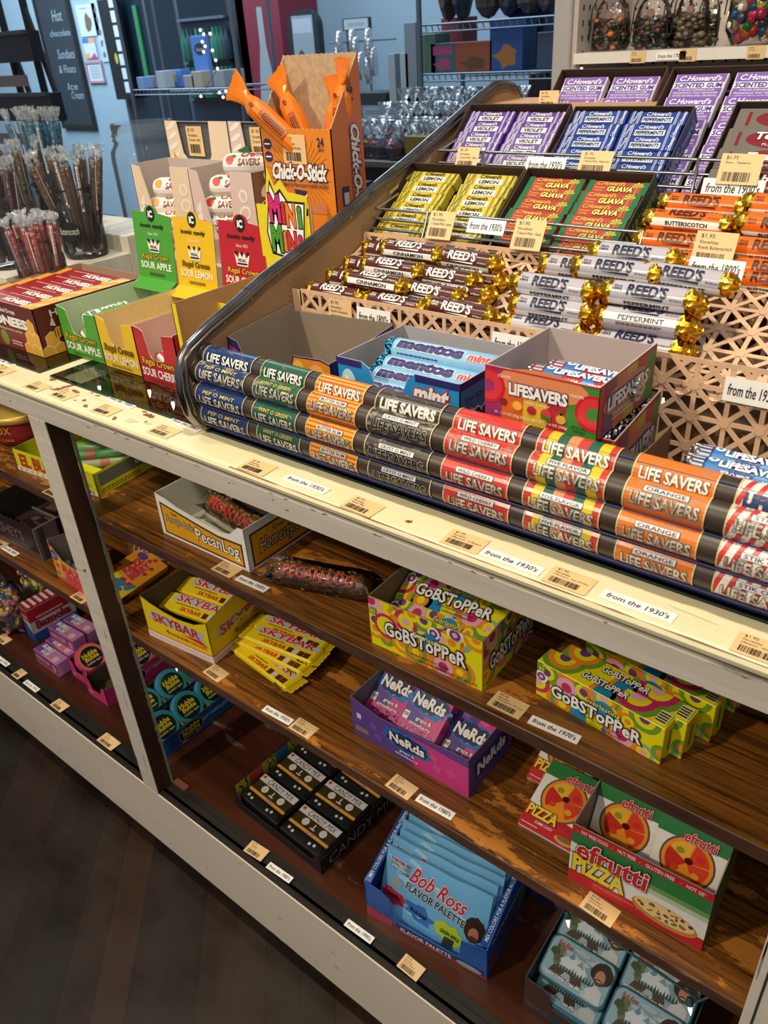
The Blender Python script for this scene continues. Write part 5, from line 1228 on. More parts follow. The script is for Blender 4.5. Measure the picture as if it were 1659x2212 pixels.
def roll_at(kind, A, Bq, y, label, spin=0, off=0):
    """rolls run along x; A = pixel of the left end, B = pixel of a point further right on the axis"""
    a, c = ony(*A, y), ony(*Bq, y); d = (c - a).normalized(); d.z *= .5; d.normalize(); o = a + d * (.040 + off); k = (kind, spin)
    grp = {'c': 'brown cinnamon rolls', 'p': 'pale grey peppermint rolls', 'b': 'orange butterscotch rolls'}[kind]
    lab = {'c': 'brown cinnamon candy roll, ', 'p': 'pale grey peppermint candy roll, ', 'b': 'orange butterscotch candy roll, '}[kind] + label
    if k in protos: return dup(protos[k], frame(o, d), lab)
    protos[k] = candy_roll(frame(o, d), lab, kind, grp, spin); return protos[k]
for A, Bq, y, lb, sp in (((675, 629), (800, 646), .213, 'left one of the front pair behind the lattice', 25), ((796, 649), (945, 676), .213, 'right one of the front pair behind the lattice', 25),
        ((756, 602), (891, 629), .226, 'front one lying across the second row', 40), ((719, 598), (850, 620), .240, 'at the left end of the second row, half covered', 0), ((868, 622), (989, 649), .238, 'at the right end of the second row', 0),
        ((793, 572), (928, 592), .258, 'lying across the third row', 20), ((756, 572), (890, 592), .272, 'at the left end of the third row, half covered', 0), ((900, 590), (1026, 612), .264, 'at the right end of the third row', 0),
        ((834, 538), (972, 555), .285, 'lying across the top row', 25), ((796, 538), (930, 556), .300, 'at the left end of the top row, half covered', 0), ((945, 553), (1066, 575), .290, 'at the right end of the top row', 0),
        ((915, 645), (1045, 672), .240, 'low at the right with only its foil end showing', 0), ((930, 618), (1075, 642), .262, 'behind the right stack, foil end showing', 0), ((930, 660), (1010, 680), .222, 'lowest at the right behind the lattice', 0), ((955, 590), (1080, 612), .286, 'hindmost at the right, foil end showing', 0)):
    roll_at('c', A, Bq, y, lb, sp)
for A, Bq, y, lb, sp in (((1102, 700), (1278, 727), .213, 'bottom of the left stack', 25), ((1116, 656), (1291, 680), .220, 'middle of the left stack', 0), ((1119, 610), (1298, 636), .227, 'top of the left stack', 0),
        ((1288, 734), (1484, 761), .213, 'bottom of the right stack', 25), ((1301, 683), (1501, 710), .220, 'middle of the right stack', 55), ((1315, 629), (1517, 656), .227, 'top of the right stack', 0),
        ((1251, 575), (1440, 599), .258, 'upper one lying over both stacks', 0), ((1288, 545), (1474, 565), .283, 'topmost and farthest back', 0), ((1180, 572), (1330, 592), .270, 'upper left, half covered', 0), ((1390, 588), (1568, 622), .262, 'upper right, beside the white card', 0),
        ((1330, 640), (1540, 668), .250, 'behind the top of the right stack, foil end showing', 0), ((1320, 690), (1530, 720), .243, 'behind the middle of the right stack, foil end showing', 0), ((1310, 735), (1515, 765), .236, 'behind the bottom of the right stack, foil end showing', 0)):
    roll_at('p', A, Bq, y, lb, sp)
for A, Bq, y, lb, sp in (((1438, 439), (1605, 452), .400, 'topmost of the left column behind the wires', 0), ((1406, 474), (1589, 492), .380, 'second of the left column behind the wires', 30), ((1384, 518), (1580, 534), .362, 'third of the left column behind the wires', 0), ((1370, 556), (1560, 572), .352, 'lowest of the left column behind the wires', 0),
        ((1617, 441), (1780, 456), .400, 'top of the right column', 0), ((1602, 482), (1780, 500), .380, 'second of the right column', -15), ((1582, 534), (1760, 552), .362, 'third of the right column', 0), ((1580, 578), (1760, 596), .352, 'fourth of the right column', 0), ((1578, 602), (1760, 620), .346, 'lowest of the right column under the wires', 0)):
    roll_at('b', A, Bq, y, lb, sp)
# wire racks
WIRE = M('#b9b7b2', .22, 1)
def rack(label, yz, x0, x1, px_posts):
    b = MB()
    for y, z in yz: b.tube([(x0, y, z), (x1, y, z)], .0019, WIRE, 8)
    for xp in px_posts: b.tube([(xp, yz[0][0] - .003, yz[0][1] + .002)] + [(xp, y - .003, z) for y, z in yz[1:]], .0019, WIRE, 8)
    b.tube([(x0, yz[0][0], yz[0][1]), (x0, yz[0][0] + .05, yz[0][1] + .01)], .0019, WIRE, 8)
    b.tube([(x0, yz[-1][0], yz[-1][1]), (x0, yz[-1][0] + .09, yz[-1][1] + .03)], .0019, WIRE, 8)
    for xp in [x0 + .09 * k for k in range(1, int((x1 - x0) / .09))]: b.tube([(xp, yz[-1][0], yz[-1][1]), (xp, yz[-1][0] + .10, yz[-1][1] + .045)], .0014, WIRE, 6)
    return b.build('wire_rack', None, None, label, 'wire rack')
R1 = [(.359, 1.2654), (.353, 1.2545), (.347, 1.2433), (.341, 1.2320)]
R2 = [(.4955, 1.3176), (.4935, 1.3025), (.489, 1.2885), (.484, 1.2745)]
rack('chrome wire rack fence in front of the lemon and guava trays', R1, -.698, .15, [ony(925, 462, .356).x, ony(1390, 500, .356).x])
rack('chrome wire rack fence in front of the violet and blue trays', R2, -.692, .15, [ony(1048, 335, .4955).x, ony(1510, 350, .4955).x])
# trays of small packs
TRB = M('#47352a', .7)
def pack_mesh(kind):
    w, d, h = .0735, .0186, .014
    b = MB(); T, F = Pl((0, 0, h), (1, 0, 0), (0, 1, 0)), Pl((0, 0, 0), (1, 0, 0), (0, 0, 1))
    if kind in ('lemon', 'violet', 'pepper'):
        base, ink, wd_ = {'lemon': ('#c9b840', '#2c2a14', 'LEMON'), 'violet': ('#54388a', '#ece8f0', 'VIOLET'), 'pepper': ('#22408c', '#e6e8f0', 'PEPPERMINTS')}[kind]
        B_, I_ = M(base, .3), M(ink, .35); b.bev((0, 0, 0), (w, d, h), .0012, B_)
        for x in (.05, .075, .165, .19, .81, .835, .925, .95): b.rect(T, w * x, 0, w * (x + .009), d, I_, 1); b.rect(F, w * x, 0, w * (x + .009), h, I_, 1)
        WF = two('white_label_' + kind, '#cfcdca', '#eeeef0', (90, 90, 90), .4, .6, .3, 5, 0)
        b.rect(T, w * .25, d * .14, w * .77, d * .56, WF, 1.5); b.text(T, wd_, w * (.31 if kind != 'pepper' else .27), d * .20, w * (.40 if kind != 'pepper' else .48), d * .28, M('#26262a', .4) if kind != 'pepper' else M('#1c2a5a', .4), 3, .03, .1)
        b.text(T, "C.Howard's", w * .30, d * .62, w * .42, d * .30, I_, 3, .02, .25)
        b.text(Pl((w * .085, d * .04, h), (.25, 1, 0), (-1, .25, 0)), "C.Howard's", 0, -w * .035, d * .9, w * .05, I_, 2, .01); b.text(Pl((w * .925, d * .04, h), (.25, 1, 0), (-1, .25, 0)), "C.Howard's", 0, 0, d * .9, w * .05, I_, 2, .01)
        b.rect(F, w * .25, h * .3, w * .77, h * .75, WF, 1.2)
    elif kind == 'guava':
        B_, G_ = M('#b0453c', .3), M('#1f6b40', .35); b.bev((0, 0, 0), (w, d, h), .0012, B_); Y_ = M('#e0c04a', .35)
        for S, q in ((T, d), (F, h)): b.rect(S, 0, 0, w * .1, q, G_, 1); b.rect(S, w * .9, 0, w, q, G_, 1)
        b.text(T, 'GUAVA', w * .36, d * .14, w * .42, d * .40, M('#e8d070', .35), 4, .05, .15, M('#3a4a1a', .4), .1); b.text(T, "C.Howard's", w * .16, d * .62, w * .46, d * .30, Y_, 3, .02, .25)
        b.text(T, 'Tropical', w * .13, d * .34, w * .18, d * .16, Y_, 2, .01, .2); b.text(T, 'Candy', w * .14, d * .14, w * .15, d * .16, Y_, 2, .01, .2)
        blob(b, T, w * .82, d * .72, w * .1, d * .2, M('#8a8a30', .4), 0, 3, 1.5, 14, .3)
        for a in range(5): b.flat(T, [(w * .84, d * .6), (w * .84 + .007 * math.cos(a * .75 + .1), d * .6 + .0065 * math.sin(a * .75 + .1)), (w * .84 + .007 * math.cos(a * .75 + .4), d * .6 + .0065 * math.sin(a * .75 + .4))], M('#d8c050', .4), 3)
        b.flat(T, [(w * .82, d * .05), (w * .835, d * .05), (w * .848, d * .6), (w * .838, d * .6)], M('#c8a840', .4), 3)
    elif kind == 'gum':
        w, d, h = .066, .0375, .011; T, F = Pl((0, 0, h), (1, 0, 0), (0, 1, 0)), Pl((0, 0, 0), (1, 0, 0), (0, 0, 1))
        b.bev((0, 0, 0), (w, d, h), .001, M('#cfc8d6', .3)); P_, LP = M('#7a5aa8', .3), M('#e2dce8', .3); b.rect(T, w * .03, d * .03, w * .97, d * .97, P_, 1)
        b.rect(T, w * .03, d * .40, w * .97, d * .63, LP, 1.5); b.text(T, "C.Howard's", w * .1, d * .68, w * .8, d * .22, LP, 3, .03, .2); b.text(T, 'SCENTED GUM', w * .05, d * .42, w * .9, d * .18, M('#4a3a7a', .3), 3, .03)
        b.text(T, '8 PIECES CHEWING GUM', w * .16, d * .29, w * .68, d * .07, LP, 2, .01); b.text(T, 'FRAGRANCE THAT REFRESHES', w * .08, d * .18, w * .84, d * .07, LP, 2, .01); b.text(T, 'AFTER EATING AND SMOKING', w * .08, d * .07, w * .84, d * .07, LP, 2, .01)
        b.rect(F, w * .03, h * .2, w * .97, h * .8, P_, 1)
    else:
        w, d, h = .125, .030, .013; T, F = Pl((0, 0, h), (1, 0, 0), (0, 1, 0)), Pl((0, 0, 0), (1, 0, 0), (0, 0, 1))
        G_, R_ = M('#6f6862', .25), M('#7a1a22', .3); b.bev((0, 0, 0), (w, d, h), .0015, G_)
        b.ell(T, w * .52, d * .5, w * .34, d * .42, R_, 1.5, 24); b.text(T, 'Teaberry', w * .26, d * .36, w * .52, d * .42, M('#ece6e2', .3), 4, .04, .15, M('#3a0c12', .4), .09); b.text(T, 'FLAVORED GUM', w * .34, d * .2, w * .36, d * .1, M('#ece6e2', .3), 3, .01)
        b.rect(T, w * .1, d * .2, w * .13, d * .8, R_, 1); b.rect(F, 0, h * .2, w, h * .3, M('#5a544e', .3), 1)
    return b
def tray(label, BLc, w, d, wall, tilt, mo, text, kind, rows, cols, group, what, wallb=None, z0=.003, packpitch=None, y0=None):
    t = math.radians(tilt); s = V((0, math.cos(t), math.sin(t))); n = V((0, -math.sin(t), math.cos(t)))
    o = V(BLc) - s * d - n * wall; mx = frame(o, (1, 0, 0), n)
    b = MB(); wb = wallb or wall
    F, R, L, B = carton(b, w, d, wall * .8, wall, mo, TRB, None, [(0, 0), (d, 0), (d, wall), (0, wall * .8)])
    if text:
        b.text(F, "C.Howard's", w * .1, wall * .15, w * .5, wall * .5, text[1], 2, .02, .25)
        b.text(R, text[0], d * .05, wall * .12, d * .55, wall * .6, text[1], 2, .04); b.text(R, "C.Howard's", d * .55, wall * .3, d * .4, wall * .4, text[1], 2, .02, .25)
    b.flat(Pl((w - .0015, d - .0015, 0), (-1, 0, 0), (0, 0, 1)), [(w * .74, wall * .2), (w * .745, wall * .2), (w * .70, wall), (w * .695, wall)], M('#2e221a', .7), 1)
    b.build('carton_tray', None, mx, label, 'tray')
    me = None; pw = {'gum': .066, 'tea': .125}.get(kind, .0735); pd = packpitch or {'gum': .038, 'tea': .0305}.get(kind, .0190)
    rnd = random.Random(len(label)); gap = (w - cols * pw) / (cols + 1)
    for c_ in range(cols):
        for r_ in range(rows):
            x = gap + c_ * (pw + gap) + rnd.uniform(-.0015, .0015); y = (y0 if y0 else max(.003, d - .004 - rows * pd)) + r_ * pd; z = z0 + rnd.uniform(0, .001)
            pl = what + (' in the left column, ' if c_ == 0 else ' in the right column, ') + ('front' if r_ == 0 else 'hindmost' if r_ == rows - 1 else ('second', 'third', 'fourth', 'fifth')[r_ - 1] + ' from the front')
            mm = on(mx, x, y, z, rnd.uniform(-.8, .8), rnd.uniform(5, 12) if kind != 'tea' else 8)
            if kind == 'lemon' and c_ == 0: mm = on(mx, x - .002, y - .004, z + .003, -.8, 5)
            if kind == 'guava' and c_ == 0 and r_ < rows - 1: mm = on(mx, x + .002, y, z + .003, -2.5, 4)
            if me is None: me = pack_mesh(kind).build('candy_pack', None, mm, pl, 'candy pack', group)
            else: dup(me, mm, pl, group)
GRE, BLU, GRY = M('#1d4a2c', .45), M('#1d3470', .4), M('#6e655c', .55)
tray('dark brown lemon candy tray left of the guava tray', (-.706, .452, 1.3078), .176, .130, .034, 32, M('#6a6a24', .5), ('LEMON', M('#20241a', .5)), 'lemon', 6, 2, 'yellow lemon packs', 'yellow lemon candy pack', None, .010)
tray('green guava candy tray right of the lemon tray', (-.527, .452, 1.3082), .163, .130, .036, 32, GRE, ('GUAVA', M('#b8a23a', .45)), 'guava', 6, 2, 'red guava packs', 'red and green guava candy pack', None, .012)
tray('dark brown violet candy tray behind the top wire fence', (-.696, .582, 1.3672), .157, .125, .036, 37, M('#4a3438', .5), ('VIOLET', M('#8a7a9a', .5)), 'violet', 6, 2, 'purple violet packs', 'purple violet candy pack', None, .012)
tray('blue peppermint candy tray behind the top wire fence', (-.533, .582, 1.3640), .157, .135, .030, 38, BLU, ('PEPPERMINT', M('#9aa6c8', .45)), 'pepper', 6, 2, 'blue peppermint packs', 'blue peppermint candy pack', None, .013, .0205)
tray('dark plum scented gum tray at the back left', (-.617, .700, 1.4005), .157, .115, .034, 40, M('#5a1c3a', .45), None, 'gum', 2, 2, 'pale purple gum packs, back left tray', 'pale purple gum pack of the back left tray', None, .012, None, .032)
tray('dark plum scented gum tray at the back right', (-.4395, .665, 1.4010), .157, .215, .034, 38, M('#5a1c3a', .45), None, 'gum', 5, 2, 'pale purple gum packs, back right tray', 'pale purple gum pack, back right tray', None, .014, None, .020)
tray('grey teaberry gum tray at the right edge', (-.326, .575, 1.3692), .138, .135, .040, 36, GRY, None, 'tea', 4, 1, 'grey teaberry gum packs', 'grey and maroon gum pack', None, .020)
# front bay cartons
def bay(A, Bq, y, deg=0): a = ony(*A, y); c = ony(*Bq, y); return frame(V((a.x, y, 1.083)), (1, 0, 0)), c.x - a.x, a.z - 1.083
mxF, w, h = bay((487, 732), (703, 779), .085)
mxF = frame(V((-.702, .085, 1.083)), (1, 0, 0))
b = MB(); d = .108; w = .158
KR2 = M('#8a7a6a', .65); DP = M('#2a2466', .4)
F, R, L, B = carton(b, w, d, h, h * .95, DP, KR2, [(0, 0), (w, 0), (w, h * .98), (w * .92, h * 1.02), (w * .66, h * .99), (w * .60, h * .70), (w * .55, h * .60), (w * .2, h * .60), (w * .16, h * .78), (w * .10, h), (0, h * 1.04)], [(0, 0), (d, 0), (d, h * 1.12), (d * .3, h), (0, h)], [(0, 0), (d, 0), (d, h * 1.04), (0, h * 1.14)], [(0, 0), (w, 0), (w, h * 1.05), (0, h * 1.14)])
b.flat(F, [(w * .605, 0), (w, 0), (w, h * .965), (w * .92, h * 1.0), (w * .67, h * .975), (w * .615, h * .72)], M('#e08a2c', .4), 1); b.ell(F, w * .71, h * .86, w * .05, h * .09, M('#ecc040', .4), 2, 18); b.ell(F, w * .88, h * .86, w * .075, h * .11, M('#e8903a', .4), 2, 18); b.ell(F, w * .88, h * .86, w * .058, h * .085, M('#f0b060', .4), 2.5, 18)
b.text(F, 'fruit', w * .74, h * .74, w * .18, h * .12, M('#e9efe8', .4), 4, .04, .2, M('#2a7a3a', .4), .08)
b.flat(F, [(.002, 0), (w * .1, 0), (w * .1, h * .88), (.002, h * .94)], M('#c03a7a', .4), 1); blob(b, F, w * .05, h * .66, w * .03, h * .1, M('#d83a5a', .4), 0, 3, 2, 14); b.ell(F, w * .055, h * .58, w * .02, h * .07, M('#3a7a3a', .4), 2.4, 10)
b.text(R, 'The Chewy', d * .1, h * .7, d * .4, h * .06, M('#d8d0e8', .4), 2)
b.build('carton', None, mxF, 'kraft-lined fruit candy carton in the left corner of the case', 'box')
mxG, w, h = bay((726, 769), (994, 831), .078)
b = MB(); d = .112
CY = M('#2a8fd0', .35); GRI = M('#a9a6ac', .6)
F, R, L, B = carton(b, w, d, h, h, CY, GRI, [(0, 0), (w, 0), (w, h * 1.0), (w * .66, h * 1.0), (w * .60, h * .93), (w * .56, h * .80), (w * .38, h * .76), (w * .32, h * .80), (w * .28, h * .95), (w * .22, h), (0, h)])
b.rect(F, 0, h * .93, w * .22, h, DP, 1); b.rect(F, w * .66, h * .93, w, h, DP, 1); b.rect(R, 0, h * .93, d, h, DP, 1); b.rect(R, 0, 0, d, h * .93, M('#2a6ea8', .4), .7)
b.ell(F, w * .1, h * .74, w * .065, h * .16, M('#bfe2f4', .3), 2, 18); b.ell(F, w * .085, h * .78, w * .02, h * .05, M('#f0fafc', .3), 2.5, 12)
blob(b, F, w * .6, h * .58, w * .1, h * .13, M('#bfe2f4', .3), 0, 4, 2, 16, .08)
b.text(F, 'mint', w * .64, h * .74, w * .28, h * .17, M('#f4f2f0', .3), 4, .05, .25, M('#c8242c', .4), .1)
b.text(R, 'mentos', d * .06, h * .44, d * .92, h * .32, DP, 3, .06, .15, M('#d0d8e0', .4), .1); b.text(R, 'The Chewy Mint', d * .06, h * .78, d * .6, h * .06, DP, 3, .01)
b.build('carton', None, mxG, 'bright blue mint candy carton in the front bay of the case', 'box')
def mint_roll(mx, label):
    t = thing('mint_roll', mx, label, 'candy roll', 'light blue mint rolls'); r, L = .0122, .128; bx_ = Matrix.Rotation(math.pi / 2, 4, 'Y')
    b = MB(); b.lathe([(r * .8, 0), (r, .002), (r, L - .002), (r * .8, L)], M('#8cc0e0', .28), 24, bx_)
    S = Cy((0, 0, 0), (1, 0, 0), (0, -.62, .78), r)
    b.text(S, 'mentos', L * .12, -r * .35, L * .62, r * .95, DP, 3, .07, .15, M('#e8eef4', .3), .12); b.text(S, 'mint', L * .78, -r * .35, L * .2, r * .62, M('#c8242c', .3), 3, .04, .2, M('#f0e0e0', .3), .08)
    b.lines(S, L * .14, -r * .85, L * .4, r * .2, 1, DP, 2)
    b.build('wrapper', t)
    b = MB(); b.lathe([(r * .3, -.0015), (r * .75, -.001), (r * 1.01, .001), (r * 1.01, .010)], foil('teal_foil', '#3a9ab8', .25, 300), 20, bx_, True, .03); b.build('foil_end', t, None, 'teal foil end')
    return t
m0 = mint_roll(mxG @ turn((.020, .062, h * .93), 2), 'light blue mint roll lying highest in the blue carton')
for k, (x, y, z, lb) in enumerate(((.020, .046, .80, 'second from top in the blue carton'), (.018, .030, .73, 'third, at the front left in the blue carton'), (.012, .017, .64, 'lowest at the cut-out front of the blue carton'))): dup(m0, mxG @ turn((x, y, h * z), 1), 'light blue mint roll, ' + lb)
# fruit ring candy cartons, one on the other
def rings_carton(mx, w, d, h, label):
    b = MB(); RD = M('#b8283a', .4)
    F, R, L, B = carton(b, w, d, h, h, RD, M('#b4a8a6', .6), [(0, 0), (w, 0), (w, h), (w * .6, h * .99), (0, h)], [(0, 0), (d, 0), (d, h * 1.05), (0, h)])
    for x0, x1, m in ((0, .16, '#a0306a'), (.16, .36, '#dc6a28'), (.36, .57, '#e4b82a'), (.57, .74, '#c42a34'), (.74, 1, '#3f8a34')): b.rect(F, w * x0, 0, w * x1, h, M(m, .38), 1)
    b.ell(F, w * .52, h * .8, w * .4, h * .28, M('#e08a5a', .4), 1.5, 22); b.rect(F, .0, h * .97, w, h, RD, 2)
    CRD, CRL = M('#c8222e', .25), M('#8a121c', .3)
    for (x, y, c2) in ((.035, .62, '#a0306a'), (.965, .50, '#3f8a34')):
        b.clip = (0, 0, w, h); b.ell(F, w * x, h * y, w * .155, h * .34, CRD, 2.4, 24); b.ell(F, w * x, h * y, w * .13, h * .28, M('#d83a40', .25), 2.7, 24); b.ell(F, w * x, h * y, w * .055, h * .12, M(c2, .38), 3.1, 16); b.clip = None
    b.text(F, 'LIFESAVERS', w * .23, h * .53, w * .52, h * .24, M('#f4f2ee', .4), 6, .05, 0, NAVY, .1)
    b.text(F, 'HARD CANDY', w * .38, h * .42, w * .22, h * .05, M('#f4f2ee', .4), 4, .01); b.text(F, '5 FLAVORS', w * .12, h * .82, w * .12, h * .055, M('#f4f2ee', .4), 4, .01); b.text(F, '5 FLAVORS', w * .76, h * .74, w * .12, h * .055, M('#f4f2ee', .4), 4, .01)
    b.text(F, '10 - 1.14 OZ (32g) ROLLS NET WT 11.4 OZ (320g)', w * .1, h * .09, w * .66, h * .065, M('#f4f2ee', .4), 4, .015)
    for x, y, q, c1 in ((.18, .36, .036, '#8a1a20'), (.31, .34, .048, '#e8a030'), (.44, .31, .042, '#a8203a'), (.57, .30, .05, '#d83a3a'), (.70, .27, .044, '#d8b040')):
        b.ell(F, w * x, h * y, w * q, h * q * 2.0, M(c1, .35), 4, 16)
        if c1 == '#e8a030': b.ell(F, w * x, h * y, w * q * .8, h * q * 1.6, M('#f0b850', .35), 4.4, 16)
        if c1 == '#d83a3a': b.flat(F, [(w * (x - q), h * y), (w * (x - q * .8), h * (y - .1)), (w * (x + q), h * (y - .12)), (w * (x + q * .9), h * (y - .05))], M('#3a7a2a', .35), 4.5)
        if c1 == '#d8b040':
            for a in (-.4, 0, .4): b.flat(F, [(w * (x - .01), h * (y + .08)), (w * (x + .012), h * (y + .08)), (w * (x + a * .06), h * (y + .2))], M('#3a7a2a', .35), 4.5)
    b.text(F, 'ARTIFICIALLY', w * .79, h * .16, w * .14, h * .045, M('#1c3a1a', .4), 3); b.text(F, 'FLAVORED', w * .81, h * .09, w * .1, h * .045, M('#1c3a1a', .4), 3)
    for k, m in enumerate(('#7a3a5a', '#c86a3a', '#b8a03a', '#a83a3a', '#4a7a3a')): b.rect(R, d * (.1 + .18 * k), 0, d * (.28 + .18 * k), h, M(m, .4), 1)
    b.ell(R, d * .5, h * .55, d * .42, h * .3, M('#b87a6a', .4), 1.4, 20)
    b.text(R, 'LIFESAVERS', d * .14, h * .42, d * .72, h * .28, M('#e8e6e2', .4), 4, .05, 0, NAVY, .1); b.lines(R, d * .24, h * .2, d * .5, h * .14, 2, M('#d8cfc8', .4), 3)
    return b.build('carton', None, mx, label, 'box')
mxL = frame(V((-.347, .072, 1.1655)), (1, .0, 0)); w, d, h = .1055, .112, .047
rings_carton(mxL, w, d, h, 'red fruit-ring candy carton standing on another in the front bay')
rings_carton(frame(V((-.336, .080, 1.083)), (1, .06, 0)) @ Matrix.Diagonal((1, 1.02, 1.7, 1)), w, d, h, 'lower red fruit-ring candy carton under the open one')
b = MB(); r = random.Random(4); SILF = foil('silver_foil', '#c9c6c2', .2, 260)
for k in range(8): b.lathe([(.004, -.010), (.0105, -.008), (.0105, .008), (.004, .010)], SILF, 10, Matrix.Translation((-.2425, .092 + .0125 * k, 1.1575)) @ Matrix.Scale(.62, 4) @ Matrix.Rotation(math.pi / 2, 4, 'Y'), True, .08)
b.build('foil_rolls', None, None, 'silver foil roll ends peeking between the two fruit-ring cartons', 'candy rolls', None, 'stuff')
def small_roll(mx, label, body, ring, group, text2):
    t = thing('candy_roll', mx, label, 'candy roll', group); r, L = .0108, .088; bx_ = Matrix.Rotation(math.pi / 2, 4, 'Y')
    b = MB(); b.lathe([(r, .006), (r, L - .006)], M(body, .28), 22, bx_, False); S = Cy((0, 0, 0), (1, 0, 0), (0, -.55, .83), r)
    b.rect(S, L * .08, -r * 1.2, L * .2, r * 1.2, M(ring, .3), .8); b.lines(S, L * .09, -r, L * .1, r * 2, 6, M('#c8d0e0', .3), 1.4)
    b.flat(S, [(L * .22, -r), (L * .45, -r), (L * .38, r), (L * .2, r)], M('#2a72b8', .3), .8); b.flat(S, [(L * .6, -r), (L * .8, -r * 1.1), (L * .7, r)], M('#2a82c8', .3), .8)
    b.ell(S, L * .26, r * .62, L * .05, r * .32, M('#e8eef2', .3), 2, 14); b.ell(S, L * .26, r * .62, L * .02, r * .12, M('#1c4a8a', .3), 2.5, 10)
    b.text(S, 'LIFESAVERS', L * .32, -r * .02, L * .6, r * .68, M('#f0f2f4', .3), 3, .05, 0, NAVY, .1); b.text(S, text2, L * .36, -r * .55, L * .25, r * .28, M('#f0f2f4', .3), 3, .02); b.text(S, 'MINTS', L * .72, -r * .62, L * .16, r * .28, M('#f0f2f4', .3), 3, .02)
    b.build('wrapper', t)
    for s in (0, 1):
        b = MB(); b.lathe([(r * .2, -.001), (r * .9, 0), (r * 1.02, .002), (r * 1.02, .0075)], SILF, 18, (bx_ if not s else Matrix.Translation((L, 0, 0)) @ Matrix.Rotation(-math.pi / 2, 4, 'Y')), True, .03); b.build('foil_end', t, None, 'silver foil end')
    return t
b = MB(); mxK = frame(V((-.224, .085, 1.083)), (1, .0, 0)); F, R, L, B = carton(b, .22, .125, .05, .052, M('#6a5038', .6), M('#7a6048', .7)); b.build('carton_tray', None, mxK, 'brown tray of blue mint rolls at the right edge of the case', 'tray')
s0 = small_roll(frame(ony(1494, 982, .140), (1, 0, 0)), 'blue mint roll at the back of the brown tray', '#1c4a94', '#1c2a5a', 'blue mint rolls', 'PEP-O-MINT')
dup(s0, frame(ony(1478, 1003, .118), (1, 0, 0)), 'blue mint roll in the middle of the brown tray, best seen'); dup(s0, frame(ony(1482, 1034, .098), (1, 0, 0)), 'blue mint roll at the front of the brown tray')
rl = small_roll(frame(V((-.335, .125, 1.187)), (1, .02, 0)), 'red candy roll inside the open fruit-ring carton, left', '#b02434', '#7a1620', 'red candy rolls in the carton', '5 FLAVOR'); dup(rl, frame(V((-.325, .146, 1.186)), (1, -.02, 0)), 'red candy roll inside the open fruit-ring carton, rear')
# tags and cards hanging on the case
def vtag(u, v, y, lab, lines, deg=0, tilt=78, wd=.0345, ht=.029): price_tag(turn(ony(u, v, y), deg, tilt), lab, lines, wd, ht)
def vcard(u, v, y, lab, t, deg=0, tilt=80, wd=.048, ht=.0165): era_card(turn(ony(u, v, y), deg, tilt), lab, t, wd, ht)
vtag(735, 676, .1935, 'price tag on the lattice left of an 1800s card', ('$1.95', NV, 'Reeds Cinnamon'), 0, 86, .036, .031)
vcard(807, 688, .193, 'white 1800s card on the lattice below the brown rolls', "from the 1800's", 0, 86, .049, .0215)
vcard(1108, 746, .193, 'white 1800s card on the lattice above the red carton', "from the 1800's", 0, 86, .049, .0215)
vtag(1195, 752, .193, 'price tag on the lattice partly behind the red carton', ('$1.95', NV, 'Reeds Peppermint'), 0, 86, .040, .031)
vcard(1628, 850, .193, 'white card on the lattice cut by the right photo edge', "from the 1930's", 0, 86, .049, .0215)
vtag(952, 487, .340, 'price tag on the lower wire fence in front of the lemon packs', ('$1.95', NV, 'C Howard Mints - Lemon'), 2, 60, .036, .034)
vcard(1050, 490, .343, 'torn white 1930s card on the lower wire fence', "from the 1930's", 0, 60, .051, .017)
vtag(1141, 508, .338, 'stained price tag on the wire fence in front of the guava packs', ('$1.95', NV, 'C Howard Mints - Guava'), 2, 60, .038, .034)
vtag(1542, 540, .335, 'price tag on the wire fence in front of the orange rolls', ('$1.95', NV, 'Reeds Butterscotch'), 0, 66, .040, .034)
vcard(1546, 580, .318, 'white 1800s card below the wire fence by the orange rolls', "from the 1800's", 0, 66, .053, .018)
vtag(1009, 343, .486, 'price tag on the top wire fence in front of the violet packs', ('$1.95', NV, 'C Howard Mints - Violet'), 2, 62, .034, .030)
vcard(1178, 357, .486, 'white card on the top wire fence left of a price tag', "from the 1920's", 0, 62, .055, .020)
vtag(1286, 352, .484, 'price tag on the top wire fence in front of the blue packs', ('$1.95', NV, 'C Howard Mints - Peppermint'), 0, 62, .042, .028)
vtag(1598, 366, .476, 'price tag on the top wire fence in front of the grey gum packs', ('$1.75', 'Gum - Teaberry'), 0, 66, .044, .032)
vcard(1582, 408, .470, 'white 1900s card on the wires above the orange rolls', "from the 1900's", 0, 70, .066, .020)
vtag(1185, 216, .655, 'price tag standing on the pale rear ledge', ('$1.95', NV, 'Gum'), 0, 80, .031, .024)
# ================================================================== left of the case, on the counter glass
RISW = two('riser_white', '#d6d0bd', '#e4dfce', (4, 60, 20), .35, .65, .6, 5, .05)
def riser(lo, hi, label):
    b = MB(); b.bev(lo, hi, .0015, RISW); return b.build('display_riser', None, None, label, 'riser')
riser((-1.80, .31, ZT + .0005), (-1.366, .42, 1.13), 'white wooden step under the butterscotch jar')
riser((-1.85, .4205, ZT + .0005), (-1.366, .54, 1.16), 'taller white wooden step behind, under the blueberry jar')
riser((-2.0, .195, ZT + .0005), (-1.42, .305, 1.13), 'white wooden step under the dark jar at the left photo edge')
riser((-1.15, .318, ZT + .0005), (-.745, .50, 1.17), 'white wooden step under the orange stick carton')
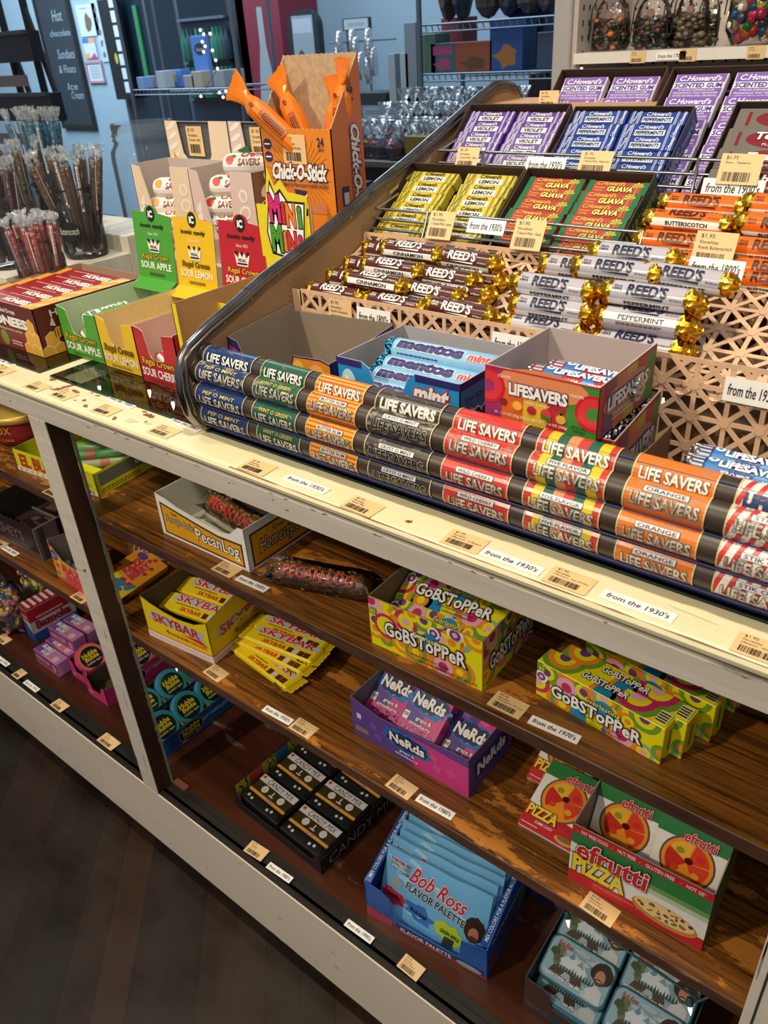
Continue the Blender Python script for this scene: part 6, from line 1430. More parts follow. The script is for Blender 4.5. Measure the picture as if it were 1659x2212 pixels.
# honey drops carton
mxO = frame(onz(98, 772.5, ZT + .0008) - V((.19, 0, 0)), (1, 0, 0))
b = MB(); w, d, h = .19, .205, .0727
HM, HMI, HNY, HNL = M('#5e1a1c', .4), M('#a88a78', .6), M('#e0a53a', .4), M('#f0d080', .4)
F, R, L, B = carton(b, w, d, h, h, HM, HMI)
b.rect(F, 0, 0, w, h * .45, M('#7a2a24', .4), .8)
b.text(F, 'Honey Filled Drops', w * .30, h * .76, w * .42, h * .12, M('#f0ece4', .4), 3, .02); b.text(F, 'HONEES', w * .24, h * .50, w * .62, h * .22, M('#f0ece4', .4), 3, .06, 0, BLACK, .09); b.text(F, 'soothing honey center', w * .34, h * .38, w * .42, h * .08, M('#e8c8b0', .4), 3, .01)
def hexes(b, S, cells, r, x0, y0):
    for i, j in cells:
        x = x0 + i * r * 1.75 + (j % 2) * r * .87; y = y0 + j * r * 1.5
        P = lambda q: [(x + q * math.cos(math.radians(60 * k + 30)), y + q * math.sin(math.radians(60 * k + 30))) for k in range(6)]
        b.flat(S, P(r), HNL, 2); b.flat(S, P(r * .9), HNY, 2.5)
b.clip = (0, 0, w, h); hexes(b, F, [(0, 0), (1, 0), (2, 0), (0, 1), (1, 1), (1, 2)], .0125, w - .040, .006); b.clip = None
b.clip = (0, 0, d, h); hexes(b, R, [(0, 0), (1, 0), (2, 0), (3, 0), (4, 0), (5, 0), (0, 1), (2, 1), (4, 1)], .0125, .008, .004); b.clip = None
b.ell(F, w * .44, h * .20, w * .06, h * .17, M('#7a8a3a', .5), 2, 12); b.lines(F, w * .54, h * .1, w * .16, h * .12, 2, M('#d8c0a8', .4), 2)
b.ell(R, d * .15, h * .42, .010, .008, M('#d8a83a', .4), 4, 14, rot=30)
for k in range(3): b.rect(R, d * .15 - .006 + k * .0045, h * .42 - .006, d * .15 - .0045 + k * .0045, h * .42 + .006, M('#3a2018', .4), 5)
b.flat(R, [(d * .1, h * .6), (d * .13, h * .78), (d * .145, h * .55)], M('#c8c0b8', .4), 4)
b.text(R, 'Honey Filled', d * .12, h * .72, d * .5, h * .18, M('#d8cfc4', .4), 4, .03, 0, BLACK, .06); b.text(R, 'HONEES', d * .22, h * .40, d * .6, h * .28, M('#d8cfc4', .4), 4, .06, 0, BLACK, .09); b.text(R, 'SOOTHING', d * .3, h * .25, d * .3, h * .10, M('#d8cfc4', .4), 4, .02)
b.build('carton', None, mxO, 'maroon honey drop carton with honeycomb print at the far left', 'box')
hp = None
for k, lb in enumerate(('nearest the front', 'second from the front', 'third from the front', 'fourth from the front', 'fifth, at the back')):
    mm = on(mxO, .004, .004 + .0355 * k, .014, 0, 4); lab = 'maroon and honey-gold candy pack in the maroon carton, ' + lb
    if hp is None:
        b = MB(); q, e, z = .182, .034, .056; b.bev((0, 0, 0), (q, e, z), .001, HNY); T = Pl((0, 0, z), (1, 0, 0), (0, 1, 0)); RD_ = M('#9c1f24', .35)
        b.rect(T, q * .12, 0, q * .90, e, RD_, 1); b.flat(T, [(q * .78, 0), (q, 0), (q, e), (q * .88, e)], HNY, 1.5)
        for j in range(9): b.ell(T, q * (.80 + .024 * j), e * (.2 + .09 * (j % 3) + .06 * j), .004, .004, HNL, 2, 6)
        b.text(T, 'HONEES', q * .44, e * .28, q * .38, e * .40, M('#f0e8e0', .4), 3, .06, 0, BLACK, .09); b.lines(T, q * .2, e * .72, q * .4, e * .12, 1, M('#e8c8c0', .4), 2); b.lines(T, q * .3, e * .1, q * .4, e * .1, 1, M('#e8c8c0', .4), 2)
        hp = b.build('candy_pack', None, mm, lab, 'candy pack', 'maroon honey packs')
    else: dup(hp, mm, lab)
# sour drops cartons with tall header cards
def sour(mx, w, d, h, col, colin, name_, label, hw, hx, gold='#e8b81c', rolls=(), rc=None, ink='#efece4'):
    b = MB(); C_, CI = M(col, .35), M(colin, .45); A = w * .30
    F, R, L, B = carton(b, w, d, h, h, C_, CI, [(0, 0), (w, 0), (w, h * .97), (w * .70, h * .93), (w * .67, h * .52), (w * .64, h * .46), (w * .36, h * .46), (w * .31, h * .52), (w * .24, h * .93), (w * .18, h * .97), (0, h)])
    G_ = M(gold, .35); b.text(F, 'Regal Crown', w * .10, h * .31, w * .78, h * .17, G_, 3, .02, .1, BLACK, .07); b.text(F, 'SOUR ' + name_, w * .06, h * .13, w * .88, h * .16, M(ink, .35), 3, .03); b.lines(F, w * .2, h * .04, w * .55, h * .05, 2, M('#3a3a1a', .4), 2)
    o = b.build('carton', None, mx, label, 'box')
    # header card: leans up from the back edge
    hh = .098; b = MB(); S = Pl((hx, d - .008, h + .004), (1, 0, 0), (0, .10, 1))
    arc = [(hw * .5 + hw * .155 * math.cos(math.radians(a)), hh + hw * .10 * math.sin(math.radians(a)) + .001) for a in range(0, 181, 20)]
    b.prism(S, [(0, 0), (hw, 0), (hw, hh - .004), (hw * .66, hh)] + arc + [(hw * .34, hh), (0, hh)], .0012, C_, KRIN)
    b.poly([(hx, d - .030, h * .90), (hx + hw, d - .030, h * .90), (hx + hw, d - .008, h + .0045), (hx, d - .008, h + .0045)], C_); b.poly([(hx, d - .029, h * .89), (hx, d - .007, h + .0035), (hx + hw, d - .007, h + .0035), (hx + hw, d - .029, h * .89)], KRIN)
    b.ell(S, hw * .5, hh * .98, hw * .105, hw * .12, BLACK, 2, 20); b.text(S, 'iC', hw * .44, hh * .925, hw * .12, hh * .11, M('#e8efe8', .4), 4, .06)
    b.text(S, 'iconic candy', hw * .20, hh * .755, hw * .60, hh * .085, BLACK, 3, .03); b.text(S, 'Since 1953', hw * .38, hh * .665, hw * .26, hh * .045, M(ink, .4), 3, 0, .2)
    CR = M('#1b1b1b', .4); CW = M('#eeeae2', .4); cx_, cy_ = hw * .5, hh * .50
    b.flat(S, [(cx_ - hw * .12, cy_ - hh * .09), (cx_ + hw * .12, cy_ - hh * .09), (cx_ + hw * .17, cy_ + hh * .08), (cx_ + hw * .09, cy_ + hh * .02), (cx_ + hw * .05, cy_ + hh * .10), (cx_, cy_ + hh * .03), (cx_ - hw * .05, cy_ + hh * .10), (cx_ - hw * .09, cy_ + hh * .02), (cx_ - hw * .17, cy_ + hh * .08)], CW, 3)
    b.rect(S, cx_ - hw * .11, cy_ - hh * .07, cx_ + hw * .11, cy_ - hh * .045, CR, 4); b.text(S, 'REGAL', cx_ - hw * .09, cy_ - hh * .03, hw * .18, hh * .045, CR, 4, .03)
    for x in (-.13, 0, .13): b.ell(S, cx_ + hw * x, cy_ + hh * .085, hw * .028, hw * .028, CR, 4, 12)
    b.text(S, 'Regal Crown', hw * .16, hh * .28, hw * .68, hh * .10, G_, 3, .02, .1, BLACK, .07); b.text(S, 'SOUR ' + name_, hw * .10, hh * .15, hw * .80, hh * .11, M(ink, .35), 3, .03)
    b.lines(S, hw * .3, hh * .05, hw * .4, hh * .05, 2, M('#3a3a1a', .4), 2)
    b.build('header_card', o)
    for k, (x, y, z, lb) in enumerate(rolls):
        t = thing('candy_roll', on(mx, x, y, z, 86 - k * 7), lb, 'candy roll', 'paper rolls of sour drops'); r, Lr = .0118, .07; b2 = MB(); bx_ = Matrix.Rotation(math.pi / 2, 4, 'Y')
        b2.lathe([(r * .4, 0), (r * .95, .001), (r, .004), (r, Lr)], M('#ece9e2', .4), 20, bx_); S2_ = Cy((0, 0, 0), (1, 0, 0), (0, -.7, .7), r)
        b2.rect(S2_, .0005, -r * 2.4, .006, r * 2.4, M(rc, .35), 1); b2.rect(S2_, .024, r * .0, .066, r * 1.2, M(rc, .35), 1); b2.text(S2_, name_, .026, r * .25, .036, r * .6, M('#ece9e2', .4), 2, .04); b2.lines(S2_, .012, -r * .9, .03, r * .8, 4, M('#6a6a68', .4), 1); b2.bars(S2_, .009, -r * .1, .008, r * .8, M('#4a4a4a', .4), 1)
        b2.build('wrapper', t)
h = .0735
gmx = frame(onz(147, 762, ZT + .0008), (1, .0, 0))
sour(gmx, .0985, .165, h, '#4a9a34', '#b4c4a0', 'APPLE', 'green sour apple carton with a tall green header card', .094, -.006, '#d8a81c', ((.040, .018, .050, 'white and green candy roll on top in the green carton'), (.036, .010, .026, 'white and green candy roll below in the green carton')), '#4a9a34')
ymx = frame(onz(229.5, 789, ZT + .0008), (1, 0, 0))
sour(ymx, .0865, .162, h, '#e3b81a', '#dcc388', 'LEMON', 'yellow sour lemon carton with a tall yellow header card', .090, -.003, '#8a6a10', ((.045, .03, .024, 'white candy roll peeking out of the yellow carton'), (.02, .14, .048, 'yellow-tipped candy roll at the back of the yellow carton')), '#e3c81a', '#f2ead0')
rmx = frame(onz(310.5, 821, ZT + .0008), (1, .0, 0))
sour(rmx, .0860, .168, h + .003, '#b3202a', '#d0aa9c', 'CHERRY', 'red sour cherry carton with a tall red header card', .092, .002, '#e8b81c', ((.030, .012, .028, 'white and red candy roll in the red carton'), (.05, .03, .045, 'second white and red candy roll, mostly hidden in the red carton')), '#c0262e')
# chicle carton next to the case
mxY = frame(V((-.8195, .102, ZT + .0008)), (1, 0, 0)); w, d, h = .0965, .165, .117
b = MB(); YC = M('#e6d31e', .38); TAN2 = M('#b28a5c', .6)
F, R, L, B = carton(b, w, d, h, h, YC, TAN2, [(0, 0), (w, 0), (w, h * .8), (w * .8, h * .45), (w * .3, h * .45), (w * .09, h * .55), (w * .09, h), (0, h)], None, None, [(0, 0), (w, 0), (w, h + .088), (0, h + .088)])
b.box((.001, d * .42, h * .1), (w * .3, d * .423, h * .86), YC)
S = Pl((0, d - .0028, h), (1, 0, 0), (0, 0, 1)); hh = .088; b.prism(S, [(-.001, -.05), (w - .004, -.05), (w - .004, hh), (-.001, hh)], .0008, YC, TAN2)
b.build('carton', None, mxY, 'yellow chicle carton beside the chrome case edge', 'box'); oc = bpy.data.objects[[o.name for o in COL.objects if o.get('label') == 'yellow chicle carton beside the chrome case edge'][0]]
b = MB(); hb = .072
b.flat(S, [(w * .24, hh * .18), (w * .80, hh * .20), (w * .92, hh * .92), (w * .96, hh * 1.16), (w * .62, hh * 1.2), (w * .5, hh * 1.36), (w * .38, hh * 1.27), (w * .28, hh * 1.52), (w * .10, hh * .62)], YC, 1.5)
b.prism(S, [(w * .24, hh * .9), (w * .95, hh * .9), (w * .96, hh * 1.16), (w * .62, hh * 1.2), (w * .5, hh * 1.36), (w * .38, hh * 1.27), (w * .28, hh * 1.52), (w * .16, hh * .9)], .0009, YC, TAN2)
OUTW = M('#f6f4ee', .4)
b.flat(S, [(w * .20, hh * .30), (w * .80, hh * .22), (w * .91, hh * 1.08), (w * .60, hh * 1.08), (w * .48, hh * 1.24), (w * .38, hh * 1.16), (w * .30, hh * 1.36), (w * .14, hh * .62)], BLACK, 2); b.flat(S, [(w * .22, hh * .33), (w * .78, hh * .25), (w * .885, hh * 1.05), (w * .59, hh * 1.05), (w * .48, hh * 1.19), (w * .38, hh * 1.12), (w * .30, hh * 1.29), (w * .165, hh * .62)], OUTW, 2.5)
mk, gr, orr, re = M('#d8247a', .4), M('#4a9a2c', .4), M('#ee7a2c', .4), M('#d83028', .4)
for t, x, y, ww, q, m in (('M', .24, .76, .21, .40, mk), ('i', .47, .76, .06, .30, re), ('N', .55, .72, .17, .34, orr), ('i', .76, .72, .07, .30, gr), ('M', .22, .34, .21, .40, gr), ('i', .45, .36, .06, .30, orr), ('N', .53, .32, .17, .34, re), ('i', .73, .34, .07, .28, mk)): b.text(S, t, w * x, hh * y, w * ww, hh * q, m, 4, .05, .0, BLACK, .09)
b.rect(S, w * .30, hh * .06, w * .66, hh * .17, BLACK, 3); b.rect(S, w * .31, hh * .07, w * .65, hh * .16, OUTW, 3.5); b.text(S, 'CHICLES', w * .33, hh * .085, w * .30, hh * .06, BLACK, 5, .02)
for k in range(18): b.rect(S, w * k / 18, hh * -.02, w * (k + 1) / 18 - .0003, hh * .02, (RED, M('#e8783a', .4), M('#5a1a1a', .4))[k % 3], 2)
b.text(S, 'FRUITY', w * .14, -hh * .19, w * .3, hh * .11, BLACK, 3, .04); b.text(S, 'GUM', w * .5, -hh * .19, w * .2, hh * .11, BLACK, 3, .04); b.text(S, 'CO', w * .22, -hh * .36, w * .14, hh * .11, BLACK, 3, .04)
b.build('header_card', oc, None, 'yellow header card with zigzag coloured letters')
# peanut stick carton
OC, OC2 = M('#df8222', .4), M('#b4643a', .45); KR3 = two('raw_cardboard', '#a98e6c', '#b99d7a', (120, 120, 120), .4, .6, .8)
mxW = frame(V((-.8885, .350, 1.1705)), (1, 0, 0)); w, d, hf, hb = .1325, .062, .189, .272
b = MB()
def zigz(x0, x1, y0, y1, n, amp): return [(x0 + (x1 - x0) * k / n, y0 + (y1 - y0) * k / n + (amp if k % 2 else 0)) for k in range(n + 1)]
F, R, L, B = carton(b, w, d, hf, hb, OC, KR3, [(0, 0), (w, 0)] + zigz(w, 0, hf, hf, 30, -.0012), [(0, 0), (d, 0), (d, hb)] + zigz(d, 0, hb, hf, 24, .0012), [(0, 0), (d, 0)] + zigz(d, 0, hf, hb, 24, .0012) , [(0, 0), (w, 0)] + zigz(w, 0, hb, hb, 30, -.001), .0022)
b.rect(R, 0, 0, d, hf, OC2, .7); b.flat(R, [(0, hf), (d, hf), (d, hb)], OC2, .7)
DPU = M('#3a2a5a', .4); LW = M('#f0ece4', .4)
for k in range(44):
    a = math.radians(360 * k / 44); x0, y0 = w * .5 + .030 * math.cos(a), hf * .70 + .020 * math.sin(a); x1, y1 = w * .5 + (.052 + .008 * (k % 2)) * math.cos(a), hf * .70 + (.044 + .008 * (k % 2)) * math.sin(a); q = V((-(y1 - y0), x1 - x0)).normalized() * .0005
    b.flat(F, [(x0 + q.x, y0 + q.y), (x0 - q.x, y0 - q.y), (x1 - q.x, y1 - q.y), (x1 + q.x, y1 + q.y)], M('#a8641c', .4), 1)
b.text(F, 'Chick-O-Stick', w * .13, hf * .66, w * .78, hf * .115, LW, 5, .05, .3, DPU, .11); b.text(F, 'CRUNCHY PEANUT BUTTER ROLLED IN TOASTED COCONUT', w * .13, hf * .615, w * .78, hf * .022, DPU, 4, .02)
for k, z in enumerate((.895, .81)): b.ell(F, w * .095, hf * z, w * .06, w * .052, DPU, 2, 18); b.rect(F, w * .055, hf * z - .001, w * .135, hf * z + .001, LW, 3)
b.text(F, '24', w * .80, hf * .885, w * .09, hf * .06, DPU, 3, .02); b.text(F, 'UNITS', w * .81, hf * .855, w * .08, hf * .02, DPU, 3, .01)
b.rect(F, w * .15, hf * .44, w * .86, hf * .52, M('#c87a4a', .5), 2); b.flat(F, [(w * .42, hf * .55), (w * .60, hf * .57), (w * .60, hf * .45), (w * .45, hf * .43)], LW, 3); b.flat(F, [(w * .42, hf * .60), (w * .60, hf * .59), (w * .58, hf * .56), (w * .44, hf * .55)], DPU, 3); b.text(F, 'SIMPLE', w * .46, hf * .51, w * .12, hf * .025, DPU, 5, .03); b.text(F, 'INGREDIENTS', w * .46, hf * .465, w * .13, hf * .018, DPU, 5, .03)
RV = Pl((w, d * .96, hf * 1.02), (0, 0, -1), (0, 1, 0))
b.text(Pl((w + .0003, d * .60, hf * 1.02), (0, 0, -1), (0, 1, 0)), 'Chick-O-Stick', .002, -.001, hf * .72, .018, M('#c8c0bc', .4), 3, .05, .3, DPU, .11); b.text(Pl((w + .0003, d * .52, hf * 1.02), (0, 0, -1), (0, 1, 0)), 'CRUNCHY PEANUT BUTTER ROLLED IN TOASTED COCONUT', .002, 0, hf * .72, .003, DPU, 3, .01)
b.text(Pl((w + .0003, d * .55, hb * .86), (0, 0, -1), (0, 1, 0)), '24', 0, 0, .016, .012, DPU, 3, .03); b.rect(R, d * .18, hf * .42, d * .42, hf * .62, DPU, 2); b.rect(R, d * .24, hf * .50, d * .40, hf * .58, M('#b8b0b0', .4), 3)
oc = b.build('carton', None, mxW, 'tall orange carton of peanut sticks with slanted open top', 'box')
price_tag(Matrix.Translation((w * .48, -.0006, hf * .865)) @ turn((0, 0, 0), 0, 90, -2), None, ('$1.95', NV, 'Chick-O-Sticks'), .044, .036, None, oc, 'price_sticker')
STO = M('#e07818', .22, 0, .1); STB = M('#8a3c10', .4)
def stick(mx, label, L=.15):
    t = thing('peanut_stick', mx, label, 'candy stick', 'orange peanut sticks')
    b = MB(); r = .0138; rn = random.Random(3); vs = []; n = 12
    for z, q, fl in ((0, 1, 1), (L * .4, 1, 1), (L * .62, 1.02, 1), (L * .72, .95, .9), (L * .80, .62, .45), (L * .86, .9, .25), (L * .93, 1.25, .12), (L, 1.5, .06)):
        for k in range(n): a = 2 * math.pi * k / n; vs.append((r * q * math.cos(a) * (1 + rn.uniform(-.05, .05)), r * fl * math.sin(a) * (1 + rn.uniform(-.05, .05)), z + (rn.uniform(-.002, .002) if z > L * .7 else 0) + (.003 * math.cos(a) if z == L else 0)))
    b.mesh(vs, [(i * n + k, i * n + (k + 1) % n, (i + 1) * n + (k + 1) % n, (i + 1) * n + k) for i in range(7) for k in range(n)], STO)
    S = Cy((0, 0, 0), (0, 0, 1), (.3, -1, 0), r); b.rect(S, .05, -.006, .095, .006, STB, 1); b.rect(S, .051, -.0052, .094, .0052, M('#b85a18', .35), 1.5); b.lines(S, .054, -.0045, .036, .009, 3, M('#3a1a0c', .4), 2); b.ell(S, .110, 0, .003, .003, STB, 1, 10)
    b.build('wrapper', t); return t
k0 = stick(on(mxW, .080, .020, .143, 20) @ turn((0, 0, 0), 0, 0, -48), 'orange peanut stick leaning farthest left, its end bent over')
dup(k0, on(mxW, .070, .044, .115, -6) @ turn((0, 0, 0), 0, 0, -33), 'orange peanut stick in the middle with a striped code'); dup(k0, on(mxW, .082, .032, .118, 6) @ turn((0, 0, 0), 0, 0, -26), 'orange peanut stick right of the middle one, leaning left')
dup(k0, on(mxW, .098, .026, .098, 40) @ turn((0, 0, 0), 0, 0, 9), 'orange peanut stick at the right, leaning right'); dup(k0, on(mxW, .105, .044, .118, -20) @ turn((0, 0, 0), 0, 0, 10), 'orange peanut stick at the right back, standing highest')
# soft cream roll cartons
def cream(mx, w, d, h, col, fruit, label, rl):
    b = MB(); C_, CI = M(col, .45), M('#b8aba4', .65); SW = M('#efe4d8', .45)
    F, R, L, B = carton(b, w, d, h, h, C_, CI, [(0, 0), (w, 0), (w, h), (w * .66, h), (w * .62, h * .40), (w * .56, h * .28), (w * .36, h * .28), (w * .28, h * .40), (w * .15, h * .98), (0, h)])
    for S, ln in ((F, w), (R, d)):
        for k in range(5): b.clip = (0, 0, ln if S is R else w * .14, h); b.ell(S, ln * .1 * k, h * (.3 + .17 * k), ln * .16, h * .06, SW, 1, 14, rot=30); b.clip = None
    for k in range(4): b.ell(F, w * .83, h * (.25 + .17 * k), w * (.13 - .02 * k), h * .07, SW, 1 + k * .2, 14, rot=20); b.ell(F, w * .83, h * (.25 + .17 * k), w * (.10 - .02 * k), h * .05, C_, 1.1 + k * .2, 14, rot=20)
    b.text(F, 'Creme', w * .34, h * .13, w * .3, h * .10, M('#7a2a26', .4), 3, .01, .3); b.text(F, 'Savers', w * .36, h * .03, w * .3, h * .09, M('#7a2a26', .4), 3, .01, .3); b.text(R, 'Savers', d * .1, h * .35, d * .7, h * .35, M('#7a2a26', .4), 3, .01, .3)
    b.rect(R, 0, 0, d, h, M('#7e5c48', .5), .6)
    b.ell(F, w * .16, h * .16, w * .08, h * .12, fruit, 3, 16)
    # raised back with an open window
    hh = .062 + .012; z0 = h * .86; S = Pl((w * .06, d - .0005, z0), (1, 0, 0), (0, 0, 1)); q = w * 1.0
    b.prism(S, [(0, 0), (q, 0), (q, hh), (q * .72, hh), (q * .70, hh * .34), (q * .66, hh * .24), (q * .30, hh * .24), (q * .24, hh * .36), (q * .20, hh), (0, hh)], .0012, C_, CI)
    b.box((w * .06 + q * .16, d + .004, z0), (w * .06 + q * .76, d + .006, z0 + hh * .98), M('#55565a', .5)); b.box((w * .06 + q * .16, d, z0 + hh * .975), (w * .06 + q * .76, d + .006, z0 + hh * .99), M('#6a6a6c', .5))
    for k in range(5): b.clip = (0, 0, q * .19, hh); b.ell(S, q * .1, hh * (.1 + .2 * k), q * .09, hh * .05, SW, 1, 12, rot=25); b.clip = None
    if 'orange' in label: b.flat(S, [(q * .04, hh * .0), (q * .08, hh * .40), (q * .2, hh * .05), (q * .24, 0)], fruit, 2)
    else:
        b.flat(S, [(q * .10, hh * .04), (q * .06, hh * .34), (q * .18, hh * .46), (q * .32, hh * .32), (q * .24, hh * .04)], fruit, 2); b.flat(S, [(q * .1, hh * .46), (q * .2, hh * .40), (q * .34, hh * .36), (q * .26, hh * .56), (q * .18, hh * .5)], M('#2f6a2a', .4), 3)
        b.ell(S, q * .8, hh * .12, q * .06, hh * .10, M('#c83a38', .4), 2, 14)
    o = b.build('carton', None, mx, label, 'box')
    price_tag(Matrix.Translation((w * .06 + q * .44, d + .0032, z0 + hh * .60)) @ turn((0, 0, 0), 0, 90, -2), None, ('$1.95', NV, 'Creme rolls'), .040, .044, None, o, 'price_sticker')
    for k, (x, y, z, lb) in enumerate(rl):
        t = thing('cream_roll', on(mx, x - .026, y - .008, z, 24 + 5 * (k % 2)), lb, 'candy roll', 'paper-wrapped cream rolls'); r, Lr = .0165, .105; b2 = MB(); bx_ = Matrix.Rotation(math.pi / 2, 4, 'Y')
        b2.lathe([(r * .55, 0), (r * .8, .003), (r, .012), (r, Lr - .012), (r * .7, Lr)], M('#ebe2da', .4), 20, bx_, True, .012); S_ = Cy((0, 0, 0), (1, 0, 0), (0, -.75, .66), r)
        b2.text(S_, 'Creme', Lr * .30, r * .1, Lr * .36, r * .8, M('#a03a32', .4), 2, .02, .3); b2.text(S_, 'SAVERS', Lr * .26, -r * .65, Lr * .34, r * .6, M('#7a2a26', .4), 2, .02, .2); b2.ell(S_, Lr * .14, -r * .1, Lr * .06, r * .4, fruit, 2, 14)
        if fruit != ORF: b2.ell(S_, Lr * .19, r * .2, Lr * .04, r * .18, M('#2f6a2a', .4), 2.4, 10)
        b2.build('wrapper', t)
ORF, STF = M('#e8912a', .4), M('#d0322e', .4)
cream(frame(V((-1.186, .338, 1.1705)), (1, 0, 0)), .150, .075, .134, '#e4cdb0', ORF, 'cream and orange soft roll carton with an open back window', ((.050, .03, .095, 'cream roll lying on top in the orange-fruit carton'), (.044, .02, .068, 'cream roll second in the orange-fruit carton'), (.046, .014, .046, 'cream roll third in the orange-fruit carton')))
cream(frame(V((-1.034, .330, 1.1705)), (1, 0, 0)), .140, .085, .134, '#d9c0b8', STF, 'pale pink soft roll carton with strawberries and an open back window', ((.070, .045, .135, 'cream roll on top in the strawberry carton'), (.046, .032, .106, 'cream roll second in the strawberry carton'), (.036, .024, .078, 'cream roll third in the strawberry carton'), (.032, .014, .052, 'cream roll fourth, lowest in the strawberry carton')))
# jars
JG = glass('jar_glass', (.98, .985, .985), 1.3, .06, .02, (.8, .85, .85), 0)
JG2 = glass('big_jar_plastic', (.97, .98, .99), 1.12, .08, .10, (.55, .66, .74), 0)
CF = glass('stick_film', (.985, .985, .985), 1.4, .08, .05, (.9, .92, .95), 130)
CFT = glass('stick_film_top', (.9, .92, .93), 1.7, .05, .22, (.85, .9, .93), 160)
def jar(c, label, r=.041, h=.122, m=JG, name='glass_jar', word=None):
    t = thing(name, Matrix.Translation(c), label, 'jar')
    b = MB(); prof = [(r * .86, .001), (r * .95, .004), (r, .014), (r, h * .70), (r * .98, h * .76), (r * .86, h * .82), (r * .84, h * .845), (r * .88, h * .86), (r * .84, h * .88), (r * .88, h * .90), (r * .84, h * .92), (r * .86, h * .97), (r * .84, h)]
    b.lathe(prof, m, 28, None, False); b.lathe([(.001, .004), (r * .8, .003), (r * .86, .001)], m, 28, None, False); b.lathe([(r * .84, h), (r * .80, h), (r * .80, h * .9)], m, 28, None, False)
    b.build('jar_body', t)
    if word:
        S = Cy((0, 0, h * .44), (math.cos(.75), math.sin(.75), 0), (math.sin(.75), -math.cos(.75), 0), r + .0008)
        class Tag_:
            curved = False
            def pt(s, x, y, l=0): a = x / r - .85 + word[1]; q = r + .0008 + l * EPS; return V((q * math.sin(a + .85), -q * math.cos(a + .85), h * .42 + y))
        b = MB(); P = [(.024 * math.cos(a_) * (1 if abs(math.cos(a_)) > .3 else .9), .016 * math.sin(a_)) for a_ in [math.radians(k * 20) for k in range(18)]]; sf = Tag_()
        for k in range(8):
            x0, x1 = -.024 + .006 * k, -.018 + .006 * k; f = lambda x: .017 * (1 - abs(x / .0245) ** 4) ** .5
            b.poly([sf.pt(x0, -f(x0)), sf.pt(x1, -f(x1)), sf.pt(x1, f(x1)), sf.pt(x0, f(x0))], M('#1b1c1e', .5))
        b.text(sf, word[0], -.020, -.005, .040, .012, M('#d8d6d2', .6), 1.5, .0, .3); b.build('chalk_label', t, None, 'black label with white handwriting')
    return t
def sticks(c, n, r0, cols, label, group, seed, L=.165, lean=9, cap='#e4e2de', striped=True):
    rn = random.Random(seed); p = None
    for k in range(n):
        a = 2 * math.pi * k / n * 1.0 + rn.uniform(-.2, .2); q = r0 * (1 if k % 3 else .45); tl = lean * q / r0
        mm = Matrix.Translation(c + V((q * .72 * math.cos(a), q * .72 * math.sin(a), .006))) @ Matrix.Rotation(math.radians(tl) * math.sin(a) * -1, 4, 'X') @ Matrix.Rotation(math.radians(tl) * math.cos(a), 4, 'Y') @ Matrix.Rotation(rn.uniform(0, 6), 4, 'Z') @ Matrix.Translation((0, 0, rn.uniform(0, .012)))
        if p is None:
            b = MB(); m1, m2 = M(cols[0], .25), M(cols[1], .25); r = .0052
            b.lathe([(r * .3, 0), (r, .002), (r, L * .86), (r * .3, L * .865)], m1, 10)
            if striped:
                for q_ in range(2):
                    vs = []; fs = []; N = 26
                    for i in range(N + 1):
                        a_ = i / N * 7 + q_ * 3.14; z = .004 + L * .85 * i / N
                        for da in (0, .9): vs.append((1.03 * r * math.cos(a_ + da), 1.03 * r * math.sin(a_ + da), z))
                    for i in range(N): fs.append((2 * i, 2 * i + 1, 2 * i + 3, 2 * i + 2))
                    b.mesh(vs, fs, m2)
            vs = []; nn = 10
            for z, q_, j in ((.0, 1.15, 0), (L * .84, 1.2, 0), (L * .885, .9, .1), (L * .91, .62, .2), (L * .95, 1.25, .35), (L * 1.0, 1.5, .5)):
                for i in range(nn): a_ = 2 * math.pi * i / nn; f = 1 + rn.uniform(-j, j); vs.append((r * q_ * f * math.cos(a_), r * q_ * f * math.sin(a_), z + rn.uniform(-.003, .003) * (j > .2)))
            b.mesh(vs, [(i * nn + j, i * nn + (j + 1) % nn, (i + 1) * nn + (j + 1) % nn, (i + 1) * nn + j) for i in range(5) for j in range(nn)], CF)
            b.m[-3 * nn:] = [b.mi(CFT)] * (3 * nn)
            S = Cy((0, 0, 0), (0, 0, 1), (1, 0, 0), r * 1.22); b.rect(S, L * .42, -.0022, L * .86, .0022, M(cap, .4), 1); b.lines(Cy((0, 0, 0), (0, 0, 1), (1, 0, 0), r * 1.22), L * .45, -.0012, L * .38, .0024, 1, M('#3a3a3a', .5), 2)
            p = b.build('candy_stick', None, mm, label, 'candy stick', group)
        else: dup(p, mm)
c = V((-1.426, .368, 1.1305)); jar(c, 'glass jar of brown butterscotch sticks on the white step', word=('Butterscotch', .42)); sticks(c, 15, .032, ('#6e4420', '#c8942c'), 'brown and gold striped candy stick in the butterscotch jar', 'butterscotch sticks', 2, .178, 13)
c = V((-1.345, .228, ZT + .0008)); jar(c, 'glass jar of pinkish red sticks behind the maroon carton', word=('cherry', .10)); sticks(c, 15, .032, ('#cf5a56', '#a83c40'), 'pinkish red candy stick in the front jar', 'red sticks', 5, .150, 6)
c = V((-1.69, .475, 1.1605)); jar(c, 'glass jar of blue sticks on the taller white step', word=('Blueberry', .95)); sticks(c, 15, .032, ('#3a9cc4', '#2a6a90'), 'blue candy stick in the blueberry jar', 'blue sticks', 8, .20, 8)
c = V((-1.494, .250, 1.1305)); jar(c, 'glass jar of dark purple sticks at the left photo edge'); sticks(c, 13, .032, ('#5a2c34', '#7a3c42'), 'dark purple candy stick in the jar at the left edge', 'dark purple sticks', 3, .172, 8)
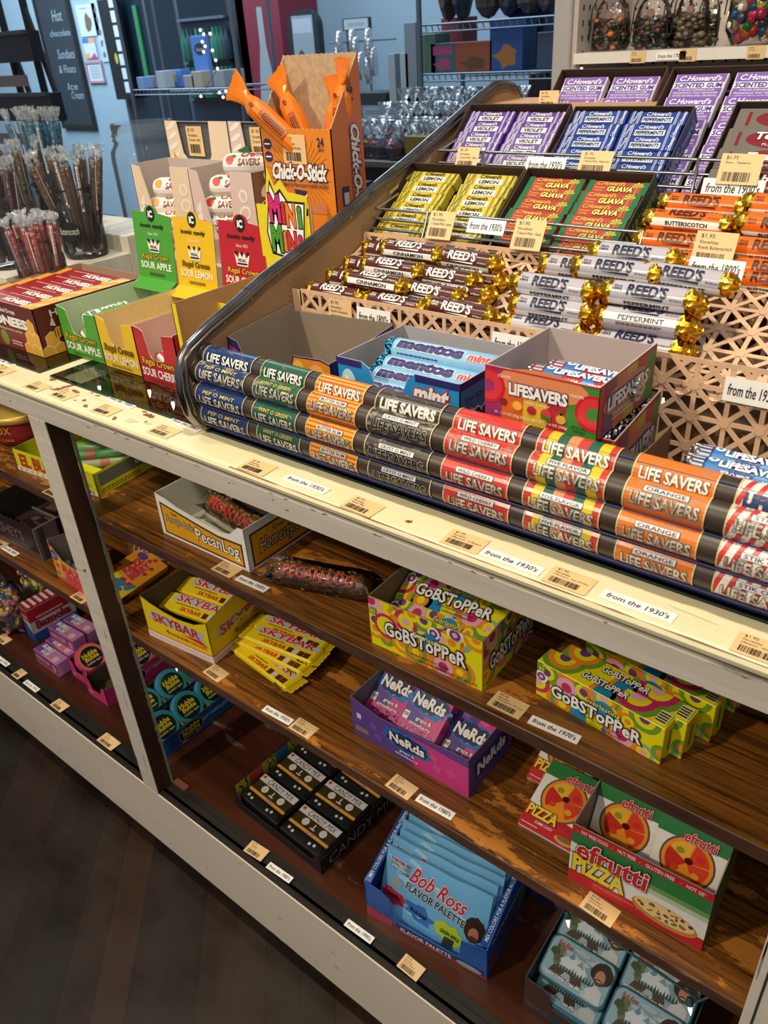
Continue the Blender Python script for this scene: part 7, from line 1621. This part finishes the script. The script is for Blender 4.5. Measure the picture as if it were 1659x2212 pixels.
c = V((-1.60, .365, 1.1305)); jar(c, 'glass jar of yellow wrapped sticks behind the dark purple ones'); sticks(c, 9, .030, ('#6a5a34', '#c8a83a'), 'yellow and grey candy stick in the jar at the back left', 'yellow sticks', 4, .19, 9)
jar(V((-1.70, .745, ZT + .0008)), 'big clear empty plastic jar behind the cream carton', .083, .245, JG2, 'plastic_jar')
# ================================================================== pegboard unit behind the case
PGW = M('#b9aea6', .55); PGD = M('#3a322e', .8)
t = thing('pegboard_unit', Matrix.Translation((-.4, 1.2, 0)), 'pale pegboard shop unit behind the sloped case with one lit shelf', 'shop shelving'); PO = V((-.4, 1.2, 0))
def pb(b, nme, lab=None): b.v = [p - PO for p in b.v]; return b.build(nme, t, None, lab)
b = MB(); b.bev((-.876, 1.15, 0), (-.838, 1.42, 2.2), .003, M('#a8a3a2', .5)); pb(b, 'side_column')
b = MB(); b.box((-.838, 1.405, 0), (.4, 1.42, 2.2), PGW)
S = Pl((-.838, 1.405, 0), (1, 0, 0), (0, 0, 1))
for i in range(44):
    for j in range(12): b.ell(S, .018 + i * .0254, 1.27 + j * .0254, .0032, .0032, PGD, 1, 8)
pb(b, 'pegboard')
b = MB(); b.box((-.8379, 1.16, 1.1), (-.8279, 1.405, 2.2), PGW); S = Pl((-.8279, 1.16, 0), (0, 1, 0), (0, 0, 1))
for i in range(9):
    for j in range(8): b.rect(S, .018 + i * .0254, 1.424 + j * .0254, .024 + i * .0254, 1.434 + j * .0254, PGD, 1)
pb(b, 'perforated_side')
b = MB(); b.bev((-.8275, 1.152, 1.3875), (.4, 1.404, 1.4045), .002, M('#d8cfc6', .35)); b.box((-.8275, 1.1485, 1.386), (.4, 1.152, 1.404), M('#e6dfd6', .3)); pb(b, 'lit_shelf')
for u, lb in ((1378, 'price tag on the lit shelf edge under the first candy bag'), (1486, 'price tag on the lit shelf edge under the third candy bag'), (1632, 'price tag on the lit shelf edge under the gumball bag')):
    p = ony(u, 115, 1.147); price_tag(turn(V((p.x, 1.1472, 1.3945)), 0, 90), lb, ('$4.95', NV), .030, .020)
p = ony(1450, 113, 1.147); era_card(turn(V((p.x, 1.1472, 1.3945)), 0, 90), 'white card on the lit shelf edge between two price tags', "from the 1700's", .055, .013)
def cbag(px, y, sx, sz, cols, label, seed, pr=.0045, n=150, ball=False, sq=(1, 1.3, .7)):
    o = ony(px, 100, y); c = V((o.x, y, 1.405)); t = thing('candy_bag', Matrix.Translation(c), label, 'candy bag', 'tied candy bags'); rn = random.Random(seed); b = MB()
    for k in range(n):
        z = rn.uniform(.04, .46) * sz; w_ = sx * (1 - (z / sz) ** 2 * .55); a = rn.uniform(0, 6.28); q = w_ * rn.uniform(.55, .96)
        b.ball((q * math.cos(a), q * .6 * math.sin(a), z), pr * rn.uniform(1.3, 1.9) if not ball else pr, M(rn.choice(cols), .3), 8 if ball else 6, (1, 1, 1) if ball else sq)
    b.build('sweets', t, None, None).__setitem__('kind', 'stuff')
    b = MB(); rows = []; nn = 14
    for z, q in ((.001, .9), (.1, 1.08), (.4, 1.06), (.62, .86), (.78, .5), (.86, .14), (.93, .30), (1.05, .62)): rows += [(sx * q * math.cos(6.283 * i / nn) * (1 + rn.uniform(-.06, .06)), sx * .64 * q * math.sin(6.283 * i / nn) * (1 + rn.uniform(-.06, .06)), sz * z) for i in range(nn)]
    b.mesh(rows, [(i * nn + j, i * nn + (j + 1) % nn, (i + 1) * nn + (j + 1) % nn, (i + 1) * nn + j) for i in range(7) for j in range(nn)], FILM, True); b.build('clear_film', t)
    b = MB(); b.lathe([(sx * .16, sz * .845), (sx * .18, sz * .86), (sx * .16, sz * .875)], BLACK, 10)
    for s in (-1, 1): b.tube([(0, -sx * .1, sz * .86), (s * sx * .4, -sx * .5, sz * .9), (s * sx * .9, -sx * .55, sz * .62), (s * sx * 1.05, -sx * .5, sz * .2)], .0012, BLACK, 5)
    b.build('black_ribbon', t)
    b = MB(); b.ell(Pl((sx * .1, -sx * .70, sz * .52), (1, 0, 0), (0, 0, 1)), 0, 0, sx * .22, sx * .2, M('#6a4a42', .4), 1, 18); b.ell(Pl((sx * .1, -sx * .70, sz * .52), (1, 0, 0), (0, 0, 1)), 0, 0, sx * .19, sx * .17, M('#8a6a60', .4), 1.6, 18); b.build('round_sticker', t)
mixc = ('#3a4a2a', '#5a5a3a', '#5a2a2e', '#2e3a2a', '#6a5a48', '#4a2a34')
cbag(1318, 1.22, .037, .115, ('#c8683a', '#3a4a2e', '#4a4a3a', '#5a3a30', '#2e3a2e'), 'tied clear bag of dark sweets, leftmost on the lit shelf', 1)
cbag(1406, 1.20, .034, .112, mixc, 'tied clear bag of mixed sweets, second on the lit shelf', 2); cbag(1462, 1.26, .028, .110, mixc, 'tied clear bag of mixed sweets behind the second and third bags', 3)
cbag(1488, 1.20, .030, .115, ('#6a5a4a', '#5a4a3a', '#4a3a2e', '#7a6a4a'), 'tied clear bag of brownish sweets, third on the lit shelf', 4); cbag(1526, 1.22, .018, .100, ('#5a5a44', '#4a4a3a'), 'small tied bag beside the third bag on the lit shelf', 5, .004, 50)
cbag(1640, 1.20, .056, .24, ('#c02a5a', '#1f5a9a', '#2a7a3a', '#e8872a', '#e8e0c8', '#c8302a', '#3a3a4a', '#e8d04a'), 'big tied bag of colourful gumballs at the right photo edge', 6, .0105, 170, True)
# ================================================================== strings of small lamps
BULB = glow('lamp_glow', '#fff2c8', 18)
def string_light(label, pts, wire='#1f3a34', tail=None):
    t = thing('string_light', Matrix.Translation(pts[0]), label, 'string light'); o0 = V(pts[0])
    b = MB(); P = []
    for i, p in enumerate(pts): P.append(V(p) - o0 + V((0, .006, .010))); P.append((V(p) + V(pts[min(i + 1, len(pts) - 1)])) / 2 - o0 + V((.006, .008, .003)))
    if tail: P += [V(q) - o0 for q in tail]
    b.tube(P[:-1] if not tail else P, .0016, M(wire, .5), 6); b.build('wire', t)
    for p in pts:
        b = MB(); mm = Matrix.Translation(V(p) - o0) @ turn((0, 0, 0), 20, 155, 12); b.lathe([(.0022, -.009), (.0034, -.006), (.0036, .0)], M(wire, .4), 10, mm); b.lathe([(.0021, 0), (.0021, .004), (.0012, .008), (.0003, .011)], BULB, 10, mm); b.build('bulb', t, None, 'lit bulb in a green socket')
string_light('string of green-socketed lamps under the lower shelf edge', [ony(1226, 1984, .047), ony(1490, 2172, .040)], '#2a4a44', [ony(1540, 2150, .05), ony(1600, 2170, .06)])
string_light('string of small lamps under the counter glass at the left', [onz(214, 834, 1.045), onz(322, 842, 1.045), onz(373, 868, 1.045)])
string_light('string of lamps deep under the lower shelf behind blue tapes', [onz(381, 1438, .36), onz(330, 1400, .36)])
string_light('string of lamps glinting behind the tan lattice', [ony(925, 728, .245), ony(1165, 770, .25), ony(1430, 860, .25)], '#3a3a34')
string_light('string of lamps running down the pegboard side', [ony(1248, 30, 1.20), ony(1246, 100, 1.19), ony(1256, 147, 1.16)], '#5a4a40')
string_light('lamp shining behind the candy bags on the pegboard', [ony(1530, 30, 1.38), ony(1545, 22, 1.38)], '#5a4a40')
# ================================================================== far side of the shop
YW = 4.5
def wallsheet(px0, py0, px1, py1, m, label, cat, name, y=YW - .012, th=.008, deco=None, frame_=None):
    a = ony(px0, py1, y); w = ony(px1, py1, y).x - a.x; h = ony(px0 - (py1 - py0) * .24, py0, y).z - a.z; b = MB(); S = Pl((0, 0, 0), (1, 0, 0), (0, 0, 1)); b.box((0, 0, 0), (w, th, h), m)
    if frame_:
        f = frame_[1]
        for q in (((0, -.01, 0), (f, 0, h)), ((w - f, -.01, 0), (w, 0, h)), ((f, -.01, 0), (w - f, 0, f)), ((f, -.01, h - f), (w - f, 0, h))): b.box(q[0], q[1], frame_[0])
    if deco: deco(b, S, w, h)
    return b.build(name, None, Matrix.Translation(a), label, cat)
CHALK = M('#8fa2ae', .8)
def chalk(b, S, w, h):
    b.text(S, 'COFFEE', w * .10, h * .86, w * .6, h * .07, CHALK, 2, .01)
    rn = random.Random(3)
    for t, x, y, ww, q in (('Hot', .45, .69, .3, .07), ('chocolate', .28, .60, .6, .04), ('Sundaes', .36, .46, .5, .06), ('& Floats', .3, .37, .5, .05), ('Ice', .44, .26, .3, .045), ('Cream', .5, .20, .36, .05)): b.text(S, t, w * x, h * y, w * ww, h * q, CHALK, 2, 0, .2)
wallsheet(137, -60, 207, 277, M('#26323c', .8), 'tall chalkboard with a dark frame on the pale blue wall', 'chalkboard', 'chalkboard', YW - .03, .02, chalk, (M('#1f1c1b', .6), .035))
PAP = M('#b8c8d4', .7)
wallsheet(176, 12, 218, 80, PAP, 'white poster with a brown figure beside the chalkboard', 'poster', 'paper_notice', deco=lambda b, S, w, h: (blob(b, S, w * .5, h * .42, w * .16, h * .3, M('#6a5a50', .7), -8, 2, 1, 14, .2), b.lines(S, w * .2, h * .86, w * .4, h * .06, 1, M('#5a6a74', .7), 1)))
wallsheet(186, 84, 212, 127, PAP, 'small poster with blue, orange and pink corners on the wall', 'poster', 'paper_notice', deco=lambda b, S, w, h: (b.rect(S, 0, h * .76, w * .5, h, M('#3a78b0', .6), 1), b.rect(S, w * .5, h * .76, w, h, M('#d8946a', .6), 1), b.rect(S, 0, 0, w * .4, h * .26, M('#d89a6a', .6), 1), b.flat(S, [(w * .4, 0), (w, 0), (w * .8, h * .28)], M('#b04a90', .6), 1)))
wallsheet(194, 133, 229, 180, PAP, 'white notice in a red frame, lowest on the blue wall', 'poster', 'paper_notice', deco=lambda b, S, w, h: b.lines(S, w * .2, h * .2, w * .6, h * .6, 6, M('#7a8a96', .7), 1), frame_=(M('#a8848c', .6), .02))
wallsheet(222, -20, 236, 134, M('#a9bac6', .7), 'tall strip of white papers at the corner of the blue wall', 'poster', 'paper_notice', deco=lambda b, S, w, h: [blob(b, S, w * .5, h * (.1 + .16 * k), w * .2, h * .05, M('#5a6670', .7), 0, k, 1, 10) for k in range(5)])
# black cooler with sliding dark glass doors
t = thing('drink_cooler', Matrix.Translation(ony(380, 200, 4.2)), 'black drinks cooler with tall glass doors at the back', 'refrigerator'); o = ony(380, 200, 4.2)
xl, xr = ony(236, 150, 4.0).x, ony(520, 150, 4.0).x
b = MB(); b.box((xl - o.x, -.1, -o.z), (xr - o.x, .28, 2.3 - o.z), M('#131a22', .5)); b.build('body', t)
b = MB(); S = Pl((0, -.101, 0), (1, 0, 0), (0, 0, 1))
for px0, px1 in ((262, 330), (338, 395), (405, 505)): x0, x1 = ony(px0, 150, 4.1).x - o.x, ony(px1, 150, 4.1).x - o.x; b.rect(S, x0, -.95, x1, .8, M('#1c2b38', .15), 1); b.rect(S, x0 - .03, -.95, x0, .8, M('#5a6c7c', .35, .6), 2)
b.build('doors', t)
b = MB(); x0, x1 = ony(405, 150, 4.1).x - o.x, ony(505, 150, 4.1).x - o.x
for z in (-.42, -.05, .20, .48): b.box((x0, -.13, z), (x1, -.102, z + .018), M('#4a6474', .4))
b.build('shelf_rails', t)
b = MB(); x0, x1 = ony(314, 150, 4.1).x - o.x, ony(322, 150, 4.1).x - o.x; b.box((x0, -.12, .05), (x1, -.102, .62), M('#2f7a52', .4)); b.build('green_strip', t)
rn = random.Random(4)
for k in range(22):
    x = ony(408 + (k % 11) * 9, 150, 4.05).x; z = (o.z + .22) if k < 11 else o.z - .03; b = MB(); b.lathe([(.03, 0), (.034, .01), (.034, .12), (.014, .17), (.014, .21)], M(('#1f6a5a', '#2a5a4a', '#2a3a4a', '#3a7a6a')[k % 4], .2), 10)
    b.build('drink_bottle', None, Matrix.Translation((x, 4.055, z - .0)), 'dark green drink bottle standing in the black cooler', 'bottle', 'green bottles in the cooler')
b = MB()
ta, tc = ony(220, 215, 4.04), ony(240, 30, 4.04); b.box((0, 0, 0), (.26, .03, tc.z - ta.z + .1), M('#10161c', .5)); S = Pl((0, 0, 0), (1, 0, 0), (0, 0, 1))
for k in range(8): b.rect(S, .15, .05 + k * .1, .25, .13 + k * .1, PAP, 1)
b.rect(S, .06, .88, .22, 1.12, PAP, 1); b.ell(S, .11, .3, .02, .04, M('#a8a83a', .5), 1, 12)
b.build('notice_strip', None, Matrix.Translation((ta.x + .25, 4.02, ta.z)), 'black side strip with a column of white slips beside the cooler', 'notice board')
# red cooler
t = thing('red_cooler', Matrix.Translation(ony(566, 250, 4.1)), 'dark red upright cooler with a pale bottle picture on its side', 'refrigerator'); o = ony(566, 250, 4.1)
xl, xr = ony(522, 120, 4.1).x, ony(613, 120, 4.1).x
b = MB(); b.box((xl - o.x, 0, -o.z), (xr - o.x, .38, 2.3 - o.z), M('#7c2438', .4)); b.build('body', t)
b = MB(); S = Pl((0, -.001, 0), (1, 0, 0), (0, 0, 1)); p = ony(577, 170, 4.1) - o; BW = M('#8fa0a8', .5)
b.flat(S, [(p.x - .07, p.z - .36), (p.x + .07, p.z - .36), (p.x + .085, p.z - .12), (p.x + .06, p.z + .06), (p.x + .032, p.z + .20), (p.x + .026, p.z + .44), (p.x - .026, p.z + .44), (p.x - .032, p.z + .20), (p.x - .06, p.z + .06), (p.x - .085, p.z - .12)], BW, 1); b.build('bottle_picture', t)
# chrome wire rack in front of the coolers, with goods
CHR = M('#7d8a94', .3, .9)
def wire_shelf(label, x0, x1, y0, y1, zs, ztop, n=14):
    t = thing('wire_shelf', Matrix.Translation((x0, y0, 0)), label, 'shelving')
    for x, y in ((x0, y0), (x1, y0), (x0, y1), (x1, y1)): b = MB(); b.tube([(x - x0, y - y0, 0), (x - x0, y - y0, ztop)], .013, CHR, 8); b.build('post', t)
    for z in zs:
        b = MB()
        for yy in (0, y1 - y0): b.tube([(0, yy, z), (x1 - x0, yy, z)], .005, CHR, 6); b.tube([(0, yy, z - .03), (x1 - x0, yy, z - .03)], .004, CHR, 6)
        for k in range(n * 2): x = (x1 - x0) * k / (n * 2 - 1); b.tube([(x, 0, z), (x + .01, 0, z - .03)], .003, CHR, 5)
        for k in range(n): x = (x1 - x0) * (k + .5) / n; b.tube([(x, 0, z), (x, y1 - y0, z)], .003, CHR, 5)
        b.build('shelf', t)
    return t
x0, x1 = ony(285, 195, 3.2).x, ony(520, 185, 3.2).x; z1 = ony(370, 193, 3.2).z
wire_shelf('chrome wire rack with one shelf of boxes before the black cooler', x0, x1, 3.2, 3.5, (z1, z1 + .62), 2.1)
def goods(px, py, y, w, h, m, label, deco=None, d=.08, name='product_box', cat='box', group=None, z=None):
    p = ony(px, py, y); b = MB(); b.bev((-w / 2, 0, 0), (w / 2, d, h), .002, M(m, .45))
    if deco: deco(b, Pl((-w / 2, 0, 0), (1, 0, 0), (0, 0, 1)), w, h)
    return b.build(name, None, Matrix.Translation((p.x, y, (p.z if z is None else z) + .001)), label, cat, group)
ze = z1 + .004
for (u, w, h, m, lb) in ((305, .07, .07, '#7d9cc8', 'small pale blue box at the left end of the rack shelf'), (328, .08, .07, '#8a8a88', 'grey bundle on the rack shelf'), (350, .08, .10, '#a8b4b8', 'pale crinkled pack on the rack shelf'), (378, .17, .10, '#4f7fc8', 'bright blue box with a tan label on the rack shelf'), (410, .10, .07, '#9a9a98', 'dark-labelled pack on the rack shelf'), (428, .10, .09, '#a8a090', 'beige pack under the tall blue sign box'), (475, .10, .09, '#8c9a9c', 'pale grey pack right of the tall blue box'), (500, .10, .09, '#a09c90', 'beige pack at the right end of the rack shelf')):
    goods(u, 190, 3.22 if u in (305, 350, 410, 428, 475) else 3.32, w, h, m, lb, (lambda b, S, w, h: b.rect(S, w * .4, h * .3, w * .7, h * .9, M('#b8a878', .5), 1)) if u == 378 else None, z=ze)
goods(437, 155, 3.30, .14, .28, '#4f80cc', 'tall blue card with a dark oval emblem on the rack', lambda b, S, w, h: (b.ell(S, w * .55, h * .74, w * .36, h * .12, M('#2a2e3e', .5), 1, 18), b.text(S, 'Sweets', w * .3, h * .70, w * .5, h * .08, M('#a8b4c8', .5), 2, .01, .2)), .03, z=ze)
SPK = glow('pink_sparkle', '#ffd8c8', 5)  # glowing beads stand in for tinsel glints and tiny lights on the rack
t = thing('string_light', Matrix.Translation(ony(440, 120, 3.15)), 'string of tiny glowing pinkish beads standing for sparkles in front of the wire rack', 'string light'); o = ony(440, 120, 3.15); b = MB(); P = []
for k, (u, v) in enumerate(((433, 65), (440, 74), (454, 73), (437, 90), (443, 100), (440, 112), (459, 109), (466, 130), (470, 148), (434, 208), (474, 200), (482, 210), (488, 197))):
    q = ony(u, v, 3.15) - o; P.append(q); bb = MB(); bb.ball(q, .008, SPK, 6); bb.build('bulb', t)
b.tube(P, .002, M('#5a5a5e', .5), 5); b.build('wire', t)
# notice in a black frame with round top, small sign, hanging bags
b = MB(); a, c = ony(628, 135, 4.02), ony(683, 16, 4.02); w, h = c.x - a.x, c.z - a.z; S = Pl((0, 0, 0), (1, 0, 0), (0, 0, 1)); arc = [(w / 2 + w / 2 * math.cos(math.radians(k)), h - w * .35 + w * .35 * math.sin(math.radians(k))) for k in range(0, 181, 15)]
b.prism(S, [(0, -a.z), (w, -a.z)] + arc, .05, M('#1c252c', .4)); b.rect(S, w * .16, -.3, w * .84, h * .88, M('#8c9aa6', .5), 1); b.rect(S, w * .2, h * .55, w * .8, h * .82, M('#a9b6c2', .5), 2); b.ell(S, w * .4, h * .1, w * .1, w * .14, M('#3a444c', .5), 2, 12)
b.build('sign_stand', None, Matrix.Translation(a), 'black round-topped sign stand holding a white sheet', 'sign')
b = MB(); a, c = ony(741, 67, 3.9), ony(797, 36, 3.9); w, h = c.x - a.x, c.z - a.z; b.box((0, 0, 0), (w, .02, h), M('#2a2e30', .5)); S = Pl((0, 0, 0), (1, 0, 0), (0, 0, 1)); b.rect(S, w * .05, h * .08, w * .95, h * .92, M('#a3b1b8', .6), 1); b.lines(S, w * .2, h * .35, w * .6, h * .3, 2, M('#7a868e', .6), 2)
zb = 1.10; b.tube([(w * .1, .01, 0), (w * .1, .01, zb - a.z + .002)], .006, M('#6a6258', .4), 6); b.tube([(w * .9, .01, 0), (w * .9, .01, zb - a.z + .002)], .006, M('#6a6258', .4), 6)
b.tube([(-.12, .0, -.06), (w + .2, .0, -.06)], .005, CHR, 6)
b.build('sign_rack', None, Matrix.Translation(a), 'small framed sign on a wire stand for hanging bags', 'sign')
SBAG = glass('silver_bag', (.85, .88, .9), 1.7, .08, .12, (.45, .52, .56), 70)
for k, (u, v) in enumerate(((734, 95), (762, 92), (770, 108), (796, 90), (800, 110), (780, 140), (797, 148), (808, 130), (732, 120))):
    p = ony(u, v + 6, 3.86); b = MB(); n = 10; rn = random.Random(k); vs = []
    for z, q, f in ((.085, .8, .2), (.07, .9, .5), (.03, 1, 1), (-.03, 1, .9), (-.07, .95, .2)):
        for i in range(n): aa = 6.283 * i / n; vs.append((.030 * q * math.cos(aa) * (1 + rn.uniform(-.1, .1)), .02 * f * math.sin(aa), z))
    b.mesh(vs, [(i * n + j, i * n + (j + 1) % n, (i + 1) * n + (j + 1) % n, (i + 1) * n + j) for i in range(4) for j in range(n)], SBAG, True)
    b.build('foil_bag', None, Matrix.Translation(p), 'silvery clear bag hanging from the sign stand', 'bag', 'hanging silvery bags')
# back counter, notice, odds and ends
xa, xb = ony(758, 240, 3.4).x, ony(935, 240, 3.4).x
b = MB(); b.box((xa - .3, 3.4, 0), (xb, 4.0, 1.075), M('#1f2830', .5)); b.bev((xa - .32, 3.37, 1.075), (xb + .02, 4.02, 1.10), .004, M('#2c3640', .35)); b.build('back_counter', None, None, 'dark grey service counter near the back wall', 'counter')
a, c = ony(785, 292, 3.36), ony(870, 228, 3.36); b = MB(); w, h = c.x - a.x, c.z - a.z; b.box((0, 0, 0), (w, .012, h), M('#6f7f88', .5)); S = Pl((0, 0, 0), (1, 0, 0), (0, 0, 1)); b.rect(S, w * .05, h * .05, w * .95, h * .95, M('#8796a0', .6), 1); b.lines(S, w * .1, h * .72, w * .8, h * .16, 2, M('#55646e', .6), 2); b.rect(S, w * .2, h * .2, w * .6, h * .55, M('#7b8a94', .6), 2)
b.build('framed_notice', None, Matrix.Translation(a), 'grey framed notice fixed to the dark counter front', 'notice')
for (u, v, w, h, d, m, lb) in ((862, 205, .16, .025, .1, '#a8a03a', 'flat yellow strip lying on the dark counter'), (895, 200, .12, .05, .1, '#2a2a2c', 'small black device on the dark counter'), (848, 195, .05, .26, .05, '#8c9498', 'pale grey cup stack on the dark counter, left'), (876, 195, .05, .26, .05, '#949a9c', 'pale grey cup stack on the dark counter, right'), (888, 150, .08, .40, .06, '#6f7a80', 'grey pump flask standing behind the cup stacks'), (790, 205, .3, .07, .2, '#20282e', 'low black tray on the dark counter'), (830, 215, .14, .012, .12, '#9aa4aa', 'white paper lying on the dark counter')):
    goods(u, v, 3.5, w, h, m, lb, None, d, 'counter_item', 'counter item', None, 1.10)
# table of small candy bags
y0 = 2.5; zt = ony(800, 345, y0).z; xa, xb = ony(740, 350, y0).x, ony(1010, 345, y0).x
t = thing('candy_table', Matrix.Translation((xa, y0, 0)), 'long dark table crowded with small candy bags', 'table')
b = MB(); b.bev((-.2, -.02, zt - .03), (xb - xa + .4, .46, zt), .004, M('#6a6258', .5)); b.build('table_top', t)
b = MB(); b.box((-.15, .02, 0), (xb - xa + .35, .42, zt - .03), M('#151b20', .4)); b.build('table_base', t)
b = MB(); b.box((-.15, -.005, zt - .13), (xb - xa + .3, .02, zt - .10), M('#6a7880', .15, 1)); b.build('chrome_trim', t)
a = ony(770, 445, 2.3); b = MB(); b.box((-.12, 0, -a.z), (.2, .08, .02), M('#a82438', .4)); b.build('red_bin', None, Matrix.Translation(a), 'bright red bin standing below the candy table', 'bin')
a = ony(785, 425, 2.36); b = MB(); b.box((-.02, 0, -a.z), (.02, .05, .06), M('#5a4a78', .5)); b.build('purple_post', None, Matrix.Translation(a), 'thin purple stand beside the red bin', 'stand')
rn = random.Random(12); p = None
for k in range(64):
    x = xa + .05 + (xb - xa) * (k % 16) / 15.5 + rn.uniform(-.02, .02); row = k // 16; y = y0 + .05 + row * .12 + rn.uniform(-.02, .02)
    mm = Matrix.Translation((x, y, zt + .001 + (0 if row < 2 else .05 * (row - 1)))) @ Matrix.Rotation(rn.uniform(0, 3), 4, 'Z')
    if k % 8 == 0:
        b = MB(); cc = [('#c86a3a', '#b8503a', '#8a6ab0'), ('#a8423a', '#d8a03a', '#c8c0b0'), ('#5a7aa8', '#b87a5a', '#8a5a4a'), ('#c87a8a', '#8a4a3a', '#d8d0c0')][(k // 8) % 4]
        r2 = random.Random(k)
        for q in range(26): b.ball((r2.uniform(-.035, .035), r2.uniform(-.028, .028), r2.uniform(.008, .07)), r2.uniform(.008, .013), M(r2.choice(cc), .35), 6)
        nn = 10; vs = []
        for z, q in ((.001, .9), (.05, 1.1), (.085, .7), (.10, .25), (.13, .6), (.155, .9)):
            for i in range(nn): vs.append((.045 * q * math.cos(6.283 * i / nn) * (1 + r2.uniform(-.12, .12)), .038 * q * math.sin(6.283 * i / nn) * (1 + r2.uniform(-.12, .12)), z))
        b.mesh(vs, [(i * nn + j, i * nn + (j + 1) % nn, (i + 1) * nn + (j + 1) % nn, (i + 1) * nn + j) for i in range(5) for j in range(nn)], SBAG)
        p = b.build('gift_bag', None, mm, 'small clear tied candy bag on the long dark table', 'candy bag', 'small tied bags on the table')
    else: dup(p, mm)
goods(907, 325, 2.50, .16, .10, '#8a7a34', 'mustard yellow box with a black mark among the candy bags', lambda b, S, w, h: b.ell(S, w * .6, h * .5, w * .14, h * .2, M('#1a1a1a', .5), 1, 12), .06, z=zt)
# chrome shelf at the right back
x0, x1 = ony(907, 100, 3.0).x, ony(1240, 100, 3.0).x; zz = [ony(1050, 45, 3.0).z, ony(1050, 157, 3.0).z, ony(1000, 272, 3.0).z]
wire_shelf('chrome wire shelf unit stocked with boxes beside the pale column', x0, x1, 3.0, 3.36, zz, 2.2, 12)
for (u, w, h, m, lb, dc) in ((925, .09, .16, '#6a8a74', 'pale green box at the left end of the middle wire shelf', None), (957, .14, .12, '#3a6a72', 'teal and pink box in front on the middle wire shelf', '#b04a78'), (978, .13, .22, '#8a3a4a', 'tall red and blue box on the middle wire shelf', '#3a6a7a'), (1022, .20, .12, '#a0553a', 'orange tray of sweets on the middle wire shelf', '#6a4a2a'), (1092, .17, .20, '#2f5a9a', 'blue box with orange fruit on the middle wire shelf', '#b87a3a'), (1134, .18, .24, '#2a4a80', 'dark blue box at the right of the middle wire shelf', '#7a4a48'), (1180, .10, .14, '#4a5a74', 'grey-blue box at the right end of the middle wire shelf', None)):
    goods(u, 155, 3.03 if u in (925, 957, 1022, 1092, 1180) else 3.19, w, h, m, lb, (lambda b, S, w, h, dc=dc: (blob(b, S, w * .5, h * .3, w * .34, h * .2, M(dc, .5), 0, 3, 1, 14), b.rect(S, w * .1, h * .6, w * .9, h * .9, M(dc, .5), 1) if dc == '#b04a78' else None)) if dc else None, .12, z=zz[1] + .003)
for (u, w, h, m, lb) in ((955, .10, .30, '#4a463e', 'dark rag doll-like bag at the left of the top wire shelf'), (985, .09, .32, '#3a4a5e', 'dark blue bag on the top wire shelf'), (1040, .14, .22, '#4a4240', 'brown bag in the middle of the top wire shelf'), (1085, .12, .20, '#3a3a44', 'dark grey bag right of the middle of the top wire shelf'), (1130, .14, .22, '#544a48', 'greyish brown bag at the right of the top wire shelf'), (1170, .12, .18, '#4a4a52', 'grey bag at the right end of the top wire shelf')):
    p = ony(u, 40, 3.08); b = MB(); b.ball((0, 0, h * .42), h * .42, M(m, .6), 10, (w / h * 1.1, .6, 1), .12); b.ball((w * .1, -.02, h * .85), w * .25, M('#6a6662', .5), 8, (1, 1, 1), .1); b.build('stuffed_bag', None, Matrix.Translation((p.x, 3.14, zz[0] + .008)), lb, 'bag')
for (u, w, h, m, lb) in ((1040, .22, .13, '#2f6aa0', 'light blue box with a red sign on the lowest wire shelf'), (985, .16, .09, '#2a3a5a', 'dark blue box on the lowest wire shelf'), (1110, .14, .14, '#8a8478', 'beige bundle on the lowest wire shelf'), (1160, .1, .2, '#3a2a38', 'dark purple bottle-like pack on the lowest wire shelf')):
    goods(u, 260, 3.06, w, h, m, lb, (lambda b, S, w, h: b.ell(S, w * .6, h * .6, w * .16, h * .2, M('#a83a4a', .5), 1, 12)) if u == 1040 else None, .12, z=zz[2] + .003)
# black merchandise rack at the left
t = thing('merchandise_rack', Matrix.Translation((-3.9, 1.5, 0)), 'black tiered merchandise rack with pale rails at the upper left', 'shelving'); o = V((-3.9, 1.5, 0)); BKR = M('#20262c', .45)
for (u0, v0, u1, v1) in ((-60, 75, 58, 66), (-60, 205, 107, 201)):
    p, q = ony(u0, v0, 1.5), ony(u1, v1, 1.5); b = MB(); b.box((p.x - o.x, 0, q.z - .105), (q.x - o.x, .05, q.z), BKR); b.box((p.x - o.x, -.02, q.z - .01), (q.x - o.x, 0, q.z + .004), M('#4a5258', .3)); b.build('tier', t)
    b = MB(); b.box((p.x - o.x - .1, -.05, q.z - .19), (q.x - o.x - .03, -.03, q.z - .15), M('#9c8a86', .5)); b.build('pale_rail', t)
for (u0, v0, u1, v1) in ((0, 10, 95, 260), (-40, 60, 55, 300)):
    p, q = ony(u0, v0, 1.5), ony(u1, v1, 1.5); b = MB(); b.tube([(p.x - o.x, .1, p.z + .4), (p.x - o.x, .1, 0)], .016, BKR, 8); b.tube([(p.x - o.x, .1, p.z), (q.x - o.x, .1, q.z)], .012, BKR, 8); b.build('upright', t)
